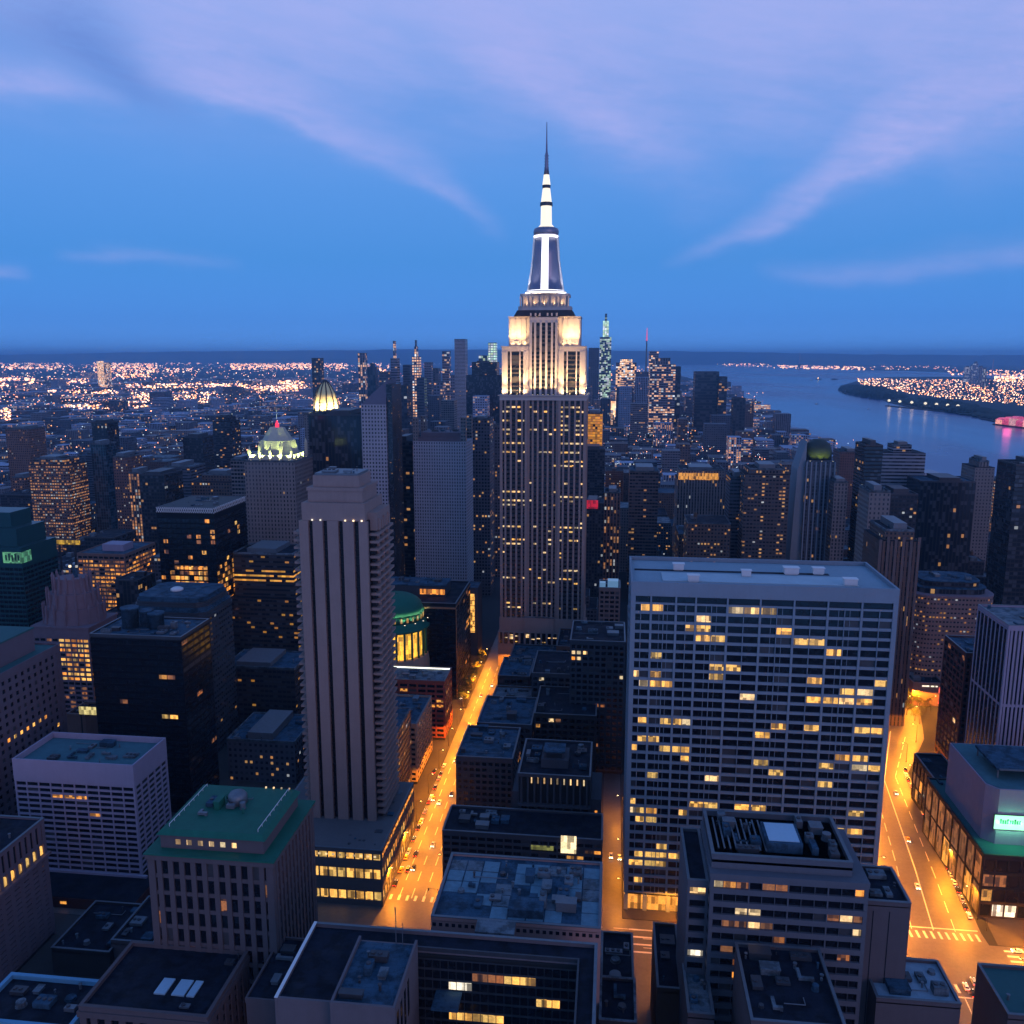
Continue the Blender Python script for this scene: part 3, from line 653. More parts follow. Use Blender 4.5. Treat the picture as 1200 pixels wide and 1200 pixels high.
b.grid('f', 0, 0, b.w, zr2, zr, cols, 1, .7, .5, trav, rec=1.1, proud=.25, pick=lambda i, j: 'g', endpier=2.0)
for i in range(9):                                   # a slim mullion in most bays
    for q in ((1, 2) if i % 2 else (1,)):
        u = (cols[i] + (cols[i + 1] - cols[i]) * q / (3 if i % 2 else 2)) * b.w
        b.box('mullion', trav, u - .1, u + .1, .75, .98, 9, zr2) if q / (3 if i % 2 else 2) != .5 else 0
b.box('fascia', trav, -.05, b.w + .05, -.05, 1.2, zr, b.h + .2)
b.grid('l', 0, 1.3, b.d, 9, zr, 3, 33, 2.0, 1.5, trav, rec=.3, out=.06); b.grid('r', b.w, 1.3, b.d, 9, zr, 3, 33, 2.0, 1.5, trav, rec=.3, out=.06)
b.box('fascia', trav, -.05, .9, 1.2, b.d, zr, b.h + .2); b.box('fascia', trav, b.w - .9, b.w + .05, 1.2, b.d, zr, b.h + .2); b.box('fascia', trav, .9, b.w - .9, b.d - 1, b.d, b.h - 1.5, b.h + .2)
b.box('roof', plain('slab_roof', (.20, .28, .33), .85, var=.25, scale=.06), .9, b.w - .9, 1.2, b.d - 1, b.h - 2.2, b.h - 1.6)
b.box('roof_walkway', plain('slab_roof_walkway', (.34, .43, .47), .85), 14, b.w - 14, 9, 24, b.h - 1.6, b.h - 1.2)
b.box('roof_trench', roof_dark, 2, b.w - 22, 28, 31, b.h - 1.6, b.h - 1.45)
for x, y, s_ in ((25, 8, 3), (70, 27, 4), (92, 9, 3.4), (20, 29, 3), (50, 20, 2.5), (83, 28, 3)):
    m = MB(); m.box(x, x + s_ * 1.6, y, y + s_, b.h - 1.1, b.h + 1.5); m.box(x + .4, x + s_ * 1.6 - .4, y + .4, y + s_ - .4, b.h - 1.6, b.h - 1.1); m.box(x - .4, x + s_ * 1.6 + .4, y - .3, y + s_ + .3, b.h + 1.5, b.h + 1.8); m.build('cooling_unit', steel_white, b.root)
for k in range(9): b.single('column', trav, b.w * cols[k] + .1, b.w * cols[k] + 2.0, 0.05, 1.25, 0.2, 8.2)
m = MB(); m.box(2, b.w - 2, 1.05, 1.28, .3, 7.6); m.build('lobby_window', lit_amber, b.root, 'amber lit lobby window')
b.finish(100)

# ---- striped stone tower on a podium of yellow lit bands
pst = plain('podium_stone', (.10, .095, .10), .7)
b = Bld('podium_building', 'low black podium wrapped in yellow lit window bands below the ribbed stone tower', 300, 447, 990, 360, 66)
b.box('core', metal_dark, .6, b.w - .6, .6, b.d, 0, b.h - .4)
rows = [(b.z(447, 1009), b.z(447, 998), 14), (b.z(447, 1031), b.z(447, 1020), 14), (b.z(447, 1056), b.z(447, 1046), 14)]
for (za, zb_, n_) in rows:
    b.grid('f', 0, 0, b.w, za - .4, zb_ + .4, n_, 1, .7, .8, pst, rec=.5, pick=lambda i, j: 'y', proud=.05)
    b.grid('r', b.w, .6, b.d, za - .4, zb_ + .4, 16, 1, .5, .8, pst, rec=.5, pick=lambda i, j: rd.choice('aayd'), proud=.05, out=.05)
prev = 0
for (za, zb_, n_) in rows[::-1] + [(b.h - .2, 0, 0)]:
    b.box('spandrel', pst, -.08, b.w + .12, -.08, b.d, prev + .02, za - .42); prev = zb_ + .42
for k in range(9): b.single('roof_lamp', lit_pale, b.w * (.5 + k * .055), b.w * (.5 + k * .055) + 1.1, -.5, -.12, b.h - 2.4, b.h - 1.6)
b.box('light_strip', lit_amber, b.w + .16, b.w + .45, 1, b.d - 2, b.h - 1.6, b.h - .9)
b.roof(0, b.w, 0, b.d, b.h, 1.0, .7, roof_dark, pst, metal_grey); b.clutter(b.w - 20, b.w - 2, 2, 18, b.h, 5, 4, 1.6); b.clutter(b.w - 8, b.w - 2, 20, 60, b.h, 4, 5, 1.5)
b.finish(100); PODZ = b.h

tst = plain('ribbed_tower_stone', (.24, .172, .155), .8, var=.28, scale=.12); tdk = plain('ribbed_tower_slot', (.012, .012, .016), .5)
b = Bld('ribbed_tower', 'tall slim stone tower with three dark vertical slots and notched balcony corners', 350, 430, 610, 385, 34, base=PODZ, cat='tower')
w, h = b.w, b.h; wing = 4.2
b.box('core', tdk, .2, w - .2, 2.2, b.d, 0, h)
fr = [0, .14, .22, .37, .46, .62, .70, .87, .94, 1.0]
for i, (a, c) in enumerate(((0, .135), (.20, .345), (.415, .575), (.645, .80), (.875, 1.0))): b.single('pier', tst, a * w, c * w, 0, 2.3, 0, h)
fl = 42
for j in range(fl):
    za = h * j / fl
    b.box('spandrel', tdk, .1, w - .1, 1.8, 2.19, za, za + 1.0)
for sd, xa, xb in (('l', -wing, -.02), ('r', w + .02, w + wing)):
    b.box('wing_core', tdk, xa + (2.2 if sd == 'l' else 0), xb - (2.2 if sd == 'r' else 0), 5.6, b.d - 4, 0, h * .965)
    for j in range(fl - 1):
        za = h * j / fl
        b.single('balcony', tst, xa, xb, 3.4, b.d - 2, za, za + 1.15)
for j in range(3): b.single('side_pier', tst, w + .03, w + wing - .9, 9 + j * 8, 9.8 + j * 8, 0, h * .962)
zA = b.z(390, 590); zB = b.z(390, 573); zC = b.z(390, 557)
b.box('crown', tst, 1.2, w - 1.2, 1.0, b.d - 2, h, zA); b.box('crown', tst, w - 1.18, w + 3, 6, b.d - 4, h * .966, zA - 5)
for i in range(5): b.box('crown', tst, w + 3.02 - i * .0, w + 3.9, 8 + i * 4.2, 10.2 + i * 4.2, h * .966, zA - 8 - (i % 2))
for i in range(8): b.single('crown_lamp', lit_white, 2 + i * (w - 5) / 7, 2.7 + i * (w - 5) / 7, .3, .8, h + .02, h + .7) if i in (1, 2, 5, 6, 7) else None
b.box('crown', tst, 3.5, w - 3, 4, b.d - 5, zA, zB - 1.5); b.box('crown', tst, 3.0, w - 2.5, 3.5, b.d - 4.5, zB - 1.5, zB)
b.box('penthouse', tst, 5.5, w - 5, 6, b.d - 8, zB, zC - 1); b.box('penthouse', metal_grey, 6.2, w - 5.7, 7, b.d - 9, zC - 1, zC)
b.clutter(7, w - 7, 8, 20, zC, 3, 9, 1.5); b.finish()

# ---- pale lilac office block
lav = plain('lilac_concrete', (.29, .245, .32), .8, var=.2, scale=.2)
b = Bld('office_block', 'pale lilac concrete office block with a deep blank parapet and small grid windows', 14, 155.5, 889, 362, 31)
zf = b.z(14, 914)
b.box('core', slabdark, .5, b.w - .5, .6, b.d - .5, 0, b.h - 4.3)
b.grid('f', 0, 0, b.w, 6, zf, 10, 16, .55, 1.05, lav, rec=.7, pick=lit_pick(.035, 'dda', 3, .4, blind=.05), endpier=.9, proud=.06)
b.grid('r', b.w, .1, b.d, 6, zf, 5, 16, 1.0, 1.05, lav, rec=.7, out=.05, endpier=1.4, proud=.06)
b.box('fascia', lav, -.08, b.w + .1, -.08, .7, zf, b.h); b.box('fascia', lav, b.w - .7, b.w + .1, .7, b.d, zf, b.h); b.box('fascia', lav, -.08, .7, .7, b.d, 6, b.h); b.box('fascia', lav, .7, b.w - .7, b.d - .7, b.d, 6, b.h)
b.box('roof', plain('teal_roof', (.05, .13, .15), .85, var=.5, scale=.2), .7, b.w - .7, .7, b.d - .7, b.h - 4, b.h - 3)
b.clutter(8, b.w - 6, 5, b.d - 4, b.h - 3, 9, 12, 2.2)
dred = plain('dark_red_brick', (.07, .022, .02), .85); b.box('base', dred, -8, b.w + 8, -20, -.1, 0, 5.2); b.box('base_roof', roof_dark, -7.6, b.w + 7.6, -19.6, -.1, 5.22, 5.5); b.box('canopy', lav, -2.2, b.w + 3.2, -1.6, -.12, 5.55, 6.6)
for k in range(4): b.single('base_lamp', lit_amber, 4 + k * 9.5, 7 + k * 9.5, -20.2, -20.02, 2.2, 3.6)
b.finish(100)

# ---- stone building with green copper roof
gst = plain('warm_grey_stone', (.095, .075, .08), .85, var=.25, scale=.2)
b = Bld('stone_building', 'square stone building with a two tier green copper roof and six lit attic windows', 172, 319, 999, 254, 40)
w, h = b.w, b.h
b.box('core', slabdark, .6, w - .6, .8, b.d, 0, h - 1)
b.grid('f', 0, 0, w, h * .05, h - 2.2, 11, 13, 1.75, 1.5, gst, rec=.8, proud=.35, pick=lit_pick(.13, 'dda', 8, .5, clump=False), endpier=2.4)
b.grid('r', w, .1, b.d, h * .05, h - 2.2, 12, 13, 1.75, 1.5, gst, rec=.8, proud=.35, out=.06, pick=lit_pick(.06, 'dd', 18, .5, clump=False), endpier=2.2)
b.box('cornice', gst, -.6, w + .6, -.6, b.d + .4, h - 2.2, h - .4); b.box('lower_roof', copper, -.9, w + .9, -.9, b.d + .6, h - .4, h)
ax0, ax1, ay0, ay1 = 3.2, w - 4.4, 3.6, b.d - 4; ah = h + 5.2
b.box('attic', gst, ax0, ax1, ay0, ay1, h, ah)
for k in range(6): x = ax0 + 5.5 + k * 4.0; b.single('attic_window', lit_pale, x, x + 1.7, ay0 - .12, ay0 + .05, h + 1.6, h + 3.4)
m = MB(); m.solid([(ax0 - 1, ay0 - 1), (ax1 + 1, ay0 - 1), (ax1 + 1, ay1 + 1), (ax0 - 1, ay1 + 1)], ah, ah + 1.6, 0, [(ax0 + .6, ay0 + .6), (ax1 - .6, ay0 + .6), (ax1 - .6, ay1 - .6), (ax0 + .6, ay1 - .6)]); m.build('upper_roof', copper, b.root)
for xr0 in (ax1 - 2.5, ax0 + 2.5):
    m = MB(); m.rod((xr0, ay0 + 2, ah + 2.6), (xr0, ay1 - 2, ah + 2.6), .12)
    for k in range(9): y = ay0 + 2 + k * (ay1 - ay0 - 4) / 8; m.rod((xr0, y, ah + 1.5), (xr0, y, ah + 2.6), .1)
    m.build('railing', steel_white, b.root)
b.clutter(12, w - 16, 12, 27, ah + 1.6, 5, 3, 3.0, [metal_grey, copper, roof_blue])
m = MB(); m.lathe(w * .5, 24, [(3.4, ah + 1.6), (3.4, ah + 4.6), (2.6, ah + 5.6), (.4, ah + 6.4)], 16); m.build('roof_tank', metal_grey, b.root)
for k in range(4): b.single('roof_lamp', lit_pale, ax1 - 12 + k * 3, ax1 - 11.5 + k * 3, ay1 - 1, ay1 - .5, ah + 1.65, ah + 2.2)
b.finish(100)

# ---- black glass tower, and the rounded block behind it
blk = plain('black_panel', (.006, .006, .009), .4, var=.2, spec=.15)
b = Bld('black_tower', 'black glass tower with blue roof machinery and only a few lit windows', 105, 212, 744, 430, 34, cat='tower')
b.box('core', slabdark, .3, b.w - .3, .3, b.d - .3, 0, b.h - .5)
bp_ = {(8, 5): 'a', (9, 5): 'd', (3, 9): 'd', (8, 11): 'y', (9, 11): 'y', (2, 22): 'd', (7, 15): 'd'}
b.grid('f', 0, 0, b.w, 2, b.h - 1.5, 11, 26, .3, 1.5, blk, rec=.25, pick=lambda i, j: bp_.get((i, j), 'g'), proud=.04)
b.grid('r', b.w, .1, b.d, 2, b.h - 1.5, 5, 26, .3, 1.5, blk, rec=.25, out=.04, pick=lambda i, j: 'b' if j == 4 else ('d' if (i * 7 + j * 3) % 41 == 0 else 'g'), proud=.04)
b.roof(0, b.w, 0, b.d, b.h, .7, .6, roof_blue, metal_dark, metal_grey)
for x, y, r_, q in ((15, 16, 4.6, 11), (23, 19, 3.6, 9), (30, 17, 4.2, 8)): m = MB(); m.lathe(x, y, [(r_, b.h), (r_, b.h + q), (r_ + .5, b.h + q), (r_ + .5, b.h + q + .8), (r_ - .4, b.h + q + .9)], 18); m.build('roof_tank', roof_blue, b.root)
b.clutter(3, b.w - 4, 3, 12, b.h, 6, 31, 2.2); b.clutter(33, b.w - 3, 10, 28, b.h, 4, 32, 4.2); b.finish(60)
b = Bld('terraced_block', 'dark block with rounded layered roof terraces behind the black glass tower', 148, 240, 700, 500, 44)
def rr(x0, x1, y0, y1, r_): 
    P = []
    for (cx_, cy_, a0) in ((x1 - r_, y0 + r_, -90), (x1 - r_, y1 - r_, 0), (x0 + r_, y1 - r_, 90), (x0 + r_, y0 + r_, 180)):
        for k in range(6): a = R(a0 + k * 18); P.append((cx_ + r_ * math.cos(a), cy_ + r_ * math.sin(a)))
    return P
fm_dark = facade_mat('dark_office_face', (.03, .032, .04), .8, .5, .06, power=.9)
m = MB(); m.solid(rr(0, b.w, 0, b.d, 8), 0, b.h - 12, cell=(3, 3.6)); m.build('wall', fm_dark, b.root)
for k in range(4): m = MB(); m.solid(rr(-.5 + k, b.w + .5 - k, -.5 + k, b.d - k, 8), b.h - 12 + k * 3, b.h - 11 + k * 3); m.solid(rr(.4 + k, b.w - .4 - k, .4 + k, b.d - .9 - k, 7), b.h - 11 + k * 3, b.h - 9 + k * 3); m.build('terrace', roof_blue if k % 2 else metal_dark, b.root)
m = MB(); m.lathe(b.w * .45, 20, [(4, b.h - 0.2), (4, b.h + 1.2), (2.5, b.h + 2), (.4, b.h + 2.3)], 16); m.build('roof_dome', steel_white, b.root)
b.finish()

# ---- dark tower with golden floors
b = Bld('dark_tower', 'dark glass tower with a white lattice parapet and broad golden lit floors', 183, 250, 594, 600, 56, cat='tower')
b.box('core', slabdark, .3, b.w - .3, .3, b.d - .3, 0, b.h - .5)
gp = random.Random(11)
def goldpick(side):
    def f(i, j):
        t_ = {3: .25, 4: .3, 7: .1, 9: .75, 10: .8, 11: .6, 12: .8, 13: .7, 14: .75, 15: .3, 16: .25, 19: .5, 21: .3, 24: .3}.get(j, .06)
        if side == 'f' and 9 <= j <= 14: t_ = .9 if 2 <= i <= 9 else .2
        return gp.choice('yaa' if gp.random() < .8 else 'd') if gp.random() < t_ * (.6 if side == 'r' else 1) else 'g'
    return f
b.grid('f', 0, 0, b.w, 2, b.h - 8, 12, 34, .3, 1.2, blk, rec=.3, proud=.05, pick=goldpick('f')); b.grid('r', b.w, .1, b.d, 2, b.h - 8, 13, 34, .3, 1.2, blk, rec=.3, proud=.05, out=.05, pick=goldpick('r'))
b.box('upper_band', blk, -.05, b.w + .06, -.05, b.d, b.h - 8, b.h - 4.2)
lat = MB()
for k in range(26): x = k * b.w / 26; lat.rod((x, -.3, b.h - 4), (x + b.w / 26, -.3, b.h), .22, 4); lat.rod((x + b.w / 26, -.3, b.h - 4), (x, -.3, b.h), .22, 4)
for k in range(20): y = k * b.d / 20; lat.rod((b.w + .3, y, b.h - 4), (b.w + .3, y + b.d / 20, b.h), .22, 4); lat.rod((b.w + .3, y + b.d / 20, b.h - 4), (b.w + .3, y, b.h), .22, 4)
lat.build('lattice_parapet', steel_white, b.root)
b.roof(0, b.w, 0, b.d, b.h - 1, .8, .5, roof_dark, metal_grey); b.clutter(4, b.w - 4, 6, b.d - 6, b.h - 1, 8, 14, 3); b.finish(100)
# ---- gold lit block, crowned stone block, teal tower, stone block at the left
brk = plain('rose_brick', (.20, .12, .10), .85, var=.25, scale=.3); pst2 = plain('mauve_stone', (.17, .12, .14), .85, var=.3, scale=.3)
b = Bld('glowing_block', 'brick office block with nearly every window glowing amber, beside the dark golden tower', 90, 146, 649, 700, 52)
b.box('core', slabdark, .3, b.w - .3, .3, b.d, 0, b.h - .5)
rdq = random.Random(2)
def allon(q, kinds='aayd'): return lambda i, j: rdq.choice(kinds) if rdq.random() < q and j > 0 else 'g'
b.grid('f', 0, 0, b.w, 2, b.h - 1, 9, 22, .9, 1.7, brk, rec=.3, pick=allon(.8, 'adad')); b.grid('r', b.w, .1, b.d, 2, b.h - 1, 9, 22, .9, 1.7, brk, rec=.3, out=.05, pick=allon(.75, 'adad'))
b.roof(0, b.w, 0, b.d, b.h, .8, .6, roof_blue, brk); b.single('penthouse', lav, b.w * .35, b.w * .8, 14, 30, b.h + .02, b.h + 6); b.finish(100)
b = Bld('crowned_stone_block', 'mauve stone block with a tiered crown of pinnacles above rows of big amber windows', 38, 103, 733, 520, 34)
b.box('core', slabdark, .3, b.w - .3, .3, b.d, 0, b.h - .5)
b.grid('f', 0, 0, b.w, 2, b.h - 8, 9, 20, .8, 1.5, pst2, rec=.3, pick=lambda i, j: (rdq.choice('yya') if i > 3 and j < 9 and rdq.random() < .93 else 'd' if rdq.random() < .4 else 'g')); b.grid('r', b.w, .1, b.d, 2, b.h - 8, 7, 20, .8, 1.5, pst2, rec=.3, out=.05, pick=allon(.4, 'dda'))
b.box('upper_wall', pst2, -.1, b.w + .1, -.1, b.d, b.h - 8, b.h - 1.2); b.box('cornice', pst2, -.9, b.w + .9, -.9, b.d + .4, b.h - 1.2, b.h)
zc = b.z(80, 684) ; cx, cy = b.w * .5, b.d * .5
n_ = 16; HH = zc - b.h
for k, (r_, za, zb_) in enumerate(((1.0, 0, .34), (.84, .34, .68), (.62, .68, 1.0))):
    m = MB(); m.solid(m.ngon(cx, cy, b.w * .51 * r_, n_, b.d * .51 * r_, .2), b.h + HH * za, b.h + HH * zb_, 0, m.ngon(cx, cy, b.w * .51 * (r_ - .10), n_, b.d * .51 * (r_ - .10), .2)); m.build('crown_tier', pst2, b.root)
    for q in range(n_):
        a = .2 + 2 * math.pi * q / n_; x, y = cx + b.w * .50 * r_ * math.cos(a), cy + b.d * .50 * r_ * math.sin(a); m = MB(); hz_ = b.h + HH * zb_ + (2.2 if q % 2 else 1.0)
        m.cyl(x, y, .85, b.h + HH * za, hz_, 6); m.cyl(x, y, 1.0, hz_, hz_ + 2.6, 6, r2=.08); m.build('pinnacle', pst2, b.root)
m = MB(); m.cyl(cx + 3, cy, 1.6, zc, zc + 7, 8); m.cyl(cx + 3, cy, 2.2, zc + 7, zc + 8, 8); m.build('lantern', roof_blue, b.root)
for q in (-1, 1): b.single('crown_lamp', lit_white, cx + 3 + q * 2.4 - .6, cx + 3 + q * 2.4 + .6, cy - 2.2, cy - 1.2, zc + 7.2, zc + 8.6)
b.finish(100)
tealg = plain('teal_panel', (.01, .05, .055), .35, var=.3)
b = Bld('teal_tower', 'teal glass tower at the left edge with a green lit advertising screen', -70, 24, 640, 560, 40, cat='tower')
b.box('core', slabdark, .3, b.w - .3, .3, b.d, 0, b.h - .5)
b.grid('f', 0, 0, b.w, 2, b.h - 14, 18, 30, .3, 1.4, tealg, rec=.3, proud=.05); b.grid('r', b.w, .1, b.d, 2, b.h - 14, 10, 30, .3, 1.4, tealg, rec=.3, out=.05, proud=.05, pick=lambda i, j: 'd' if (i, j) in ((4, 17), (5, 18), (4, 19), (5, 20)) else 'g')
b.box('upper_wall', tealg, -.1, b.w + .1, -.1, b.d, b.h - 14, b.h); b.box('setback', tealg, 4, b.w - 5, 4, b.d - 4, b.h, b.h + 13); b.box('setback', tealg, 12, b.w - 12, 9, b.d - 9, b.h + 13, b.h + 24)
scr = glow('green_screen', (.2, .8, .45), .5, lo=.5); b.single('screen', scr, b.w - 14, b.w + .2, -.55, -.12, b.h - 11, b.h - 3); b.single('screen', scr, b.w + .12, b.w + .6, .2, 10, b.h - 11, b.h - 3)
ink = plain('screen_ink', (.02, .06, .04), .6)
for k in range(5): b.single('screen_lettering', ink, b.w - 12 + k * 2.4, b.w - 10.8 + k * 2.4, -.75, -.56, b.h - 9, b.h - 5 + (k % 2))
b.finish(100)
o = Bld('advertising_beam', 'thin yellow lit roof sign reaching out beside the teal tower', 25, 93, 631, 640, 3, base=0, cat='sign')
zz = o.h; o.single('lit_bar', glow('yellow_sign', (1, .6, .06), .85, lo=.4), 0, o.w, 0, .6, zz - 4, zz - .6); o.single('frame', metal_dark, -.5, o.w + .5, .62, 1.2, zz - 5, zz)
for k in range(4): o.single('post', metal_dark, o.w * (.1 + .26 * k), o.w * (.1 + .26 * k) + 1.2, .7, 2, 0, zz - 5)
o.finish()

lst = plain('grey_mauve_stone', (.12, .095, .115), .85, var=.25, scale=.2)
def eastblock(name, label, xr, yt, Y0, Y1, width, **k):
    x1, z1_ = HIT(xr, yt, Y1); o = Bld.__new__(Bld); o.w, o.d, o.h = width, Y1 - Y0, z1_; o.X, o.Y, o.B = x1 - width, Y0, 0; o.parts = {}; o.wins = []
    o.root = empty(name, label, 'building', (o.X, o.Y, 0)); return o
b = eastblock('stepped_stone_block', 'pale mauve stone block stepping up under flat teal roofs at the left edge', 70, 755, 370, 440, 60)
b.box('core', slabdark, .3, b.w - .6, .6, b.d - .3, 0, b.h - .5)
b.grid('r', b.w, 0, b.d, 2, b.h - 3, 14, 20, 2.6, 2.2, lst, rec=.6, proud=.04, pick=lit_pick(.02, 'ya', 5, .3), endpier=3)
b.box('front_wall', lst, 0, b.w - .02, .02, .55, 0, b.h - 1); b.box('front_wall', lst, 0, b.w - .02, b.d - .28, b.d + .05, 0, b.h - 1)
b.box('roof', plain('teal_flat_roof', (.03, .10, .10), .9), -.1, b.w - .7, .7, b.d - .7, b.h - 1.2, b.h - .4); b.box('parapet', lst, b.w - .68, b.w + .12, 0, b.d, b.h - 3, b.h + .6); b.box('parapet', lst, 0, b.w - .7, b.d - .7, b.d + .02, b.h - 1.2, b.h + .6)
zt2 = HIT(50, 737, 430)[1]; b.box('upper_tier', lst, 0, b.w - 8, 8, b.d - 10, b.h - .4, zt2); b.box('upper_roof', MATS['teal_flat_roof'], -.4, b.w - 7.6, 7.6, b.d - 9.6, zt2, zt2 + .8)
b.finish(100)
b = eastblock('corniced_building', 'mauve building at the left edge, amber lit arched windows under its cornice', 52, 962, 225, 324, 45)
b.box('core', slabdark, .3, b.w - .6, .6, b.d - .3, 0, b.h - 16.6)
zc = b.h - 9.5; za = b.h - 14.5
b.grid('r', b.w, 0, b.d, 2, za - 1.5, 17, 16, 2.5, 1.8, lst, rec=.6, proud=.04, endpier=2.5, pick=lit_pick(.015, 'd', 6, .3))
b.box('cornice', lst, b.w - .6, b.w + 1.2, -.5, b.d + .9, za - 1.5, za - .2); b.box('end_wall', lst, 0, b.w - .02, b.d - .28, b.d + .04, 0, za - 1.5)
arch = MB()
for k in range(17):
    y = b.d - 3.2 - k * 4.6; m = MB(); P = [(y - 1.2, za), (y + 1.2, za)] + [(y + 1.2 * math.cos(R(a)), za + 3.0 + 1.2 * math.sin(R(a))) for a in range(0, 181, 30)]
    V = [(b.w - 1.0, q[0], q[1]) for q in P] + [(b.w - .7, q[0], q[1]) for q in P]; n_ = len(P); m.idx(V, [(i, (i + 1) % n_, n_ + (i + 1) % n_, n_ + i) for i in range(n_)] + [tuple(range(n_, 2 * n_)), tuple(range(n_ - 1, -1, -1))]); m.build('arched_window', lit_yellow if k < 12 else dark_glass, b.root, 'amber lit arched window' if k < 12 else None)
    b.box('arcade', lst, b.w - 1.6, b.w - .1, y + 1.35, y + 3.25, za - .2, zc)
b.box('arcade', lst, b.w - 2, b.w - .05, .1, b.d - .05, zc, zc + .8); b.box('core', slabdark, .3, b.w - 1.05, .6, b.d - .3, za - 2, b.h - 1)
b.grid('r', b.w - .1, .2, b.d - .1, zc + .8, b.h, 28, 1, 1.9, 1.0, lst, rec=.6, proud=.04)
b.box('end_wall', lst, 0, b.w - 1.1, b.d - .28, b.d - .02, za, b.h); b.roof(0, b.w, 0, b.d - .1, b.h + .6, .8, .8, roof_dark, lst, metal_grey); b.clutter(8, b.w - 4, 50, b.d - 8, b.h + .6, 6, 51, 2.5); b.finish(100)

# ---- small near roofs at the bottom left
b = Bld('low_roof_building', 'stone edged flat black roof with three pale blue skylights at the bottom', 92, 243, 1181, 224, 31)
b.box('core', slabdark, .6, b.w - .6, .6, b.d - .6, 0, b.h - 2)
b.grid('r', b.w, .1, b.d, 4, b.h - 3, 7, 12, 2.4, 1.4, gst, rec=.6, out=.05, proud=.3); b.grid('f', 0, 0, b.w, 4, b.h - 3, 9, 12, 2.2, 1.4, gst, rec=.6, proud=.3)
b.box('cornice', gst, -.5, b.w + .5, -.5, b.d, b.h - 3, b.h - 1.0); b.roof(0, b.w, 0, b.d, b.h - .6, 1.2, .9, roof_dark, gst, gst)
sky_pane = plain('skylight_pane', (.30, .45, .55), .25, var=.15, spec=.6)
for k, (a, c) in enumerate(((.47, .56), (.61, .71), (.73, .79))): b.single('skylight', sky_pane, b.w * a, b.w * c, 9, 16, b.h - .6, b.h - .1)
b.clutter(b.w - 6, b.w - 1, b.d - 7, b.d - 1.5, b.h - .6, 1, 4, 2); b.clutter(b.w - 13, b.w - 6, 2, 6, b.h - .6, 1, 6, 1); b.finish(60)
b = Bld('blue_roofed_building', 'low building with a bright blue edged roof in the bottom left corner', -40, 82, 1199, 226, 22)
b.box('wall', gst, .2, b.w - .2, .2, b.d - .2, 0, b.h - 2); b.roof(0, b.w, 0, b.d, b.h, 1.6, 1.4, roof_dark, plain('blue_parapet', (.10, .28, .42), .6), None); b.clutter(2, b.w - 3, 3, b.d - 2, b.h, 6, 61, 2.6); b.finish()
b = Bld('rear_annex', 'dark annex between the skylight roof and the big dark roof', 287, 338, 1172, 232, 30)
b.box('wall', gst, .2, b.w - .2, .2, b.d - .2, 0, b.h - 1); b.roof(0, b.w, 0, b.d, b.h, .8, .6, roof_dark, gst); b.clutter(2, b.w - 2, 2, b.d - 3, b.h, 3, 66, 1.6); b.finish()

# ---- big dark roof round a court, bottom centre
bst = plain('taupe_stone', (.12, .10, .11), .85, var=.25, scale=.3)
Yb = G(540, 1071, 86)[1]; Yf = 205
b = Bld('courtyard_building', 'large flat black roof wrapped round a sunken court with yellow lit rooms', 322, 692, 1173, Yf, Yb - Yf); 
zr = b.h; W_ = XAT(700, Yb, zr) - b.X; XP0, XP1 = XAT(394, Yf, zr) - b.X, XAT(460, Yf, zr) - b.X + 1; XC1 = XAT(672, Yf, zr) - b.X; YC = G(560, 1118, zr)[1] - Yf
fc = lambda *a: None
m = MB(); m.solid([(0, 0), (XP1, 0), (XP1, YC), (XC1, YC), (XC1, -60), (W_, -60), (W_, b.d), (0, b.d)], 0, zr - .5); m.build('wall', bst, b.root)
m = MB(); m.solid([(.8, .8), (XP1 - .6, .8), (XP1 - .6, YC + .6), (XC1 + .6, YC + .6), (XC1 + .6, -59.4), (W_ - .8, -59.4), (W_ - .8, b.d - .8), (.8, b.d - .8)], zr - .48, zr); m.build('roof', roof_dark, b.root)
for a in ((0, .75, 0, b.d), (.8, W_, b.d - .75, b.d), (W_ - .75, W_, -60, b.d - .8), (.8, XP1, 0, .75)): b.box('parapet', bst, *a, zr - .49, zr + 1.1)
for a in ((XP1 - .55, XC1 + .55, YC + .05, YC + .6), (XC1 + .05, XC1 + .6, -60, YC)): b.box('parapet', metal_dark, *a, zr - .47, zr + .8)
for a in ((-.1, .85, -.1, b.d + .1), (.9, W_ + .1, b.d - .85, b.d + .1), (W_ - .85, W_ + .1, -60, b.d - .9)): b.box('coping', steel_white if a[0] < 0 else metal_grey, *a, zr + 1.1, zr + 1.3)
b.single('skylight', roof_grey, b.w * .58, b.w * .72, YC + 9, YC + 15, zr, zr + .9)
crt = random.Random(4)
b.box('court_wall', slabdark, XP1 + .05, XC1 - .05, YC - .5, YC - .06, 0, zr - 1)
def court(i, j): return {1: 'y' if 11 <= i <= 14 else ('d' if 7 <= i < 11 else 'g'), 2: 'w' if i in (4, 5, 6) else 'g', 3: 'y' if 15 <= i <= 17 else 'g', 4: 'd' if i == 4 else 'g', 5: 'y' if 4 <= i <= 10 else 'g', 6: 'y' if i in (12, 13) else 'g'}.get(j, 'g')
b.grid('f', YC - .5, XP1 + .1, XC1 - .1, zr - 26, zr - 2, 20, 7, .25, .9, metal_dark, rec=.02, out=.5, pick=court, proud=.1)
b.box('court_roof', roof_blue, XP1 + 6, XP1 + 14, YC - 9, YC - .6, zr - 13, zr - 12.4); b.box('court_roof#2', roof_blue, XP1 + 20, XC1 - 2, YC - 14, YC - .6, zr - 30, zr - 27); b.box('court_floor', roof_dark, XP1 + .1, XC1 - .1, -60, YC - .6, 20, zr - 32)
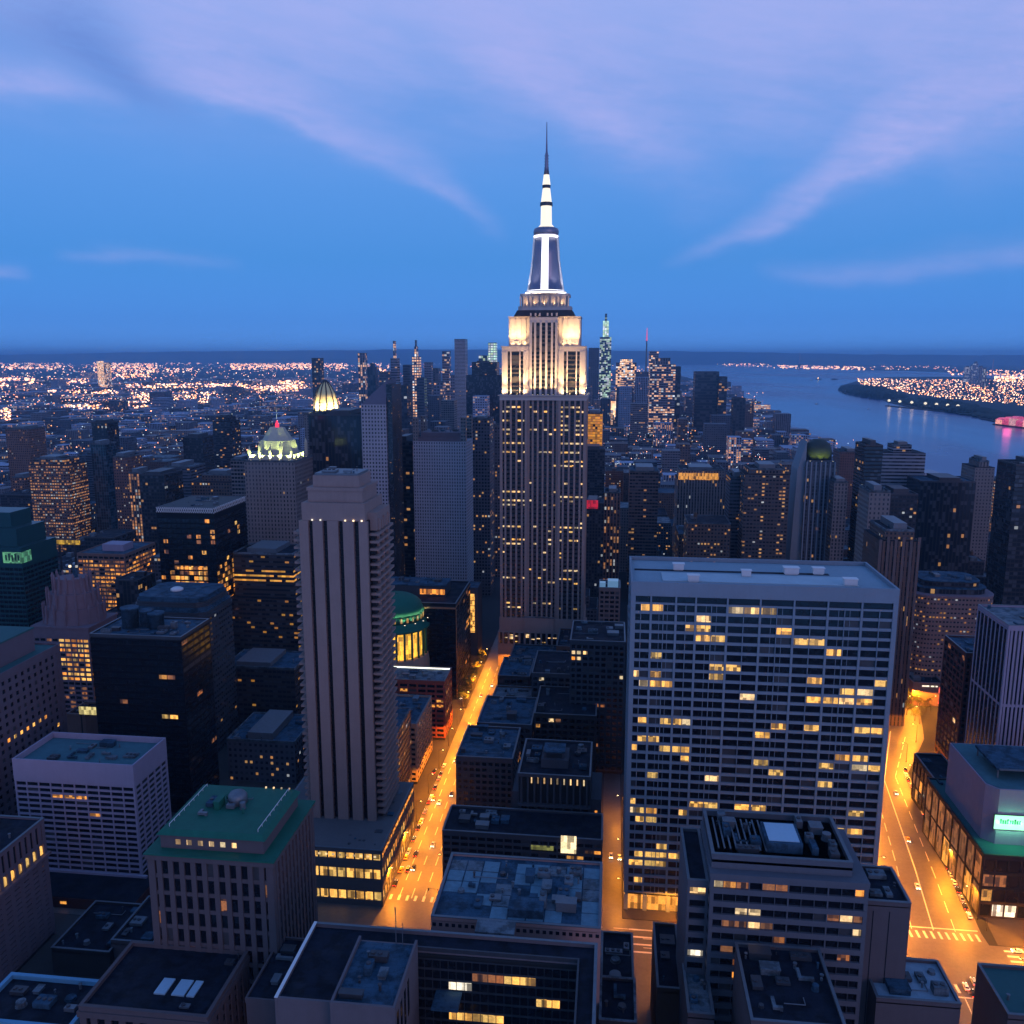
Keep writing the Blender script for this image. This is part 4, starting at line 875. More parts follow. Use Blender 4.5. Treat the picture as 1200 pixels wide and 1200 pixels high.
for k in range(6): b.single('court_lamp', lit_yellow, XP1 + 9 + k * 5.1, XP1 + 10.6 + k * 5.1, YC - 16, YC - 15.6, zr - 31, zr - 29)
b.clutter(XC1 - 26, XC1 - 4, -20, YC - 16, zr - 30 + 3, 9, 71, 4)
b.box('penthouse', bst, XP0, XP1 + 1, 0.05 - 5, YC - 3, 40, zr + 4); b.box('penthouse_roof', roof_blue, XP0 + .7, XP1 + .3, -4.3, YC - 3.7, zr + 4, zr + 4.1)
for a in ((XP0, XP0 + .7, -5, YC - 3), (XP1 + .3, XP1 + 1, -5, YC - 3), (XP0 + .7, XP1 + .3, -5, -4.3)): b.box('penthouse', bst, *a, zr + 4.0, zr + 5.4)
for k in range(4): b.single('penthouse_window', dark_glass, XP1 + .98, XP1 + 1.1, -3 + k * 4, -1.2 + k * 4, zr - 9, zr + 2)
b.clutter(XP0 + 1, XP1, -3.5, YC - 5, zr + 4.1, 4, 72, 2.6)
m = MB(); m.rod(((XP0 + XP1) / 2 + 3, YC - 3.4, zr + 4), ((XP0 + XP1) / 2 + 3, YC - 3.4, zr + 16), .16); m.rod(((XP0 + XP1) / 2 + 5, YC - 3.4, zr + 4), ((XP0 + XP1) / 2 + 5, YC - 3.4, zr + 11), .12); m.build('antenna', metal_grey, b.root)
b.finish()
# ---- blue roof with plant, behind it
b = Bld('plant_roof_building', 'building with a blue panelled roof full of plant and a pink brick parapet', 505, 704, 1076, 252, 62)
b.d = G(600, 1006, b.h)[1] - 252
b.box('wall', plain('pink_brick', (.34, .20, .18), .85), 0, b.w, 0, b.d, 0, b.h - .7)
for k in range(26): b.single('parapet_panel', roof_dark, b.w * k / 26 + .5, b.w * (k + 1) / 26 - .5, -.1, .02, b.h - 2.6, b.h - 1.4)
b.roof(0, b.w, 0, b.d, b.h, .7, .7, roof_blue, MATS['pink_brick'], metal_grey)
pan = plain('blue_roof_panel', (.10, .19, .24), .75, var=.6, scale=.5); rq = random.Random(6)
for i in range(9):
    for j in range(5):
        if rq.random() < .7: x, y = b.w * (.02 + i * .108), 2 + j * (b.d - 5) / 5; b.single('roof_panel', pan if rq.random() < .6 else roof_grey, x, x + b.w * .1, y, y + (b.d - 5) / 5 - .4, b.h, b.h + rq.uniform(.08, .3))
b.clutter(b.w * .42, b.w * .95, 4, b.d - 4, b.h + .3, 13, 81, 3.4); b.clutter(4, b.w * .4, 4, b.d - 4, b.h + .3, 5, 82, 1.2)
b.single('plant_room', roof_blue, b.w * .45, b.w * .66, 3, 10, b.h + .31, b.h + 3.2); b.finish()

# ---- banded office block in front of the slab
wal = plain('grey_blue_concrete', (.095, .10, .12), .8, var=.25, scale=.2)
b = Bld('banded_office_block', 'grey ribbon windowed office block, machinery in its sunken roof, before the pale slab', 833, 1019, 1023, 258, 32)
w, h = b.w, b.h
b.box('core', slabdark, .4, w - .4, 1.0, b.d, 0, h - 1)
b.grid('f', 0, 0, w, 4, h - 1.5, 12, 19, [1.2, .14, .14, .4, .14, .14, .4, .14, .14, .4, .14, .14, 1.2], 1.9, wal, rec=.9, pick=lit_pick(.085, 'aadpdd', 37, .72), endpier=1.2, proud=-.12)
b.grid('r', w, .2, b.d, 4, h - 1.5, 3, 19, .6, 1.9, wal, rec=.3, out=.05, proud=-.05); b.grid('l', 0, .2, b.d, 4, h - 1.5, 3, 19, .6, 1.9, wal, rec=.3, out=.05, proud=-.05)
b.box('cornice', wal, -.2, w + .2, -.2, b.d, h - 1.5, h)
ua, ub, uz = .5, w - 4.5, b.z(900, 1011, 3)
b.box('upper_wall', wal, ua, ub, 3, b.d - 1, h, uz); b.roof(ua, ub, 3, b.d - 1, uz, 1.8, .8, roof_dark, wal, metal_grey)
b.single('cooling_tower', roof_blue, ub * .42, ub * .68, 9, 22, uz, uz + 3.6); b.single('fan_deck', sky_pane, ub * .44, ub * .66, 10, 21, uz + 3.62, uz + 3.9)
b.clutter(3, ub * .4, 6, b.d - 3, uz, 9, 91, 4.0); b.clutter(ub * .7, ub - 2, 5, b.d - 2, uz, 9, 92, 3.4)
for k in range(9): b.single('pipe', metal_grey, 3 + k * 1.9, 3.5 + k * 1.9, 8, 27, uz + .9, uz + 1.3)
zl = h - 6.5; xl_ = XAT(806, 262, b.h - 6) - b.X
b.box('wing_core', slabdark, xl_ + .4, -.06, 4.8, b.d + 4, 0, zl - 1); b.grid('f', 4, xl_, -.05, 4, zl - .5, 1, 18, .8, 1.9, wal, rec=.9, pick=lit_pick(.1, 'wpd', 3, .4), proud=-.1); b.box('wing_wall', wal, xl_, xl_ + .38, 4.9, b.d + 4, 0, zl - .6)
b.roof(xl_, -.05, 4, b.d + 4, zl, 1.0, .6, roof_dark, wal, metal_grey)
xr_ = XAT(1062, 266, h - 12) - b.X; zw = h - 10
b.box('stair_tower', gst, w + .1, xr_, 4, 24, 0, zw); b.roof(w + .1, xr_, 4, 24, zw + .6, .9, .6, roof_dark, gst, metal_grey); b.clutter(w + 2, xr_ - 1, 6, 22, zw + .6, 4, 95, 1.6)
for k in range(2): b.single('joint', roof_dark, w + 3 + k * 5, w + 3.25 + k * 5, 3.9, 4.02, 0, zw - 2)
b.finish(100)
def roofbox(name, label, xl, xr, yt, Y, dep, wall, deck, n, seed, par=1.0, hm=2.6, fac=None, cop=metal_grey, base=0, rows=None, cols=6, kinds='ad', p=.1, side=None, limit=60):
    b = Bld(name, label, xl, xr, yt, Y, dep, base)
    if fac: b.box('wall', fac, 0, b.w, 0, b.d, 0, b.h - .5, cell=(3.2, 3.5))
    elif rows:
        b.box('core', slabdark, .4, b.w - .4, .8, b.d - .3, 0, b.h - .8); b.grid('f', 0, 0, b.w, 2, b.h - 1.2, cols, rows, 1.1, 1.5, wall, rec=.6, pick=lit_pick(p, kinds, seed, .5)); b.box('parapet', wall, -.1, b.w + .1, -.1, .7, b.h - 1.2, b.h - .9)
        for sd, at in (('r', b.w), ('l', 0)): b.grid(sd, at, .15, b.d, 2, b.h - 1.2, max(2, int(b.d / 5)), rows, 1.3, 1.5, wall, rec=.3, out=.04, pick=lit_pick(p * .7, kinds, seed + 1, .5), win=(side is None or side == sd))
    else: b.box('wall', wall, 0, b.w, 0, b.d, 0, b.h - .5)
    b.roof(0, b.w, 0, b.d, b.h, par, .6, deck, wall or metal_dark, cop)
    b.clutter(1.2, b.w - 1.2, 1.5, b.d - 1.5, b.h, n, seed, hm); b.finish(limit); return b
roofbox('dark_roof_building', 'near building with a wide black roof and scattered plant below the banded office block', 880, 992, 1199, 222, 33, gst, roof_dark, 9, 101, hm=2.2)
roofbox('white_roof_building', 'low brick building with a frosty blue roof beside the wide lit avenue', 1027, 1126, 1172, 254, 20, gst, plain('frosted_roof', (.24, .32, .38), .8, var=.5, scale=.3), 8, 102, hm=3.2)
roofbox('slate_roof_building', 'narrow building with a pale blue roof at the foot of the banded office block', 806, 837, 1190, 243, 22, gst, roof_grey, 3, 103, hm=1.4)
roofbox('black_walkup', 'plain black building beside the orange side street at the bottom', 703, 744, 1177, 268, 38, plain('black_brick', (.03, .028, .03), .9), roof_dark, 5, 104, hm=2.4)
roofbox('corner_walkup', 'black roof with a pale lip at the bottom edge below the plain black building', 702, 746, 1198, 245, 20, MATS['black_brick'], roof_dark, 2, 105, hm=1.2, cop=roof_grey)
b = roofbox('brown_rowhouse', 'narrow brown building with one amber lit strip beside the side street', 770, 801, 1160, 275, 36, plain('brown_brick', (.09, .05, .035), .85), roof_dark, 2, 106, hm=1.5)
b.single('shop_window', lit_amber, -.3, -.02, 3, 12, 3, 8)
roofbox('low_black_block', 'low black flat roofed block in the dark gap below the lilac office block', 60, 128, 1113, 300, 32, MATS['black_brick'], roof_dark, 5, 63, hm=2)
roofbox('low_gap_block', 'low black block squeezed between the lilac office block and the green roofed stone building', 130, 180, 1104, 303, 30, MATS['warm_grey_stone'], roof_dark, 3, 64, hm=1.5)
roofbox('teal_corner_roof', 'teal roof corner at the bottom right edge by the wide avenue', 1181, 1290, 1192, 262, 24, gst, MATS['teal_flat_roof'], 3, 107, hm=1.6)

# ---- terraced block in the middle of the block
nvy = plain('navy_stone', (.05, .053, .065), .8, var=.25, scale=.2)
b = Bld('terrace_podium', 'dark stepped block with a bright white screen on its wall, right of the orange avenue', 518, 706, 975, 374, 24)
zpod = b.h
b.box('core', slabdark, .4, b.w - .4, .8, b.d, 0, b.h - .6); b.grid('f', 0, 0, b.w, 2, b.h - 1, 18, 9, .7, 1.4, nvy, rec=.6, pick=lit_pick(.06, 'ad', 43, .6)); b.box('wall', nvy, -.05, .38, .85, b.d, 0, b.h - 1); b.box('wall', nvy, b.w - .38, b.w + .05, .85, b.d, 0, b.h - 1)
b.roof(0, b.w, 0, b.d, b.h, .9, .6, roof_dark, nvy, metal_grey); b.clutter(2, b.w * .42, 3, b.d - 3, b.h, 9, 111, 2.4)
b.single('screen', glow('white_screen', (.95, .95, .75), 1.3, lo=.5), b.w * .745, b.w * .84, -.5, -.12, b.z(660, 999), b.z(660, 979)); b.single('sign_strip', glow('coloured_strip', (.6, .7, .2), .35), b.w * .56, b.w * .70, -.4, -.12, b.z(640, 996), b.z(640, 991)); b.finish(100)
b = Bld('colonnaded_block', 'dark navy block with white lit columns below its roof and a square penthouse', 607, 692, 909, 400, 40)
b.box('core', slabdark, .4, b.w - .4, 2.2, b.d, 0, b.h - .6); n_ = 11; zc0, zc1 = b.z(650, 944), b.z(650, 912)
for k in range(n_): x = b.w * (k + .5) / n_; m = MB(); m.cyl(x, .9, .55, zc0, zc1, 10); m.cyl(x, .9, .8, zc1 - .6, zc1, 8); m.build('column', nvy, b.root)
for k in range(n_ - 1): x = b.w * (k + 1) / n_; b.single('column_lamp', lit_pale, x - .35, x + .35, 1.7, 2.15, zc1 - 4.2, zc1 - .8) if k > 0 else None
b.box('entablature', nvy, -.2, b.w + .2, -.2, b.d, zc1 + .02, b.h); b.box('ledge', nvy, -.2, b.w + .2, -.2, 2.1, zc0 - 1.2, zc0 - .02); b.box('wall', nvy, -.1, .38, 2.3, b.d, 0, zc1); b.box('wall', nvy, b.w - .38, b.w + .1, 2.3, b.d, 0, zc1)
b.grid('f', 2.2, .4, b.w - .4, 22, zc0 - 1.2, 8, 4, .8, 1.2, nvy, rec=.02, out=.4, pick=lit_pick(.05, 'd', 3, .3)); b.box('side_bay', nvy, -3.2, -.25, 3, b.d - 6, 0, b.h - 10); b.box('side_bay#2', nvy, b.w + .25, b.w + 5.5, 3, b.d - 8, 0, b.h - 12); b.single('amber_slot', lit_amber, b.w + 2.4, b.w + 3.6, 2.8, 2.98, b.h - 32, b.h - 18)
b.roof(0, b.w, 0, b.d, b.h + .5, .8, .6, roof_dark, nvy, metal_grey); b.box('penthouse', nvy, b.w * .3, b.w * .68, 9, 24, b.h + .5, b.h + 5); b.box('penthouse', nvy, b.w * .34, b.w * .62, 11, 21, b.h + 5, b.h + 8); b.single('louvre', slabdark, b.w * .37, b.w * .59, 10.85, 10.98, b.h + 5.2, b.h + 7.6); b.box('penthouse_cap', roof_blue, b.w * .33, b.w * .63, 10.7, 21.3, b.h + 8, b.h + 8.5)
b.clutter(2, b.w * .28, 6, b.d - 3, b.h + .5, 4, 113, 2); b.clutter(b.w * .72, b.w - 2, 6, b.d - 3, b.h + .5, 4, 114, 2); b.finish(60)
roofbox('avenue_block', 'dark block with a blue roof hugging the right side of the orange avenue', 534, 601, 888, 432, 40, nvy, roof_blue, 9, 115, rows=11, cols=9, p=.03)
roofbox('floor_banded_block', 'dark block of thin floor bands standing left of the pale slab tower', 668, 733, 752, 505, 40, nvy, roof_dark, 7, 116, rows=22, cols=9, p=.05, kinds='dap')
def gap(label, x0, x1, Y, dep, hh, wall, deck, n, seed, rows):
    z_ = hh; a, y_ = PR(x0, Y, z_); c, _ = PR(x1, Y, z_); return roofbox('low_dark_building', label, a, c, y_, Y, dep, wall, deck, n, seed, rows=rows, cols=max(4, int((x1 - x0) / 4)), p=.05, kinds='adp', hm=3.4)
gap('navy building with a blue roof, second behind the avenue block along the orange avenue', -76.5, -44, 480, 42, 40, nvy, roof_blue, 7, 151, 10)
gap('charcoal building with a black roof next to the second avenue block toward the lane', -43, -6, 486, 44, 45, MATS['black_brick'], roof_dark, 7, 152, 11)
gap('low brown building with a grey roof nearest the bend of the orange avenue', -76.5, -50, 528, 40, 29, MATS['brown_brick'], roof_grey, 6, 153, 7)
gap('taller navy building with a black roof between the avenue bend and the lane', -49, -6, 534, 44, 52, nvy, roof_dark, 7, 154, 13)
gap('low black building beside the trees at the far end of the orange avenue', -76.5, -54, 574, 38, 34, MATS['black_brick'], roof_blue, 5, 155, 8)
gap('dark building filling the block before the foot of the tallest skyscraper', -53, -5, 582, 44, 30, nvy, roof_dark, 8, 156, 7)
gap('row building with a pale roof directly below the base of the tallest skyscraper', -76, -40, 632, 40, 24, MATS['black_brick'], roof_blue, 6, 157, 6)
gap('black roofed row building below the right half of the tallest skyscraper', -39, -5, 630, 44, 38, MATS['brown_brick'], roof_dark, 6, 158, 9)
b = roofbox('skylit_tower', 'brown stone tower topped by a bright blue skylight, right of the tallest skyscraper', 702, 727, 690, 640, 24, plain('brown_stone', (.12, .09, .085), .85), roof_blue, 2, 117, rows=22, cols=4, p=.03)
b.single('skylight', glow('blue_skylight', (.25, .55, 1), .35, room=False), b.w * .4, b.w * .9, 1, 9, b.h + .5, b.h + 6)
b.single('skylight', MATS['blue_skylight'], .5, b.w * .3, 1, 6, b.h + .5, b.h + 4.5)

# ---- along the left side of the avenue
ost = plain('avenue_stone', (.33, .23, .17), .85, var=.25, scale=.2)
roofbox('corner_stone_block', 'stone office block washed orange by the street lamps on the left of the avenue', 440, 488, 848, 478, 44, ost, roof_blue, 8, 121, rows=11, cols=6, p=.04, kinds='d')
b = roofbox('red_brick_block', 'red brick block with a bright white light line along its roof edge', 425, 521, 796, 540, 26, plain('red_brick', (.22, .055, .04), .85), roof_grey, 8, 122, rows=11, cols=9, p=.05, kinds='ad')
b.single('light_line', glow('white_light_line', (.95, 1, .85), 2.2, room=False), b.w * .2, b.w - .6, b.d - 1.6, b.d - 1.1, b.h + .1, b.h + .8)
b = Bld('domed_hall', 'round hall with a green copper dome and gold lit columns', 417, 493, 775, 584, 5, cat='hall')
r_ = b.w / 2; m = MB(); m.lathe(r_, r_, [(r_ * 1.04, 0), (r_ * 1.04, b.h - 6), (r_ * 1.0, b.h)], 32, smooth=False); m.build('base', ost, b.root)
zq = b.z(455, 744); zd = b.z(455, 735); zp = b.z(455, 705)
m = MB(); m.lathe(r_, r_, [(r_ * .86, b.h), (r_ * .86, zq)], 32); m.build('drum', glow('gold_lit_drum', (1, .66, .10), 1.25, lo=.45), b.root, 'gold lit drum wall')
for k in range(24): a = 2 * math.pi * k / 24; m = MB(); m.cyl(r_ + r_ * .95 * math.cos(a), r_ + r_ * .95 * math.sin(a), .85, b.h, zq, 8); m.build('column', copper, b.root)
m = MB(); m.lathe(r_, r_, [(r_ * 1.06, zq), (r_ * 1.06, zq + 1.5), (r_ * .98, zq + 1.8), (r_ * .93, zd)], 32); m.lathe(r_, r_, [(r_ * .86, zd), (r_ * .86, zd + 6)], 32)
m.build('cornice', copper, b.root)
for k in range(28): a = 2 * math.pi * k / 28; m = MB(); m.box(-.7, .7, -.2, .2, 0, 3.4); o = m.build('attic_window', lit_yellow, b.root, 'gold lit attic window'); o.location = (r_ + r_ * .875 * math.cos(a), r_ + r_ * .875 * math.sin(a), zd + 1.2); o.rotation_euler = (0, 0, a + math.pi / 2)
m = MB(); m.lathe(r_, r_, [(r_ * .9, zd + 6), (r_ * .86, zd + 9)] + [(r_ * .84 * math.cos(R(t_)), zd + 9 + (zp - zd - 9) * math.sin(R(t_))) for t_ in range(8, 90, 9)] + [(.4, zp)], 32); m.build('dome', copper, b.root)
for k in range(10):
    a = R(180 + k * 20); flood(b, r_ + r_ * 1.02 * math.cos(a), r_ + r_ * 1.02 * math.sin(a), zd + .2, r_ + r_ * .5 * math.cos(a), r_ + r_ * .5 * math.sin(a), zp + 4, 5000, col=(.75, 1, .55), angle=100)
b.finish()
b = Bld('black_slab_block', 'black glass block with copper coloured roof edges behind the domed hall', 440, 534, 706, 612, 66)
b.box('core', slabdark, .3, b.w - .3, .3, b.d, 0, b.h - .5); b.grid('f', 0, 0, b.w, 2, b.h - 2, 12, 20, .3, 1.2, blk, rec=.25, proud=.04); b.grid('r', b.w, .1, b.d, 2, b.h - 2, 10, 20, .4, 1.2, blk, rec=.25, out=.04, proud=.04, pick=lit_pick(.06, 'dda', 4, .3))
edge = plain('copper_trim', (.40, .20, .10), .5, .5); b.box('trim', edge, -.2, b.w + .25, -.3, -.02, b.h - 3.2, b.h - 2); b.box('trim', edge, b.w + .06, b.w + .4, 0, b.d, b.h - 2, b.h - 1.2); b.box('trim', edge, b.w + .05, b.w + .5, -.3, .6, 2, b.h - 3.3)
b.roof(0, b.w, 0, b.d, b.h, 1.0, .7, roof_dark, blk, metal_grey); b.box('penthouse', metal_dark, 2, b.w - 12, 22, 44, b.h, b.h + 8); b.single('penthouse_window', lit_amber, b.w * .48, b.w - 12.5, 21.6, 21.95, b.h + 1.5, b.h + 5.5); b.box('penthouse_roof', roof_blue, 1.4, b.w - 11.4, 21.4, 44.6, b.h + 8, b.h + 8.8); b.clutter(4, b.w - 16, 24, 42, b.h + 8.8, 6, 131, 2.4); b.finish(60)
b = Bld('gold_front_building', 'narrow building with one tall gold lit glass front beside the avenue', 540, 560, 690, 690, 22)
b.box('wall', nvy, 0, b.w, .4, b.d, 0, b.h); b.single('lit_glass_front', lit_yellow, b.w * .25, b.w * .8, -.2, .36, b.z(550, 741), b.z(550, 696)); 
for k in range(7): zz = b.z(550, 740 - k * 6); b.box('frame', metal_dark, b.w * .2, b.w * .85, -.35, -.22, zz, zz + .5)
b.roof(0, b.w, .4, b.d, b.h + .6, .6, .5, roof_blue, nvy); b.finish()
roofbox('left_street_shop', 'low shop with a bright pale sign band beside the left orange street', 78, 100, 838, 490, 20, brk, roof_dark, 2, 141).single('sign_band', lit_white, 0, 1, -.2, -.05, 2, 6)
o = Bld('shop_sign', 'long glowing pale yellow sign between the stone block and the black glass tower', 92, 112, 828, 470, 2, cat='sign'); o.single('lit_panel', glow('pale_yellow_sign', (1, .85, .35), 1.1, lo=.6), 0, o.w, 0, .3, o.h - 5, o.h); o.single('post', metal_dark, .4, 1, .32, .9, 0, o.h); o.finish()
# ---- middle distance towers
FMATS = {
 'grey': facade_mat('grey_face', (.13, .125, .14), .5, .5, .06), 'slate': facade_mat('slate_face', (.06, .068, .09), .6, .5, .07), 'brown': facade_mat('brown_face', (.10, .062, .05), .45, .5, .08),
 'brick': facade_mat('brick_face', (.13, .062, .05), .42, .5, .09), 'stone': facade_mat('stone_face', (.17, .145, .14), .4, .55, .03), 'dark': facade_mat('dark_face', (.015, .016, .022), .75, .6, .05), 'black': facade_mat('black_face', (.007, .008, .011), .85, .7, .02),
 'lit': facade_mat('lit_brick_face', (.15, .08, .06), .55, .5, .42, (1, .5, .22), .6, row=.25), 'amber': facade_mat('amber_face', (.35, .18, .05), .9, .8, 2.5, (1, .42, .04), .75, row=0, cool=0),
 'grid': facade_mat('grid_face', (.30, .29, .33), .5, .48, .0), 'column': facade_mat('column_lit_face', (.07, .055, .055), .6, .5, .28, (1, .55, .22), .75, row=.5), 'colband': facade_mat('lit_column_face', (.075, .06, .06), .6, .52, .22, (1, .55, .22), .85, row=1.0, vert=True, cool=.1), 'goldband': facade_mat('gold_band_face', (.025, .02, .022), .92, .42, .16, (1, .5, .08), .9, row=1.0, cool=0), 'pale': facade_mat('pale_face', (.36, .35, .38), .45, .5, .05), 'teal': facade_mat('teal_face', (.02, .10, .14), .8, .7, .0), 'band': facade_mat('banded_face', (.20, .22, .26), 1.0, .5, .02)}
ROOFS = {'dark': roof_dark, 'blue': roof_blue, 'grey': roof_grey}
NAMED = []
def tower(name, label, xl, xr, yt, Y, dep, fac='grey', roof='dark', pitch=(3.2, 3.6), tiers=(), n=3, seed=1, tank=False, cat='tower', pent=True, note=None):
    b = Bld(name, label, xl, xr, yt, Y, dep, cat=cat); F_ = FMATS[fac]
    m = MB(); m.box(0, b.w, 0, b.d, 0, b.h, cell=pitch); m.build('wall', F_, b.root)
    x0, x1, y0, y1, z = 0, b.w, 0, b.d, b.h
    for (ins, py) in tiers:                                  # set back upper stages
        zt_ = HIT(xl, py, Y + ins)[1]; k = MB(); k.box(x0, x1, y0, y1, z, z + .5); k.build('ledge', ROOFS[roof], b.root)
        x0, x1, y0, y1 = x0 + ins, x1 - ins, y0 + ins * .6, y1 - ins
        m = MB(); m.box(x0, x1, y0, y1, z + .5, zt_, cell=pitch); m.build('upper_wall', F_, b.root); z = zt_
    t_ = min(.6, (x1 - x0) / 12); b.roof(x0, x1, y0, y1, z + .65, .9, t_, ROOFS[roof], metal_dark if fac in ('dark', 'black') else roof_grey)
    rd = random.Random(seed)
    if pent and x1 - x0 > 8:
        a, c = x0 + (x1 - x0) * rd.uniform(.15, .35), x0 + (x1 - x0) * rd.uniform(.6, .85); m = MB(); m.box(a, c, y0 + 2.5, max(y0 + 5, y1 - 3), z + .65, z + .65 + rd.uniform(3, 5)); m.build('penthouse', metal_dark if fac in ('dark', 'black') else metal_grey, b.root)
    if n: b.clutter(x0 + 1, x1 - 1, y0 + 1, y1 - 1, z + .66, n, seed, 2.5)
    b.finish(); b.top = z + .65; NAMED.append((xl, xr, Y)); return b
pick_ = lambda **k: k
tower('brick_tower', 'tall brick apartment block with warm lit window columns near the left edge', 33, 79, 545, 1000, 40, 'lit', tiers=((6, 538),), seed=201)
tower('ochre_tower', 'slim block speckled with ochre lit windows at the far left', 6, 33, 503, 1250, 40, 'lit', seed=202)
tower('pink_lit_block', 'narrow pinkish lit apartment block at the left edge in front of the ochre one', 14, 28, 560, 1080, 30, 'lit', seed=203)
tower('teal_slab', 'smooth teal slab tower without visible windows, left of the dark golden tower', 106, 123, 521, 1040, 26, 'teal', 'blue', n=1, seed=204)
tower('dark_capped_tower', 'dark square topped tower just behind the smooth teal slab', 107, 125, 496, 1200, 30, 'black', seed=205)
tower('rose_tower', 'rose brick tower with a few lit window rows right of the teal slab', 132, 149, 536, 980, 34, 'brick', seed=206)
tower('lit_grid_block', 'small block with a bright speckle of lit windows beside the black slab', 150, 163, 555, 930, 28, 'lit', seed=207)
tower('black_slab', 'plain black slab tower between the glowing brick block and the dark golden tower', 163, 192, 557, 860, 40, 'black', n=2, seed=208)
tower('pale_flat_block', 'grey blue office block with a pale flat roof beside the plain black slab', 192, 222, 548, 960, 40, 'slate', 'grey', seed=209)
tower('small_black_tower', 'small plain black tower standing back left of the green crowned tower', 214, 237, 513, 1150, 34, 'black', seed=210)
tower('round_top_tower', 'dark tower with a broad rounded top left of the green crowned tower', 249, 270, 494, 1300, 36, 'dark', tiers=((5, 489),), seed=211)
tower('lamp_lit_block', 'low brown block with a bright orange lit storey left of the green crowned tower', 224, 278, 565, 900, 40, 'brown', tiers=((10, 556),), seed=212)
tower('grey_annex', 'grey stone annex with even windows just left of the green crowned tower', 270, 288, 540, 780, 30, 'stone', seed=213)
# ornate crown lit green with a red beacon
b = tower('green_crowned_tower', 'grey stone tower with an ornate crown floodlit yellow green and a red beacon', 286, 345, 541, 720, 46, 'stone', 'dark', (3.0, 3.6), n=0, pent=False)
crn = plain('crown_stone', (.40, .38, .30), .8); zc = b.z(320, 503); cx, cy = b.w / 2, 22; H0 = b.top
m = MB(); m.box(b.w * .08, b.w * .92, 4, 40, H0 - .6, H0 + 5); m.solid(m.ngon(cx, cy, b.w * .40, 8, 17, .39), H0 + 5, H0 + (zc - H0) * .6, 0, m.ngon(cx, cy, b.w * .33, 8, 14, .39)); m.solid(m.ngon(cx, cy, b.w * .30, 8, 12, .39), H0 + (zc - H0) * .6, zc, 0, m.ngon(cx, cy, b.w * .14, 8, 6, .39)); m.build('crown', crn, b.root)
for k in range(10):
    x = b.w * (.08 + .84 * (k % 5) / 4); y = 4 if k < 5 else 40; m = MB(); m.box(x - 1.1, x + 1.1, y - 1.1, y + 1.1, H0, H0 + 9 + (k % 2) * 4); m.cyl(x, y, 1.3, H0 + 9 + (k % 2) * 4, H0 + 13 + (k % 2) * 4, 6, r2=.1); m.build('pinnacle', crn, b.root)
for k in range(5): flood(b, b.w * (.12 + .19 * k), 1.2, H0 + .3, b.w * (.2 + .15 * k), 12, zc, 36000, col=(.85, 1, .32), angle=80)
for k in range(3): flood(b, b.w - .9, 8 + k * 12, H0 + .3, b.w * .6, 20, zc, 28000, col=(.85, 1, .32), angle=100)
for k in range(5): spot(b.root, (b.w * (.1 + .2 * k), 4.6, H0 + 5.4), (b.w * (.3 + .1 * k), 14, zc), 26000, col=(.85, 1, .32), angle=120, blend=1.0)
redg = glow('red_beacon', (1, .03, .08), 1.6, room=False); m = MB(); m.cyl(cx, cy, 1.7, zc, zc + 3, 10); m.cyl(cx, cy, 1.4, zc + 3, zc + 6, 10, r2=.4); m.build('beacon', redg, b.root, 'glowing red beacon')
m = MB(); m.cyl(cx, cy, .45, zc + 7, zc + 17, 6, r2=.12); m.build('finial', steel_white, b.root)
# gold roofed tower
b = tower('gold_roofed_tower', 'tower crowned by a glowing gold pointed dome behind the black office slab', 356, 396, 486, 1100, 44, 'stone', n=0, pent=False, seed=215)
gm, t_, p_ = bsdf('gilded_roof'); p_.inputs['Base Color'].default_value = (.80, .66, .30, 1); p_.inputs['Roughness'].default_value = .6
zc = b.z(377, 446); cx = b.w / 2; rr_ = (XAT(391, 1100, b.h) - XAT(363, 1100, b.h)) / 2; H0 = b.top
prof = [(1, 0), (.98, .2), (.90, .40), (.75, .60), (.53, .78), (.27, .92), (.04, 1.0)]
for k in range(10):                                          # ribs of the dome
    a = 2 * math.pi * k / 10 + .1; m = MB()
    for i in range(len(prof) - 1): m.rod((cx + rr_ * prof[i][0] * 1.03 * math.cos(a), 22 + rr_ * prof[i][0] * 1.03 * math.sin(a), H0 + (zc - H0) * prof[i][1]), (cx + rr_ * prof[i + 1][0] * 1.03 * math.cos(a), 22 + rr_ * prof[i + 1][0] * 1.03 * math.sin(a), H0 + (zc - H0) * prof[i + 1][1]), .9, 5)
    m.build('rib', lime_dark, b.root)
m = MB(); m.lathe(cx, 22, [(rr_ * r_, H0 + (zc - H0) * z_) for r_, z_ in prof], 20); m.build('dome', gm, b.root)
for k in range(7): a = R(180 + k * 30); flood(b, cx + (rr_ + 6) * math.cos(a), 22 + (rr_ + 6) * math.sin(a), H0 + .2, cx + rr_ * .6 * math.cos(a), 22 + rr_ * .6 * math.sin(a), zc - 6, 170000, col=(1, .74, .36), angle=90)
tower('black_office_slab', 'black office slab with a few lit panes in front of the gold roofed tower', 361, 425, 487, 800, 40, 'black', n=4, seed=216)
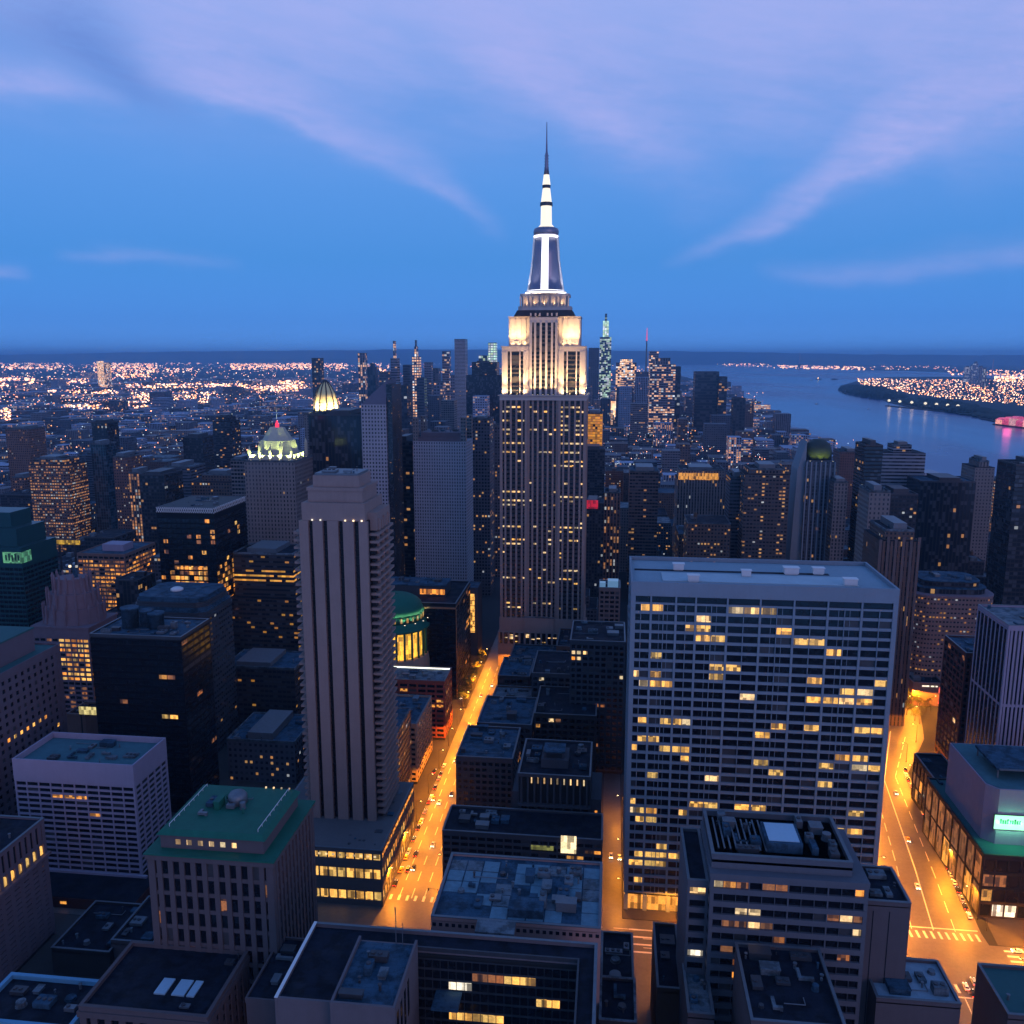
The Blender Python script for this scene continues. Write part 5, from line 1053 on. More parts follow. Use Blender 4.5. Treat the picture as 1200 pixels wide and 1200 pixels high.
# tower with a slanted top
b = Bld('slant_topped_tower', 'grey gridded tower with a steeply slanted dark top', 423, 452, 474, 770, 40, cat='tower')
m = MB(); m.box(0, b.w, 0, b.d, 0, b.h, cell=(3, 3.4)); m.build('wall', FMATS['grid'], b.root)
zs = b.z(452, 445); V = [(0, 0, b.h), (b.w, 0, b.h), (b.w, b.d, b.h), (0, b.d, b.h), (b.w * .55, b.d * .4, zs - 8), (b.w + .0, b.d * .2, zs), (b.w, b.d, zs), (b.w * .55, b.d, zs - 8)]
m = MB(); m.idx(V, [(0, 1, 5, 4), (1, 2, 6, 5), (2, 3, 7, 6), (3, 0, 4, 7), (4, 5, 6, 7), (3, 2, 1, 0)]); m.build('slanted_top', plain('slant_slate', (.10, .10, .14), .6), b.root)
b.box('side_panel', FMATS['black'], b.w + .05, b.w + 5, 3, b.d - 1, 0, zs - 4); b.finish()
# grey grid slab with corner turrets
b = Bld('turreted_slab', 'broad grey slab tower with a fine window grid and raised corner turrets', 484, 546, 517, 800, 40, cat='tower')
m = MB(); m.box(0, b.w, 0, b.d, 0, b.h, cell=(2.4, 3.1)); m.build('wall', FMATS['grid'], b.root)
zt_ = b.z(490, 490)
for x0_ in (0, b.w - 5):
    for y0_ in (0, b.d - 6): m = MB(); m.box(x0_ + .05, x0_ + 4.95, y0_ + .05, y0_ + 5.95, b.h, zt_ - (0 if x0_ == 0 else -1), cell=(2.4, 3.1)); m.build('turret', FMATS['stone'], b.root)
b.box('parapet', MATS['grey_mauve_stone'], 5, b.w - 5, 0.1, .8, b.h, b.h + 4); b.box('setback', MATS['grey_mauve_stone'], 7, b.w - 7, 5, b.d - 6, b.h, b.h + 8); b.box('roof', roof_dark, 5, b.w - 5, .85, b.d - .3, b.h, b.h + .6); b.clutter(8, b.w - 8, 6, b.d - 8, b.h + 8, 5, 217, 3); b.finish()
tower('narrow_lit_tower', 'thin black tower with one column of orange lit windows left of the turreted slab', 463, 483, 518, 830, 36, 'dark', 'blue', seed=218)
tower('blue_glass_slab', 'tall blue grey slab standing right behind the turreted slab', 553, 574, 492, 900, 30, 'slate', seed=219)
tower('pale_lit_strip_tower', 'slate tower with one pale lit column left of the tallest skyscraper', 560, 586, 500, 980, 30, 'slate', seed=220)
tower('wide_dark_block', 'wide dark blue tower block with flat top far behind, left of the tallest skyscraper', 546, 588, 440, 1900, 60, 'dark', tiers=((12, 425),), n=0, seed=221)
tower('needle_tower', 'slim pale grey tower reaching above the horizon left of the tallest skyscraper', 532.5, 545, 398, 2300, 40, 'pale', 'grey', n=0, pent=False, seed=222)
# dark stepped roofs behind the ribbed tower
tower('gold_floor_block', 'dark block with broad golden lit floors left of the ribbed stone tower', 265, 352, 700, 620, 44, 'goldband', tiers=((6, 648),), seed=223)
tower('gold_band_block', 'low dark block with two long golden window bands left of the ribbed stone tower', 262, 345, 782, 540, 34, 'goldband', 'blue', seed=224)
tower('grey_gable_block', 'grey low block with pale roofs between the black glass tower and the ribbed tower', 266, 345, 868, 470, 40, 'slate', 'blue', n=7, seed=225)
# right of the tallest skyscraper
tower('amber_block', 'small block glowing solid amber right behind the tallest skyscraper', 684, 706, 485, 1250, 34, 'amber', n=0, seed=231)
tower('dark_foot_block', 'dark block below the small amber glowing block', 683, 709, 527, 1150, 40, 'dark', 'blue', seed=259)
tower('red_sign_block', 'dark block with a glowing red sign right of the tallest skyscraper', 684, 708, 590, 900, 34, 'dark', 'blue', seed=232).single('red_sign', glow('red_sign_panel', (1, .02, .08), .5, lo=.5), 2, 15, -.6, -.1, HIT(690, 596, 900)[1], HIT(690, 586, 900)[1])
tower('pinkish_block', 'small brick block with rows of pink lit windows beside the red sign', 708, 727, 578, 920, 30, 'lit', seed=233)
tower('white_window_tower', 'dark blue roofed tower with lit windows above the left end of the pale slab', 738, 772, 553, 950, 40, 'colband', 'blue', seed=234)
tower('lit_crown_block', 'stone block with an orange lit top floor above the middle of the pale slab', 794, 851, 562, 1000, 44, 'stone', tiers=((2, 551),), seed=235).single('lit_storey', lit_amber, 1, 46, -.5, -.1, HIT(800, 561, 1000)[1] - 1, HIT(800, 554, 1000)[1])
tower('lit_column_tower', 'dark brown tower with bright lit window columns above the right part of the pale slab', 873, 926, 556, 850, 40, 'colband', tiers=((4, 550),), seed=236)
tower('slate_neighbour', 'plain slate tower at the left side of the lit column tower', 856, 873, 560, 880, 34, 'slate', seed=237)
b = Bld('green_capped_tower', 'pale finned tower with a dark round cap lit yellow green and a slanted white side', 946, 979, 540, 880, 36, cat='tower')
m = MB(); m.box(0, b.w, .6, b.d, 0, b.h, cell=(3, 3.5)); m.build('wall', FMATS['slate'], b.root)
for k in range(7): b.single('fin', MATS['pale_travertine'], b.w * k / 6 - .7, b.w * k / 6 + .7, -.2, .58, 0, b.h - 1)
zc = b.z(960, 516); m = MB(); m.lathe(b.w / 2, 17, [(b.w * .5, b.h), (b.w * .5, b.h + (zc - b.h) * .4), (b.w * .42, b.h + (zc - b.h) * .75), (b.w * .2, zc - .4), (.3, zc)], 20); m.build('cap', plain('cap_green', (.035, .05, .045), .7), b.root)
m = MB(); m.idx([(-12, 4, 0), (-.3, 4, 0), (-.3, 34, 0), (-12, 34, 0), (-8, 4, b.h * .94), (-.3, 4, zc - 1), (-.3, 34, zc - 1), (-8, 34, b.h * .94)], [(0, 1, 5, 4), (1, 2, 6, 5), (2, 3, 7, 6), (3, 0, 4, 7), (4, 5, 6, 7), (3, 2, 1, 0)]); m.build('slanted_side', MATS['pale_travertine'], b.root)
for k in range(3): flood(b, b.w * (.1 + .4 * k), -1.5, b.h - .6, b.w * .5, 14, zc, 5000, col=(.9, 1, .12), angle=80); 
b.finish(); NAMED.append((930, 983, 880))
tower('red_roofed_block', 'brick block with red lit roof edge behind the green capped tower', 985, 1012, 530, 1250, 40, 'brick', seed=238)
tower('grey_brick_tower', 'grey brick tower right beside the green capped tower', 978, 994, 566, 860, 30, 'stone', seed=239)
tower('black_twin', 'narrow black tower standing left of the banded tower near the water', 1014, 1035, 523, 850, 34, 'black', seed=240)
tower('banded_tower', 'blue grey banded office tower with a dark penthouse near the water', 1035, 1085, 531, 930, 40, 'band', tiers=((12, 522),), n=0, seed=241)
tower('ribbon_block', 'dark ribbon windowed block below the banded tower', 1040, 1076, 580, 820, 30, 'dark', seed=242)
tower('wide_black_block', 'wide black ribbed block with a brown end wall near the water', 1079, 1144, 565, 880, 40, 'black', 'blue', seed=243)
tower('stone_spotted_tower', 'stone tower with scattered lit windows right of the wide black block', 1143, 1166, 548, 950, 36, 'stone', tiers=((5, 541),), seed=244)
tower('pink_lit_tower', 'slim tower glowing pink white at the right edge before the water', 1174, 1190, 566, 1050, 30, 'lit', seed=245)
tower('edge_black_tower', 'black tower cut by the right edge above the water', 1191, 1250, 546, 760, 36, 'black', seed=246)
tower('pale_corner_tower', 'pale stone gridded tower behind the crowned stone tower on the right', 1019, 1044, 577, 690, 30, 'stone', seed=247)
b = tower('buttressed_tower', 'brown stone tower with buttressed top rising right behind the pale slab', 1032, 1077, 634, 600, 40, 'brown', 'dark', (2.6, 3.5), tiers=((3, 622),), n=2, seed=248)
for k in range(6): x = b.w * k / 5; b.single('buttress', MATS['brown_stone'], x - .9, x + .9, -.7, -.05, 20, b.h + (3 if k % 2 else 1)); 
for k in range(7): b.single('buttress', MATS['brown_stone'], b.w + .05, b.w + .7, k * 6, k * 6 + 1.6, 20, b.h + 1)
b = Bld('curved_corner_block', 'brown curved corner building with rows of amber lit windows above the wide avenue', 1071, 1172, 699, 655, 50)
P = rr(0, b.w, 0, b.d, 14); m = MB(); m.solid(P, 0, b.h, cell=(2.6, 3.4)); m.build('wall', facade_mat('curved_brick_face', (.17, .11, .10), .5, .45, .28, (1, .48, .12), .8, row=.5), b.root)
ins = lambda q: [(q + (b.w - 2 * q) * x / b.w, q + (b.d - 2 * q) * y / b.d) for x, y in P]
m = MB(); m.solid([(x * 1.01 - .4, y * 1.01 - .4) for x, y in P], b.h, b.h + 1.2); m.build('cornice', MATS['mauve_stone'], b.root)
for k in range(2): m = MB(); m.solid(ins(5 + k * 4), b.h + 1.2 + k * 4.5, b.h + 5 + k * 4.5, cell=(2.6, 3.4)); m.build('upper_wall', FMATS['dark'], b.root); m = MB(); m.solid(ins(4.5 + k * 4), b.h + 5 + k * 4.5, b.h + 5.6 + k * 4.5); m.build('roof', roof_blue, b.root)
b.clutter(16, b.w - 14, 14, b.d - 14, b.h + 10.2, 6, 249, 3); b.single('roof_lamp', lit_pale, b.w * .62, b.w * .68, 6, 8, b.h + 1.3, b.h + 3.5); b.finish(); NAMED.append((1068, 1172, 655))
b = roofbox('red_brown_block', 'dark red brown office block right of the wide orange avenue', 1132, 1182, 767, 525, 34, plain('oxblood_brick', (.07, .03, .028), .8), roof_blue, 6, 250, rows=18, cols=7, p=.05, kinds='ddp', side='l')
b = roofbox('ribbed_grey_tower', 'grey tower of fine vertical ribs at the right edge above the black corner building', 1182, 1260, 735, 470, 40, lav, roof_grey, 4, 251, rows=2, cols=16, p=0, base=25)
b = roofbox('wedge_building', 'low dark corner building with a red and white shop light on the wide avenue', 1070, 1106, 801, 640, 26, brk, roof_dark, 4, 252)
b.single('shop_light', glow('red_shop_light', (1, .12, .08), 1.5, lo=.6), b.w * .85, b.w * 1.0, -.4, -.1, 2, b.h - 2); b.single('shop_light', lit_white, b.w * .3, b.w * .8, -.4, -.1, b.h - 2, b.h - 1)
# black corner building with the stone block and the green sign
bk = plain('black_granite', (.022, .018, .018), .5, var=.3)
Y0 = 384; X0 = XAT(1150, Y0, 22); b = Bld('black_corner_building', 'black corner building carrying a mauve stone block with a green lit sign', 1153, 1260, 1003, Y0, 74)
zp = b.h; b.box('core', slabdark, .4, b.w - .4, .5, b.d, 0, zp - .5)
b.grid('f', 0, 0, b.w, .3, zp - 1, 7, 4, .7, 1.6, bk, rec=.4, pick=lambda i, j: {(0, 2): 'a', (1, 3): 'w', (2, 3): 'w', (0, 1): 'd', (1, 1): 'd'}.get((i, j), 'g')); b.grid('l', 0, .1, b.d, .3, zp - 1, 8, 2, 1.6, 1.2, bk, rec=.35, out=.05, pick=lambda i, j: 'a' if i in (1, 4) and j == 1 else 'd')
b.roof(0, b.w, 0, b.d, zp, .8, .8, MATS['teal_flat_roof'], bk)
zs = b.z(1160, 922, 13); m = MB(); P = [(4.5, 30), (4.5, 16), (9, 11), (60, 11), (60, 60), (4.5, 60)]; m.solid(P[::1], zp, zs); m.build('stone_block', lav, b.root)
m = MB(); m.solid([(5.2, 30), (5.2, 16.4), (9.3, 11.7), (59, 11.7), (59, 59), (5.2, 59)], zs, zs + .3); m.build('block_roof', MATS['teal_roof'], b.root)
xs = XAT(1164, Y0 + 10.5, zp + 5) - b.X; z0_, z1_ = b.z(1180, 972, 10.5), b.z(1180, 956, 10.5)
gs = glow('green_sign_face', (.35, 1, .55), 1.7, room=False); b.single('sign_panel', gs, xs, xs + 14, 10.3, 10.75, z0_, z1_); b.single('sign_frame', metal_dark, xs - .4, xs + 14.4, 10.76, 10.98, z0_ - .4, z1_ + .4)
ink2 = plain('sign_letter', (.02, .10, .05), .6); hh = z1_ - z0_
for k in range(9): b.single('sign_lettering', ink2, xs + 2.2 + k * 1.05, xs + 2.95 + k * 1.05, 10.18, 10.29, z0_ + hh * .42, z0_ + hh * (.68 if k % 3 else .76))
for k in range(3):
    l = bpy.data.lights.new('sign_glow', 'POINT'); l.energy = 2600; l.color = (.2, 1, .45); l.shadow_soft_size = .5; o = bpy.data.objects.new('sign_glow', l); COL.objects.link(o); o.parent = b.root; o.location = (xs + 2 + k * 5, 8.6, z0_ + hh * .4)
b.single('roof_frame', metal_grey, 12, 40, 20, 21, zs + 5, zs + 5.6); b.single('roof_canopy', roof_blue, 11, 42, 21.1, 46, zs + 4.6, zs + 5.8)
for q in ((12, 22), (40, 22), (12, 45), (40, 45)): b.single('canopy_post', metal_grey, q[0], q[0] + .6, q[1], q[1] + .6, zs + .3, zs + 4.58)
b.clutter(2, 50, 61, 72, zp, 5, 255, 3); b.finish(100)
roofbox('black_flat_annex', 'flat black annex behind the black corner building beside the avenue', 1096, 1131, 917, 462, 34, bk, roof_dark, 2, 256, base=0, rows=3, cols=4, p=.3, kinds='ad')

# ---- far towers one can still tell apart (downtown and beyond)
dt = facade_mat('downtown_face', (.16, .16, .2), .6, .55, .45, (1, .6, .38), 1.5, row=.2); FMATS['downtown'] = dt
FMATS['blaze'] = facade_mat('blazing_face', (.3, .22, .2), .85, .75, 2.0, (1, .62, .38), 2.4, row=0, cool=.1); FMATS['icy'] = facade_mat('icy_face', (.3, .4, .4), .85, .75, 1.8, (.6, .95, .75), 1.3, row=.1, cool=.3)
def far(name, label, xl, xr, yt, Y, fac, dep=50, tiers=(), pitch=(9, 9)):
    return tower(name, label, xl, xr, yt, Y, dep, fac, n=0, pent=False, pitch=pitch, tiers=tiers)
far('glass_spire_tower', 'tallest far tower glittering green white right of the floodlit skyscraper', 703, 716.5, 395, 4600, 'icy', 60, ((14, 376), (10, 368)))
b = far('blue_far_slab', 'flat blue slab tower just left of the glittering far tower', 690, 702, 408, 4300, 'slate'); 
far('blazing_far_tower', 'far tower blazing with pale orange light right of the glittering tower', 722, 746, 425, 4400, 'blaze', 60, ((20, 421),))
far('blazing_low_block', 'low wide far block blazing orange at the foot of the glittering towers', 715, 752, 470, 3600, 'blaze')
far('blazing_stepped_block', 'stepped far block of pink lit floors beside the glittering tower', 727, 745, 446, 4000, 'downtown')
far('white_lit_tower', 'far tower with a brilliant white top beside the red antenna', 761, 772, 412, 4300, 'blaze')
far('brown_speckled_tower', 'tall brown far tower speckled with windows standing before the bay', 762, 792, 427, 2700, 'downtown', 70, ((16, 420),), (7, 7))
far('tower_shaded_side', 'shaded side of the brown speckled tower, set as a dark block behind it', 787, 798, 430, 2900, 'dark', 60)  # dark block stands in for the shaded side of the brown speckled tower
far('stepped_bay_tower', 'dark stepped far tower standing alone before the bay', 815, 843, 436, 2900, 'dark', 70, ()); far('stepped_bay_annex', 'lower right shoulder block of the dark stepped tower before the bay', 843, 852.5, 442, 2880, 'dark', 70)
far('bay_block', 'small dark far block right of the dark stepped tower', 860, 874, 467, 2500, 'dark', 50)
far('blue_box_tower', 'blue grey far block in front of the white lit tower', 745, 760, 436, 4000, 'slate')
b = far('red_mast_tower', 'slender far tower carrying a tall red lit mast', 753, 761, 440, 4200, 'slate', 40)
m = MB(); zz = b.z(757, 384); m.cyl(b.w / 2, 15, 4.5, b.top, zz - 60, 8, r2=3); m.build('mast', metal_grey, b.root); m = MB(); m.cyl(b.w / 2, 15, 4, zz - 60, zz, 8, r2=1.2); m.build('mast_top', glow('pink_mast_light', (1, .12, .35), .8, room=False), b.root)
for k, (xl, xr, yt, Yk, fc_, lb, tr) in enumerate([
    (457.5, 465, 420, 3000, 'downtown', 'far tower with a pointed white lit tip, leftmost of the pair over the horizon', ((9, 408), (6, 400))), (482.5, 490.5, 418, 3000, 'downtown', 'far tower with a golden lit tip, right one of the pair over the horizon', ((8, 406), (6, 399))),
    (472, 480, 428, 3100, 'slate', 'slate far tower between the pair of pointed ones', ()), (497, 505, 425, 3200, 'downtown', 'speckled far tower right of the golden tipped one', ()), (507, 514, 432, 3100, 'slate', 'dim far tower in the middle of the distant cluster', ()), (518, 526, 412, 3300, 'downtown', 'far tower with a red lit top left of the slim pale tower', ()),
    (430, 440, 430, 3000, 'dark', 'dark far tower with rounded shoulders left of the slanted top', ((10, 426),)), (365, 375, 420, 3200, 'dark', 'dark far tower rising above the gold pointed dome', ()), (419, 427, 414, 3400, 'downtown', 'pinkish far tower at the left end of the distant cluster', ()), (444, 455, 436, 2900, 'slate', 'broad slate far tower behind the slanted top', ()),
    (572, 581, 402, 3300, 'icy', 'pale white lit far tower just left of the floodlit skyscraper', ()), (561, 571, 417, 3300, 'icy', 'lower white lit far block beside the pale lit tower', ()), (488, 497, 443, 2700, 'slate', 'slate far block with a lilac glow above the turreted slab', ()), (528, 533, 440, 2700, 'downtown', 'narrow speckled far tower touching the slim pale tower', ()),
    (508, 519, 448, 2500, 'downtown', 'speckled far block above the left turret of the broad grey slab', ()), (468, 477, 452, 2300, 'dark', 'dark far block right of the slanted top tower', ()), (113, 118, 423, 6500, 'blaze', 'lit far tower rising over the bright bands at the far left', ()), (121, 126, 425, 6500, 'blaze', 'second lit far tower over the bright bands at the far left', ())]):
    far('distant_tower', lb, xl, xr, yt, Yk, fc_, 40, tr)
for k, xp in enumerate((460.5, 486.5)):
    pass
# ================================================================ THE REST OF THE CITY
TAKEN = []                                                    # footprints already built on
for o in list(COL.objects):
    if o.type == 'EMPTY' and o.parent is None and o.get('category'):
        xs, ys = [], []
        for c in o.children:
            if c.type == 'MESH':
                for q in c.bound_box: xs.append(o.location.x + c.location.x + q[0]); ys.append(o.location.y + c.location.y + q[1])
        if xs: TAKEN.append((min(xs) - 2, max(xs) + 2, min(ys) - 2, max(ys) + 2))
def clash(x0, x1, y0, y1): return any(x0 < t[1] and x1 > t[0] and y0 < t[3] and y1 > t[2] for t in TAKEN)
def inpoly(x, y, P):
    c = False; j = len(P) - 1
    for i in range(len(P)):
        if (P[i][1] > y) != (P[j][1] > y) and x < (P[j][0] - P[i][0]) * (y - P[i][1]) / (P[j][1] - P[i][1]) + P[i][0]: c = not c
        j = i
    return c
LAND = poly_land = [(-30000, -60), (1500, -60)] + shore + [(-6000, 38000), (-30000, 38000)]
def onroad(x0, x1, y0, y1):
    if x1 > AVL - 4 and x0 < AVR + 4: return True
    if y1 > 334 and y0 < 368 : return True
    if x1 > -3 and x0 < 11 and y0 < 900: return True
    if y0 < 900:
        for k in range(len(bl) - 1):
            if y1 > bl[k][1] and y0 < bl[k + 1][1] and x1 > min(bl[k][0], bl[k + 1][0]) - 5 and x0 < max(br[k + 0][0] if k < len(br) else 0, br[min(k + 1, len(br) - 1)][0]) + 5: return True
    return False
def lerp(tab, v):
    for (a, p), (b, q) in zip(tab, tab[1:]):
        if a <= v <= b: return p + (q - p) * (v - a) / (b - a)
    return tab[0][1] if v < tab[0][0] else tab[-1][1]
near_lim = [(0, 560), (100, 560), (200, 575), (300, 600), (345, 640), (450, 640), (480, 690), (585, 690), (600, 700), (690, 620), (740, 590), (860, 575), (930, 600), (1000, 590), (1100, 610), (1200, 620)]
far_lim = [(0, 480), (280, 492), (450, 470), (560, 460), (690, 465), (760, 455), (860, 466), (900, 476), (950, 496), (1000, 522), (1100, 545), (1200, 556)]
rf = random.Random(42); LOTS = []
y = 372.0; row = 0
while y < 1500:
    dep = 44 + (y > 800) * 8; x = -900.0 + (row * 37) % 60
    while x < 900:
        w = rf.uniform(24, 48) * (1.0 if y < 900 else 1.15); d = dep - rf.uniform(0, 8)
        LOTS.append((x, w, y + rf.uniform(0, 4), d)); x += w + (1.5 if rf.random() < .72 else 13)
    y += dep + 13; row += 1
cands = []
for (x, w, y, d) in LOTS:
    cx_, cy_ = x + w / 2, y + d / 2
    if clash(x, x + w, y, y + d) or onroad(x, x + w, y, y + d) or not inpoly(cx_, y + d, LAND) or not inpoly(x + w, y + d, LAND): continue
    h = rf.choice([22, 28, 34, 40, 46, 54]) * rf.uniform(.85, 1.2)
    if rf.random() < .16: h *= rf.uniform(1.5, 2.3)
    px, _ = PR(cx_, y, h)
    if not -40 < px < 1240: continue
    lim = lerp(near_lim, px) if y < 900 else lerp(near_lim, px) + (lerp(far_lim, px) - lerp(near_lim, px)) * (y - 900) / 700
    for _k in range(30):
        if PR(cx_, y, h)[1] >= lim: break
        h *= .92
    if h < 9: continue
    cands.append((y, x, w, d, h, px, PR(cx_, y, h)[1]))
cands.sort()
tank_w = plain('tank_timber', (.10, .06, .04), .9); fkinds = ['grey', 'slate', 'brown', 'brick', 'stone', 'dark', 'brown', 'slate', 'dark', 'stone']
fwords = {'grey': 'grey', 'slate': 'slate blue', 'brown': 'brown', 'brick': 'red brick', 'stone': 'pale stone', 'dark': 'charcoal'}
MARKS = [(20, 'the teal tower'), (70, 'the crowned block'), (128, 'the glowing brick block'), (172, 'the plain black slab'), (232, 'the dark golden tower'), (318, 'the green crowned tower'), (392, 'the ribbed stone tower'), (436, 'the slant topped tower'), (518, 'the turreted slab'), (560, 'the orange avenue'), (636, 'the floodlit skyscraper'), (700, 'the floor banded block'), (756, 'the blue roofed tower'), (830, 'the pale slab'), (900, 'the lit column tower'), (960, 'the green capped tower'), (1024, 'the narrow black tower'), (1056, 'the buttressed tower'), (1110, 'the wide black block'), (1160, 'the spotted tower'), (1200, 'the edge black tower')]
seen = {}; ORD = ['nearest', 'second nearest', 'third nearest', 'fourth nearest', 'fifth nearest', 'sixth nearest', 'seventh nearest', 'eighth nearest', 'ninth nearest', 'tenth nearest', 'eleventh nearest', 'twelfth nearest', 'thirteenth nearest', 'fourteenth nearest']
NFILL = 0
for (y, x, w, d, h, px, py) in cands[:285]:
    fk = rf.choice(fkinds); rk = rf.choice(['dark', 'dark', 'blue', 'grey']); tank = rf.random() < .3 and y < 1000; setb = rf.random() < .35 and w > 26
    mk = min(MARKS, key=lambda q: abs(q[0] - px)); side = 'left of' if px < mk[0] - 7 else ('right of' if px > mk[0] + 7 else 'near')
    size = 'low' if h < 30 else ('middling' if h < 55 else 'tall'); feat = 'roof tank' if tank else ('stepped top' if setb else f"{'black' if rk == 'dark' else ('bluish' if rk == 'blue' else 'pale')} roof")
    base_l = f"{size} {fwords[fk]} block with {feat}"; key = (base_l, side, mk[1]); k = seen.get(key, 0); seen[key] = k + 1
    lab = f"{base_l}, {ORD[k] if k < 14 else 'farthest'} {side} {mk[1]}"
    root = empty('city_block', lab, 'building', (x, y, 0), 0, 'blocks filling the city between the towers'); NFILL += 1
    m = MB(); hh = h * (.72 if setb else 1); m.box(0, w, 0, d, 0, hh, cell=(3.1, 3.5)); 
    rm = MB()
    def flat(x0, x1, y0, y1, z):
        rm.box(x0 + .5, x1 - .5, y0 + .5, y1 - .5, z, z + .35)
        for a in ((x0, x1, y0, y0 + .5), (x0, x1, y1 - .5, y1), (x0, x0 + .5, y0 + .5, y1 - .5), (x1 - .5, x1, y0 + .5, y1 - .5)): rm.box(*a, z, z + 1.1, m=1)
    flat(0, w, 0, d, hh); x0, x1, y0, y1, zz = 0, w, 0, d, hh
    if setb:
        x0, x1, y0, y1, zz = w * .15, w * rf.uniform(.7, .88), d * rf.uniform(.12, .3), d * .85, h
        m.box(x0, x1, y0, y1, hh + .36, h, cell=(3.1, 3.5)); rm.build('roof', [ROOFS[rk], roof_grey if fk not in ('dark',) else metal_dark], root); rm = MB(); flat(x0, x1, y0, y1, h)
    m.build('wall', FMATS[fk], root); rm.build('roof', [ROOFS[rk], roof_grey if fk not in ('dark',) else metal_dark], root)
    bx = rf.uniform(x0 + 2, max(x0 + 2.1, x1 - 10)); by = rf.uniform(y0 + 2, max(y0 + 2.1, y1 - 9)); m = MB(); m.box(bx, bx + rf.uniform(4, 8), by, by + rf.uniform(4, 7), zz + .36, zz + rf.uniform(3, 5)); m.build('stair_bulkhead', rf.choice([metal_grey, roof_grey, metal_dark]), root)
    if y < 800:
        for q in range(rf.randint(1, 4)):
            ux, uy = rf.uniform(x0 + 1, x1 - 4), rf.uniform(y0 + 1, y1 - 4)
            if abs(ux + 1.2 - bx - 3) < 5.6 and abs(uy + 1 - by - 3) < 5: continue
            m = MB(); m.box(ux, ux + 2.4, uy, uy + 2, zz + .36, zz + 1.9); m.cyl(ux + 1.2, uy + 1, .8, zz + 1.9, zz + 2.2, 10); m.build('cooling_unit', rf.choice([metal_grey, steel_white, roof_blue]), root)
    if tank:
        tx, ty = rf.uniform(x0 + 3, x1 - 3), rf.uniform(y0 + 3, y1 - 3); m = MB()
        for a in (-1, 1):
            for c in (-1, 1): m.rod((tx + a, ty + c, zz), (tx + a, ty + c, zz + 5.2), .18, 4)
        m.cyl(tx, ty, 1.9, zz + 5.2, zz + 8.6, 12); m.cyl(tx, ty, 2.1, zz + 8.6, zz + 10, 12, r2=.1); m.build('water_tank', tank_w, root)
# beyond them the blocks run together into one mass
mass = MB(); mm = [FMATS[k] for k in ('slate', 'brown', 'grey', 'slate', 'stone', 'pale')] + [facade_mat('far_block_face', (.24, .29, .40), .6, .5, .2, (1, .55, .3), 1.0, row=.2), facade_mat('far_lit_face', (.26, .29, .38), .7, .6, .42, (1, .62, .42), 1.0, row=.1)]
rest = cands[285:]
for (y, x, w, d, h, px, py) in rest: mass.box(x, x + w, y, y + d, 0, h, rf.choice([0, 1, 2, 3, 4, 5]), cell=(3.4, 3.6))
y = 1500.0
while y < 9000:
    dep = 46 + (y - 1500) * .016; half = (y * .62) + 150; x = -half - y * .12
    while x < half * .62:
        w = rf.uniform(.6, 1.5) * (30 + (y - 1500) * .011)
        if inpoly(x + w / 2, y + dep, LAND) and rf.random() < .86:
            base_h = rf.choice([10, 14, 18, 24, 32]) * rf.uniform(.8, 1.3)
            px = PR(x + w / 2, y, base_h)[0]
            dense = max(0, 1 - abs(px - 500) / 160) * (1800 < y < 4200) + max(0, 1 - abs(px - 730) / 90) * (2400 < y < 5000) + .7 * max(0, 1 - abs(px - 830) / 90) * (y < 2800)
            if rf.random() < .35 * dense: base_h *= rf.uniform(1.8, 5.5)
            elif rf.random() < .05: base_h *= 2.5
            lim = lerp(far_lim, px) if y < 2200 else lerp(far_lim, px) - (lerp(far_lim, px) - 428) * min(1, (y - 2200) / 2000)
            for _k in range(40):
                if PR(x + w / 2, y, base_h)[1] >= lim: break
                base_h *= .92
            if base_h > 5 and not clash(x, x + w, y, y + dep * .8):
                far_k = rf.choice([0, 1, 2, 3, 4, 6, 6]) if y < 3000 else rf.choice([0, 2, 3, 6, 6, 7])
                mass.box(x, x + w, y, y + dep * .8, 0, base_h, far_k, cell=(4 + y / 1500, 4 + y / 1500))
        x += w * 1.12 + (rf.random() < .3) * 14
    y += dep * 1.15
mass.build('distant_city', mm, kind='stuff')
# lamps, yards and floodlit streets too far to tell apart
lc = [glow('far_lamp_white', (1, .66, .48), 7.5), glow('far_lamp_pink', (1, .46, .36), 6.0), glow('far_lamp_amber', (1, .44, .18), 5.0), glow('far_lamp_blue', (.5, .7, 1), 2.2), glow('far_lamp_red', (1, .1, .25), 2.0)]
L = MB()
def dot(px, py, s=1.0, m=0, z=None, tall=1.0):
    if z is None: z = 34.0 if 425 < py < 560 and px < 900 else 6.0
    X, Y = G(px, py, z)
    if Y > 38500 or Y < 0: return
    k = math.hypot(X, Y) / F * s * .5; L.box(X - k, X + k, Y - k, Y + k, z - k, z + k * (2 * tall - 1), m)
def band(x0, x1, ya, yb, n, dens=(0, 0, 1, 2), s=(.5, 1.3), slope=0.0):
    for _ in range(n):
        t_ = rf.random(); px = x0 + (x1 - x0) * t_; py = ya + (yb - ya) * rf.random() ** 1.2 + slope * t_; dot(px, py, rf.uniform(*s), rf.choice(dens))
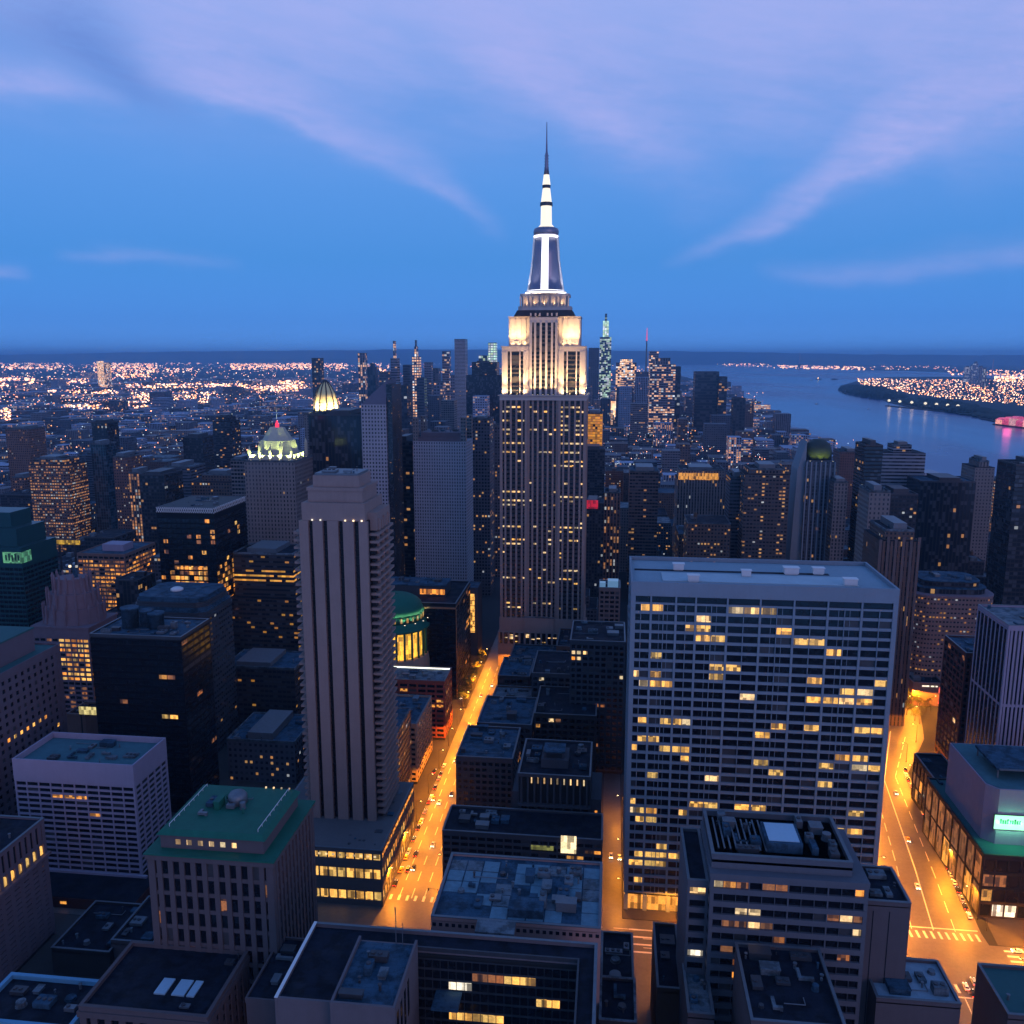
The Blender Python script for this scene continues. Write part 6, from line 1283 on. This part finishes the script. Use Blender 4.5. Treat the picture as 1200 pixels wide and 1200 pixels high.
for a in [(0, 75, 424, 433, 150), (84, 190, 420.5, 423.5, 120), (110, 185, 424, 436, 330), (0, 40, 443, 453, 130), (60, 100, 444, 449, 50), (135, 176, 437, 443, 60), (195, 300, 419.5, 426, 150), (270, 365, 426, 433, 330), (195, 225, 432, 437, 40), (148, 280, 449.5, 454, 200), (280, 362, 450, 457, 130), (55, 140, 457, 461, 70), (305, 355, 446, 458, 200), (198, 255, 459, 472, 90), (375, 408, 424, 432, 90), (300, 345, 413.8, 416.5, 40), (395, 430, 414, 417, 40), (430, 456, 422, 436, 70), (155, 176, 460, 478, 70), (75, 130, 474, 480, 60), (128, 152, 470, 476, 60), (0, 12, 478, 492, 40), (340, 362, 424, 429, 60)]: band(*a)
band(0, 460, 426, 474, 700, (0, 1, 1, 2), (.3, .8)); band(0, 460, 422, 470, 800, (0, 1, 2, 3, 3), (.35, .9)); band(0, 600, 465, 560, 900, (1, 2, 3, 3, 3, 3), (.35, .85)); band(690, 900, 460, 560, 650, (1, 2, 3, 3, 3), (.35, .85)); band(440, 590, 425, 490, 300, (1, 2, 3, 3, 4), (.4, 1.0)); band(900, 1010, 515, 570, 120, (1, 2, 3, 3), (.35, .8)); band(700, 760, 428, 475, 160, (0, 1, 1, 2), (.5, 1.2))
band(840, 905, 424.5, 428, 60, (0, 1), (.5, 1), 2); band(905, 1014, 427.5, 431, 170, (0, 0, 1), (.6, 1.3), 2.5); band(1020, 1120, 429, 433, 50, (0, 1, 2), (.5, 1)); band(1110, 1200, 433, 439, 110, (0, 1, 2), (.5, 1.2), 1); band(1165, 1200, 441, 447, 90, (0, 0, 2), (.6, 1.4))
for _ in range(1000):
    t_ = rf.random() ** .8; px = 1004 + 200 * t_; lo, hi = 443.5 + 2 * t_, 448 + 30 * t_ ** .7 * (1 if px < 1120 else .95); py = lo + (hi - lo) * (int(rf.random() * 14) + .5 * rf.random()) / 14; dot(px, min(py, 475 - max(0, 1120 - px) * .09), rf.uniform(.35, .9), rf.choice((0, 0, 1, 2, 2, 0)))
L.build('distant_city_lights', lc, kind='stuff')
# ================================================================ STREET THINGS
pole_m = plain('lamp_pole', (.06, .06, .06), .5, .6); bulb = glow('lamp_bulb', (1, .62, .22), 14.0, room=False)
pm = MB(); pm.cyl(0, 0, .18, 0, 12.2, 8, r2=.09); pm.cyl(0, 0, .3, 0, .7, 8); pole_me = pm.mesh('pole', pole_m)
pm = MB(); pm.rod((0, 0, 12.1), (1.2, 0, 12.8), .08, 6); pm.rod((1.2, 0, 12.8), (2.6, 0, 12.9), .07, 6); arm_me = pm.mesh('arm', pole_m)
pm = MB(); pm.box(2.2, 3.3, -.22, .22, 12.8, 13.02); head_me = pm.mesh('lamp_head', pole_m)
pm = MB(); pm.box(2.3, 3.2, -.18, .18, 12.68, 12.79); pm.cyl(2.75, 0, .17, 12.56, 12.68, 8); bulb_me = pm.mesh('lamp_bulb', bulb)
LIGHTS = {}
def street_lamp(x, y, rz, label, power=9000, z=.15, group='street lamps along the lit streets'):
    t = empty('street_lamp', label, 'street lamp', (x, y, z), rz, group)
    for n_, me in (('pole', pole_me), ('arm', arm_me), ('lamp_head', head_me), ('lamp_bulb', bulb_me)):
        o = bpy.data.objects.new(n_, me); COL.objects.link(o); o.parent = hd if n_ == 'lamp_bulb' else t; hd = o if n_ == 'lamp_head' else None
    if power not in LIGHTS:
        l = bpy.data.lights.new('lamp_light', 'SPOT'); l.energy = power * .66; l.color = (1, .295, .012); l.shadow_soft_size = .35; l.spot_size = R(166); l.spot_blend = .12; LIGHTS[power] = l
    o = bpy.data.objects.new('lamp_light', LIGHTS[power]); COL.objects.link(o); o.parent = t; o.location = (2.75, 0, 12.2)
nth = ['first', 'second', 'third', 'fourth', 'fifth', 'sixth', 'seventh', 'eighth', 'ninth', 'tenth', 'eleventh', 'twelfth', 'thirteenth', 'fourteenth']
for k in range(11):
    y = 372 + k * 32; P_ = 65000
    street_lamp(AVL - 1.0, y, 0, f'lamp on the left kerb of the left avenue, {nth[k]} from the near end', P_); street_lamp(AVR + 1.0, y + 14, math.pi, f'lamp on the right kerb of the left avenue, {nth[k]} from the near end', P_)
def onpoly(P, y):
    for (a, b) in zip(P, P[1:]):
        if a[1] <= y <= b[1]: return a[0] + (b[0] - a[0]) * (y - a[1]) / (b[1] - a[1])
for k in range(10):
    y = 378 + k * 31
    street_lamp(onpoly(bl, y) - .8, y, -.15, f'lamp on the left kerb of the wide right avenue, {nth[k]} past the crossing', 95000); street_lamp(onpoly(br, y) + 1, y + 10, math.pi - .15, f'lamp on the right kerb of the wide right avenue, {nth[k]} past the crossing', 95000)
for k, y in enumerate((246, 276, 306)): street_lamp(onpoly(br, y) + 1, y, math.pi, f'street lamp on the wide avenue before the crossing, {nth[k]} from the bottom', 80000)
for k, x in enumerate((34, 62, 90, 112)): street_lamp(x, 365, -math.pi / 2, f'street lamp at the foot of the pale slab, {nth[k]} from the left', 60000)
for k, x in enumerate((186, 216, 246, 276)): street_lamp(x, 365.5, -math.pi / 2, f'lamp on the cross street by the black corner building, {nth[k]} from the left', 90000)
for k, x in enumerate((46, 100, 190, 230)): street_lamp(x, 336.6, math.pi / 2, f'street lamp on the near side of the cross street, {nth[k]} from the left', 70000)
for k, (x, y) in enumerate(((120, 367), (120, 335), (172, 337))): street_lamp(x, y, (-.8, .8, 2.4)[k], f'lamp on a corner of the wide crossing, {nth[k]} of three', 120000)
for k, y in enumerate((300, 324)): street_lamp(30, y, math.pi, f'street lamp in the narrow side street, {nth[k]} from the bottom', 16000)
for k, y in enumerate((376, 410, 455)): street_lamp(9.8, y, math.pi, f'lamp in the narrow lane beside the pale slab, {nth[k]} from the near end', 30000)
for k, p_ in enumerate(((99, 846), (104, 858), (92, 862))): x, y = G(*p_); street_lamp(x, y, 0, f'lamp in the small lit street by the black glass tower, {nth[k]} of three', 45000)
for k, p_ in enumerate(((1055, 805), (1078, 815), (1090, 835), (1060, 835))): x, y = G(*p_); street_lamp(x, y, 0, f'lamp in the square ending the wide avenue, {nth[k]} of four', 80000)

# cars
tyre = plain('tyre_rubber', (.02, .02, .02), .9); cglass = plain('car_glass', (.01, .012, .015), .1, spec=.6, var=.1); hl = glow('headlight', (1, .93, .75), 16.0, room=False); tl = glow('tail_light', (1, .03, .02), 7.0, room=False); chrome = plain('rim_metal', (.5, .5, .5), .3, .8, var=.1)
paints = {'white': plain('white_paint', (.75, .75, .75), .3, var=.08), 'black': plain('black_paint', (.02, .02, .025), .25, var=.1), 'silver': plain('silver_paint', (.42, .43, .45), .3, .5, var=.1), 'yellow': plain('yellow_paint', (.75, .42, .03), .35, var=.1), 'red': plain('red_paint', (.35, .03, .03), .3, var=.1), 'blue': plain('blue_paint', (.05, .10, .25), .3, var=.1)}
def profile(mb, pts, y0, y1, m=0, inset=0.0):
    n = len(pts); V = [(x, y0, z) for x, z in pts] + [(x, y1, z) for x, z in pts]
    mb.idx(V, [(i, (i + 1) % n, n + (i + 1) % n, n + i) for i in range(n)] + [tuple(range(n, 2 * n)), tuple(range(n - 1, -1, -1))], m)
CARME = {}
def car_meshes(colr):
    if colr in CARME: return CARME[colr]
    d = {}; pm = MB()
    profile(pm, [(-2.2, .35), (2.15, .35), (2.3, .55), (2.25, .82), (1.1, .95), (-1.6, .98), (-2.25, .88), (-2.3, .5)], -.9, .9)
    V = [(1.0, -.86, .95), (1.0, .86, .95), (-1.7, .86, .97), (-1.7, -.86, .97), (.25, -.68, 1.42), (.25, .68, 1.42), (-1.15, .68, 1.44), (-1.15, -.68, 1.44)]
    pm.idx(V, [(0, 1, 5, 4), (1, 2, 6, 5), (2, 3, 7, 6), (3, 0, 4, 7), (4, 5, 6, 7), (3, 2, 1, 0)]); d['body'] = pm.mesh('body', paints[colr])
    pm = MB(); q = lambda a, b, c, e: pm.face([a, b, c, e])
    q((.98, -.78, .99), (.98, .78, .99), (.31, .62, 1.40), (.31, -.62, 1.40)); q((-1.69, .76, 1.0), (-1.69, -.76, 1.0), (-1.2, -.6, 1.40), (-1.2, .6, 1.40))
    for s_ in (-1, 1):
        P = [(.78, s_ * .858, 1.02), (-1.45, s_ * .858, 1.02), (-1.05, s_ * .715, 1.38), (.2, s_ * .715, 1.38)]; pm.face(P if s_ > 0 else P[::-1])
    d['glass'] = pm.mesh('window', cglass)
    pm = MB(); pm.rod((0, -.11, 0), (0, .11, 0), .33, 14); d['wheel'] = pm.mesh('wheel', tyre); pm = MB(); pm.rod((0, -.12, 0), (0, .12, 0), .19, 10); d['rim'] = pm.mesh('rim', chrome)
    pm = MB(); pm.box(-.04, .06, -.24, .24, -.11, .11); d['headlight'] = pm.mesh('headlight', hl); pm = MB(); pm.box(-.06, .04, -.26, .26, -.1, .1); d['tail'] = pm.mesh('tail_light', tl)
    CARME[colr] = d; return d
def car(x, y, rz, colr, label, group, z=.14, lit=True):
    d = car_meshes(colr); t = empty('car', label, 'car', (x, y, z), rz, group)
    def add(n_, me, loc=(0, 0, 0)): o = bpy.data.objects.new(n_, me); COL.objects.link(o); o.parent = t; o.location = loc; return o
    add('body', d['body']); add('window', d['glass'])
    for a in (1.4, -1.4):
        for s_ in (-.82, .82):
            wh = add('wheel', d['wheel'], (a, s_, .33)); rm_ = add('rim', d['rim']); rm_.parent = wh
    for s_ in (-.62, .62):
        add('headlight', d['headlight'], (2.28, s_, .68)); add('tail_light', d['tail'], (-2.28, s_, .72))
cn = ['white', 'black', 'silver', 'black', 'white', 'silver', 'red', 'black', 'white', 'yellow', 'silver', 'black', 'blue', 'white', 'black', 'silver', 'white', 'black', 'silver', 'black', 'white', 'black']
for k in range(22):
    y = 384 + k * 6.6 + (k > 10) * 8
    car(onpoly(br, y) - 2.0, y, math.pi / 2 - .13, cn[k], f'{cn[k]} parked car by the wide avenue kerb, {(nth + ["fifteenth", "sixteenth", "seventeenth", "eighteenth", "nineteenth", "twentieth", "twenty first", "twenty second"])[k]} from the crossing', 'cars parked along the wide avenue')
for px, py, c_, lb, rz in ((1132, 1158, 'white', 'white car waiting at the bottom of the wide avenue, left of a second one', 1.5), (1141, 1152, 'silver', 'silver car beside the waiting white one at the bottom of the wide avenue', 1.5), (1140, 1166, 'black', 'black car just behind the two waiting at the bottom of the wide avenue', 1.5), (1192, 1116, 'white', 'white car crossing on the cross street near the right edge', math.pi), (1075, 1040, 'white', 'white car driving up the middle of the wide avenue', -1.7), (508, 937, 'yellow', 'yellow car driving down the left avenue', -1.57), (494, 963, 'white', 'white car with bright headlights on the left avenue', -1.57), (541, 818, 'white', 'white car far up the left avenue', -1.57), (478, 1020, 'black', 'black car at the left kerb near the bottom of the left avenue', 1.57), (487, 1002, 'black', 'second black car at the left kerb of the left avenue', 1.57), (509, 905, 'black', 'black car in the middle of the left avenue', 1.57), (716, 1004, 'white', 'car with headlights on in the narrow lane, left one', -1.57), (726, 1006, 'white', 'car with headlights on in the narrow lane, right one', -1.57), (1050, 930, 'silver', 'silver car far up the wide avenue', -1.7), (1064, 985, 'yellow', 'yellow car in the left lane of the wide avenue', -1.7)):
    x, y = G(px, py); car(x, y, rz, c_, lb, 'cars on the road', z=.1)

ct = ['black', 'silver', 'yellow', 'white', 'black', 'yellow', 'blue', 'silver', 'black', 'white', 'yellow', 'black', 'red', 'silver']
for k in range(14):
    car(AVL + 1.6, 378 + k * 9.5 + (k % 3) * 2, math.pi / 2, ct[(k * 5) % 14], f'{ct[(k * 5) % 14]} parked car along the left kerb of the left avenue, {nth[k]} from the near end', 'cars parked along the left avenue', z=.1)
    car((-95.5, -90, -84.5)[k % 3], 392 + k * 19 + (k % 4) * 3, -math.pi / 2, ct[k], f'{ct[k]} car driving on the left avenue, {nth[k]} up from the crossing', 'cars driving on the left avenue', z=.1)
for k in range(8):
    car(24 + k * 11 + (k % 3) * 3, (343, 348.5, 354)[k % 3], math.pi, ct[13 - k], f'{ct[13 - k]} car on the cross street before the pale slab, {nth[k]} from the left', 'cars on the cross street', z=.12)
sigm = plain('signal_case', (.03, .03, .02), .6); green_l = glow('signal_green', (.1, 1, .45), 5.0, room=False); red_l = glow('signal_red', (1, .05, .03), 5.0, room=False)
for k, (x, y, rz, lb) in enumerate(((126, 373, 0, 'traffic signal on the corner of the pale slab'), (172, 374, math.pi, 'traffic signal before the black corner building'), (171, 336, math.pi, 'traffic signal on the near right corner of the wide crossing'), (-78, 367, math.pi, 'traffic signal at the near end of the left avenue'), (119, 334, 0, 'traffic signal on the near left corner of the wide crossing'))):
    t = empty('traffic_signal', lb, 'traffic signal', (x, y, .16), rz, 'traffic signals at the crossings')
    m = MB(); m.cyl(0, 0, .14, 0, 6.4, 8); m.rod((0, 0, 6.2), (4.6, 0, 6.5), .08, 6); m.build('pole', pole_m, t)
    m = MB(); m.box(4.2, 4.7, -.25, .25, 5.3, 6.4); sc_ = m.build('signal_head', sigm, t); m = MB(); m.rod((4.45, -.33, 5.55 if k % 2 else 6.1), (4.45, -.26, 5.55 if k % 2 else 6.1), .17, 10); m.build('lamp', green_l if k % 2 else red_l, sc_)

# trees
leaf = plain('tree_leaf', (.07, .085, .025), .7, var=.5, scale=.6); bark = plain('tree_bark', (.06, .045, .035), .9)
def tree_mesh(seed):
    rd = random.Random(seed); t = MB(); t.cyl(0, 0, .24, 0, 3.2, 7, r2=.15)
    tips = []
    for k in range(6):
        a = k * 1.05 + rd.uniform(-.3, .3); e = (math.cos(a) * rd.uniform(1.2, 2.2), math.sin(a) * rd.uniform(1.2, 2.2), rd.uniform(4.6, 6.8)); t.rod((0, 0, 2.9 + .1 * k), e, .07, 5); tips.append(Vector(e))
    tips.append(Vector((0, 0, 7.2))); c = MB()
    for q in tips:
        for _ in range(75):
            p = q + Vector((rd.gauss(0, .75), rd.gauss(0, .75), rd.gauss(0, .6))); u = Vector((rd.gauss(0, 1), rd.gauss(0, 1), rd.gauss(0, .6))).normalized() * rd.uniform(.22, .42); v = u.orthogonal().normalized() * rd.uniform(.18, .32)
            c.face([p - u, p - v * .8, p + u, p + v * .8])
    return t.mesh('trunk', bark), c.mesh('crown', leaf)
TM = [tree_mesh(s_) for s_ in (1, 2, 3)]
def tree(x, y, s_, label, group):
    t = empty('street_tree', label, 'tree', (x, y, .15), rf.uniform(0, 6), group); t.scale = (s_, s_, s_); a, c = rf.choice(TM)
    for n_, me in (('trunk', a), ('crown', c)): o = bpy.data.objects.new(n_, me); COL.objects.link(o); o.parent = t
for k in range(8): tree(AVL - 3.2, 600 + k * 13, rf.uniform(1.2, 1.7), f'leafy tree on the left of the far avenue end, {nth[k]} of its row', 'trees at the far end of the left avenue')
for k in range(5): tree(AVR + 3, 640 + k * 13, rf.uniform(1.1, 1.5), f'leafy street tree on the right of the far avenue end, {nth[k]} of its row', 'trees at the far end of the left avenue')
for k, p_ in enumerate(((1060, 822), (1062.5, 838), (1068, 828), (1072, 845), (1077, 832), (1085, 836), (1088, 826))): x, y = G(*p_); tree(x, y, rf.uniform(1.1, 1.5), f'small leafy tree in the lit square up the wide avenue, {nth[k]} from the left', 'trees in the square')
for k in range(5): tree(124 + k * 3.6 * .9 - 2, 380 + k * 12, rf.uniform(.8, 1.1), f'small tree on the pavement beside the pale slab, {nth[k]} from the crossing', 'trees beside the pale slab')

# the bay: wooded point, pier lamps, pink lit pier, boats and shore towers
wd = MB(); rw = random.Random(9)
def woods(P0, n, hmax, spread):
    for _ in range(n):
        t_ = rw.random(); px = P0[0][0] + (P0[1][0] - P0[0][0]) * t_; py = P0[0][1] + (P0[1][1] - P0[0][1]) * t_ + rw.uniform(-spread, spread) * math.sin(math.pi * min(1, t_ * .9 + .1))
        x, y = G(px, py); r_ = rw.uniform(14, 30); hh = hmax * rw.uniform(.6, 1) * (.45 + .55 * math.sin(math.pi * t_))
        wd.lathe(x, y, [(r_ * .8, 0), (r_, hh * .5), (r_ * .7, hh * .85), (r_ * .2, hh)], 7, smooth=False)
woods(((986, 457), (1062, 468)), 330, 52, 4.5); woods(((1052, 470), (1180, 488)), 330, 30, 5); woods(((1120, 484), (1330, 512)), 160, 22, 3)
wd.build('woods', plain('woods_leaf', (.018, .03, .022), .9, var=.5, scale=.02), kind='stuff')
pl_ = glow('pier_lamp_glass', (1, .86, .6), 1.3, room=False)
for k, px in enumerate((1041.5, 1054, 1068, 1084, 1097, 1110, 1122)):
    x, y = G(px, 472 + (px - 1041) * .085 + 3); t = empty('pier_lamp', f'tall bright lamp on the far pier, {nth[k]} from the left', 'lamp', (x, y, -1), 0, 'lamps on the far pier')
    m = MB(); m.cyl(0, 0, 1.2, 0, 22, 6); m.build('pole', pole_m, t); m = MB(); m.lathe(0, 0, [(1, 20), (7, 23), (8, 27), (5, 31), (1, 33)], 10); m.build('lamp_globe', pl_, t); l = bpy.data.lights.new('pier_light', 'POINT'); l.energy = 8e3; l.color = (1, .7, .4); l.shadow_soft_size = 8; o = bpy.data.objects.new('pier_light', l); COL.objects.link(o); o.parent = t; o.location = (0, -14, 27)
(x0, y0), (x1, y1) = G(1040, 475.5), G(1128, 484.5); a = math.atan2(y1 - y0, x1 - x0); t = empty('pier', 'long low pier carrying the bright lamps on the far bank', 'pier', (x0, y0, -2), a)
m = MB(); m.box(0, math.hypot(x1 - x0, y1 - y0), -14, 8, .2, 4); m.build('deck', MATS['pavement_concrete'], t)
for k in range(8): m = MB(); q = (k + .5) / 8 * math.hypot(x1 - x0, y1 - y0); m.cyl(q, -10, 2.5, -6, .19, 8); m.build('pile', bark, t)
x0, y0 = G(1166, 497); x1, y1 = G(1215, 503); a = math.atan2(y1 - y0, x1 - x0); Lp = math.hypot(x1 - x0, y1 - y0); t = empty('pier_building', 'pink lit pier building glowing at the right edge of the bay', 'pier building', (x0, y0, -2), a)
pk = glow('pink_pier_light', (1, .10, .30), .9, lo=.35); pk2 = glow('pink_white_light', (1, .5, .55), 1.1, lo=.4)
m = MB(); m.box(0, Lp, -10, 60, .2, 4); m.build('deck', bark, t)
for k in range(6): m = MB(); m.box(Lp * k / 6 + 1, Lp * (k + 1) / 6 - 2, 0, 40, 4.1, 20 + (k * 7) % 5 * 2.5); m.build('lit_hall', pk if k % 2 else pk2, t); m = MB(); m.solid([(Lp * k / 6, -1), (Lp * (k + 1) / 6, -1), (Lp * (k + 1) / 6, 41), (Lp * k / 6, 41)], 20.2 + (k * 7) % 5 * 2.5, 28 + (k * 7) % 5 * 2.5, 0, [(Lp * k / 6 + 6, 12), (Lp * (k + 1) / 6 - 6, 12), (Lp * (k + 1) / 6 - 6, 30), (Lp * k / 6 + 6, 30)]); m.build('roof', pk, t)
l = bpy.data.lights.new('pier_glow', 'POINT'); l.energy = 4e4; l.color = (1, .1, .3); l.shadow_soft_size = 15; o = bpy.data.objects.new('pier_glow', l); COL.objects.link(o); o.parent = t; o.location = (Lp / 2, -30, 24)
sh_w = facade_mat('shore_tower_face', (.35, .36, .42), .7, .6, .5, (.8, .85, 1), .9, row=.2, cool=.6)
for k, (px, top, w_) in enumerate(((1132.5, 429, 4.5), (1138, 427.5, 3.5), (1142, 424, 4), (1148.5, 429, 5), (1153, 431, 3.5))):
    x, y = G(px, 448 + (px - 1132) * .3); zt_ = HIT(px, top, y)[1]; wm_ = w_ * y / F; t = empty('shore_tower', f'white lit tower on the far bank, {nth[k]} from the left', 'tower', (x, y, 2), 0, 'towers on the far bank')
    m = MB(); m.box(-wm_ / 2, wm_ / 2, 0, wm_, 0, zt_ * .92, cell=(14, 16)); m.build('wall', sh_w, t); m = MB(); m.box(-wm_ * .3, wm_ * .3, wm_ * .2, wm_ * .8, zt_ * .92, zt_); m.build('top', metal_grey, t)
for px, py, top, lb in ((1161, 456, 421, 'thin pinkish mast standing on the far bank right of the white towers'), (936.5, 432, 413.5, 'thin pale monument rising from the far shore across the bay')):
    x, y = G(px, py); zt_ = HIT(px, top, y)[1]; t = empty('mast' if px > 1000 else 'monument', lb, 'mast' if px > 1000 else 'monument', (x, y, 0)); r_ = y / F * .9
    m = MB(); m.cyl(0, 0, r_ * 1.6, 0, zt_ * .3, 6); m.build('base', MATS['far_land'], t); m = MB(); m.cyl(0, 0, r_, zt_ * .3, zt_, 6, r2=r_ * .35); m.build('shaft', plain('pink_steel' if px > 1000 else 'pale_monument', (.5, .35, .45), .6), t)
hullm = plain('hull_paint', (.05, .05, .06), .6); cabm = plain('cabin_paint', (.5, .5, .5), .6)
for k, (px, py, s_, lb) in enumerate(((959.5, 444.6, 7, 'ferry with a bright amber light out on the bay'), (978, 445, 8, 'dark barge out on the bay right of the lit ferry'), (951, 445.5, 4, 'small boat left of the lit ferry on the bay'), (957, 473.5, 4, 'small boat alone in the middle of the near water'), (1018, 479.5, 3, 'tiny boat on the near water before the pier lamps'))):
    x, y = G(px, py, -2); Lb = s_ * y / F; t = empty('boat', lb, 'boat', (x, y, -2), rw.uniform(-.3, .3), 'boats on the bay')
    P = [(-.5, -.12), (.3, -.12), (.5, 0), (.3, .12), (-.5, .12)]; m = MB(); m.solid([(a * Lb, b_ * Lb) for a, b_ in P], -.5, Lb * .09); m.build('hull', hullm, t); m = MB(); m.box(-.35 * Lb, .12 * Lb, -.08 * Lb, .08 * Lb, Lb * .09, Lb * .17); m.build('cabin', cabm if k != 1 else hullm, t)
    if k != 1: m = MB(); m.cyl(-.1 * Lb, 0, Lb * .03, Lb * .17, Lb * .28, 6); m.build('lamp', bulb if k == 0 else lit_white, t)
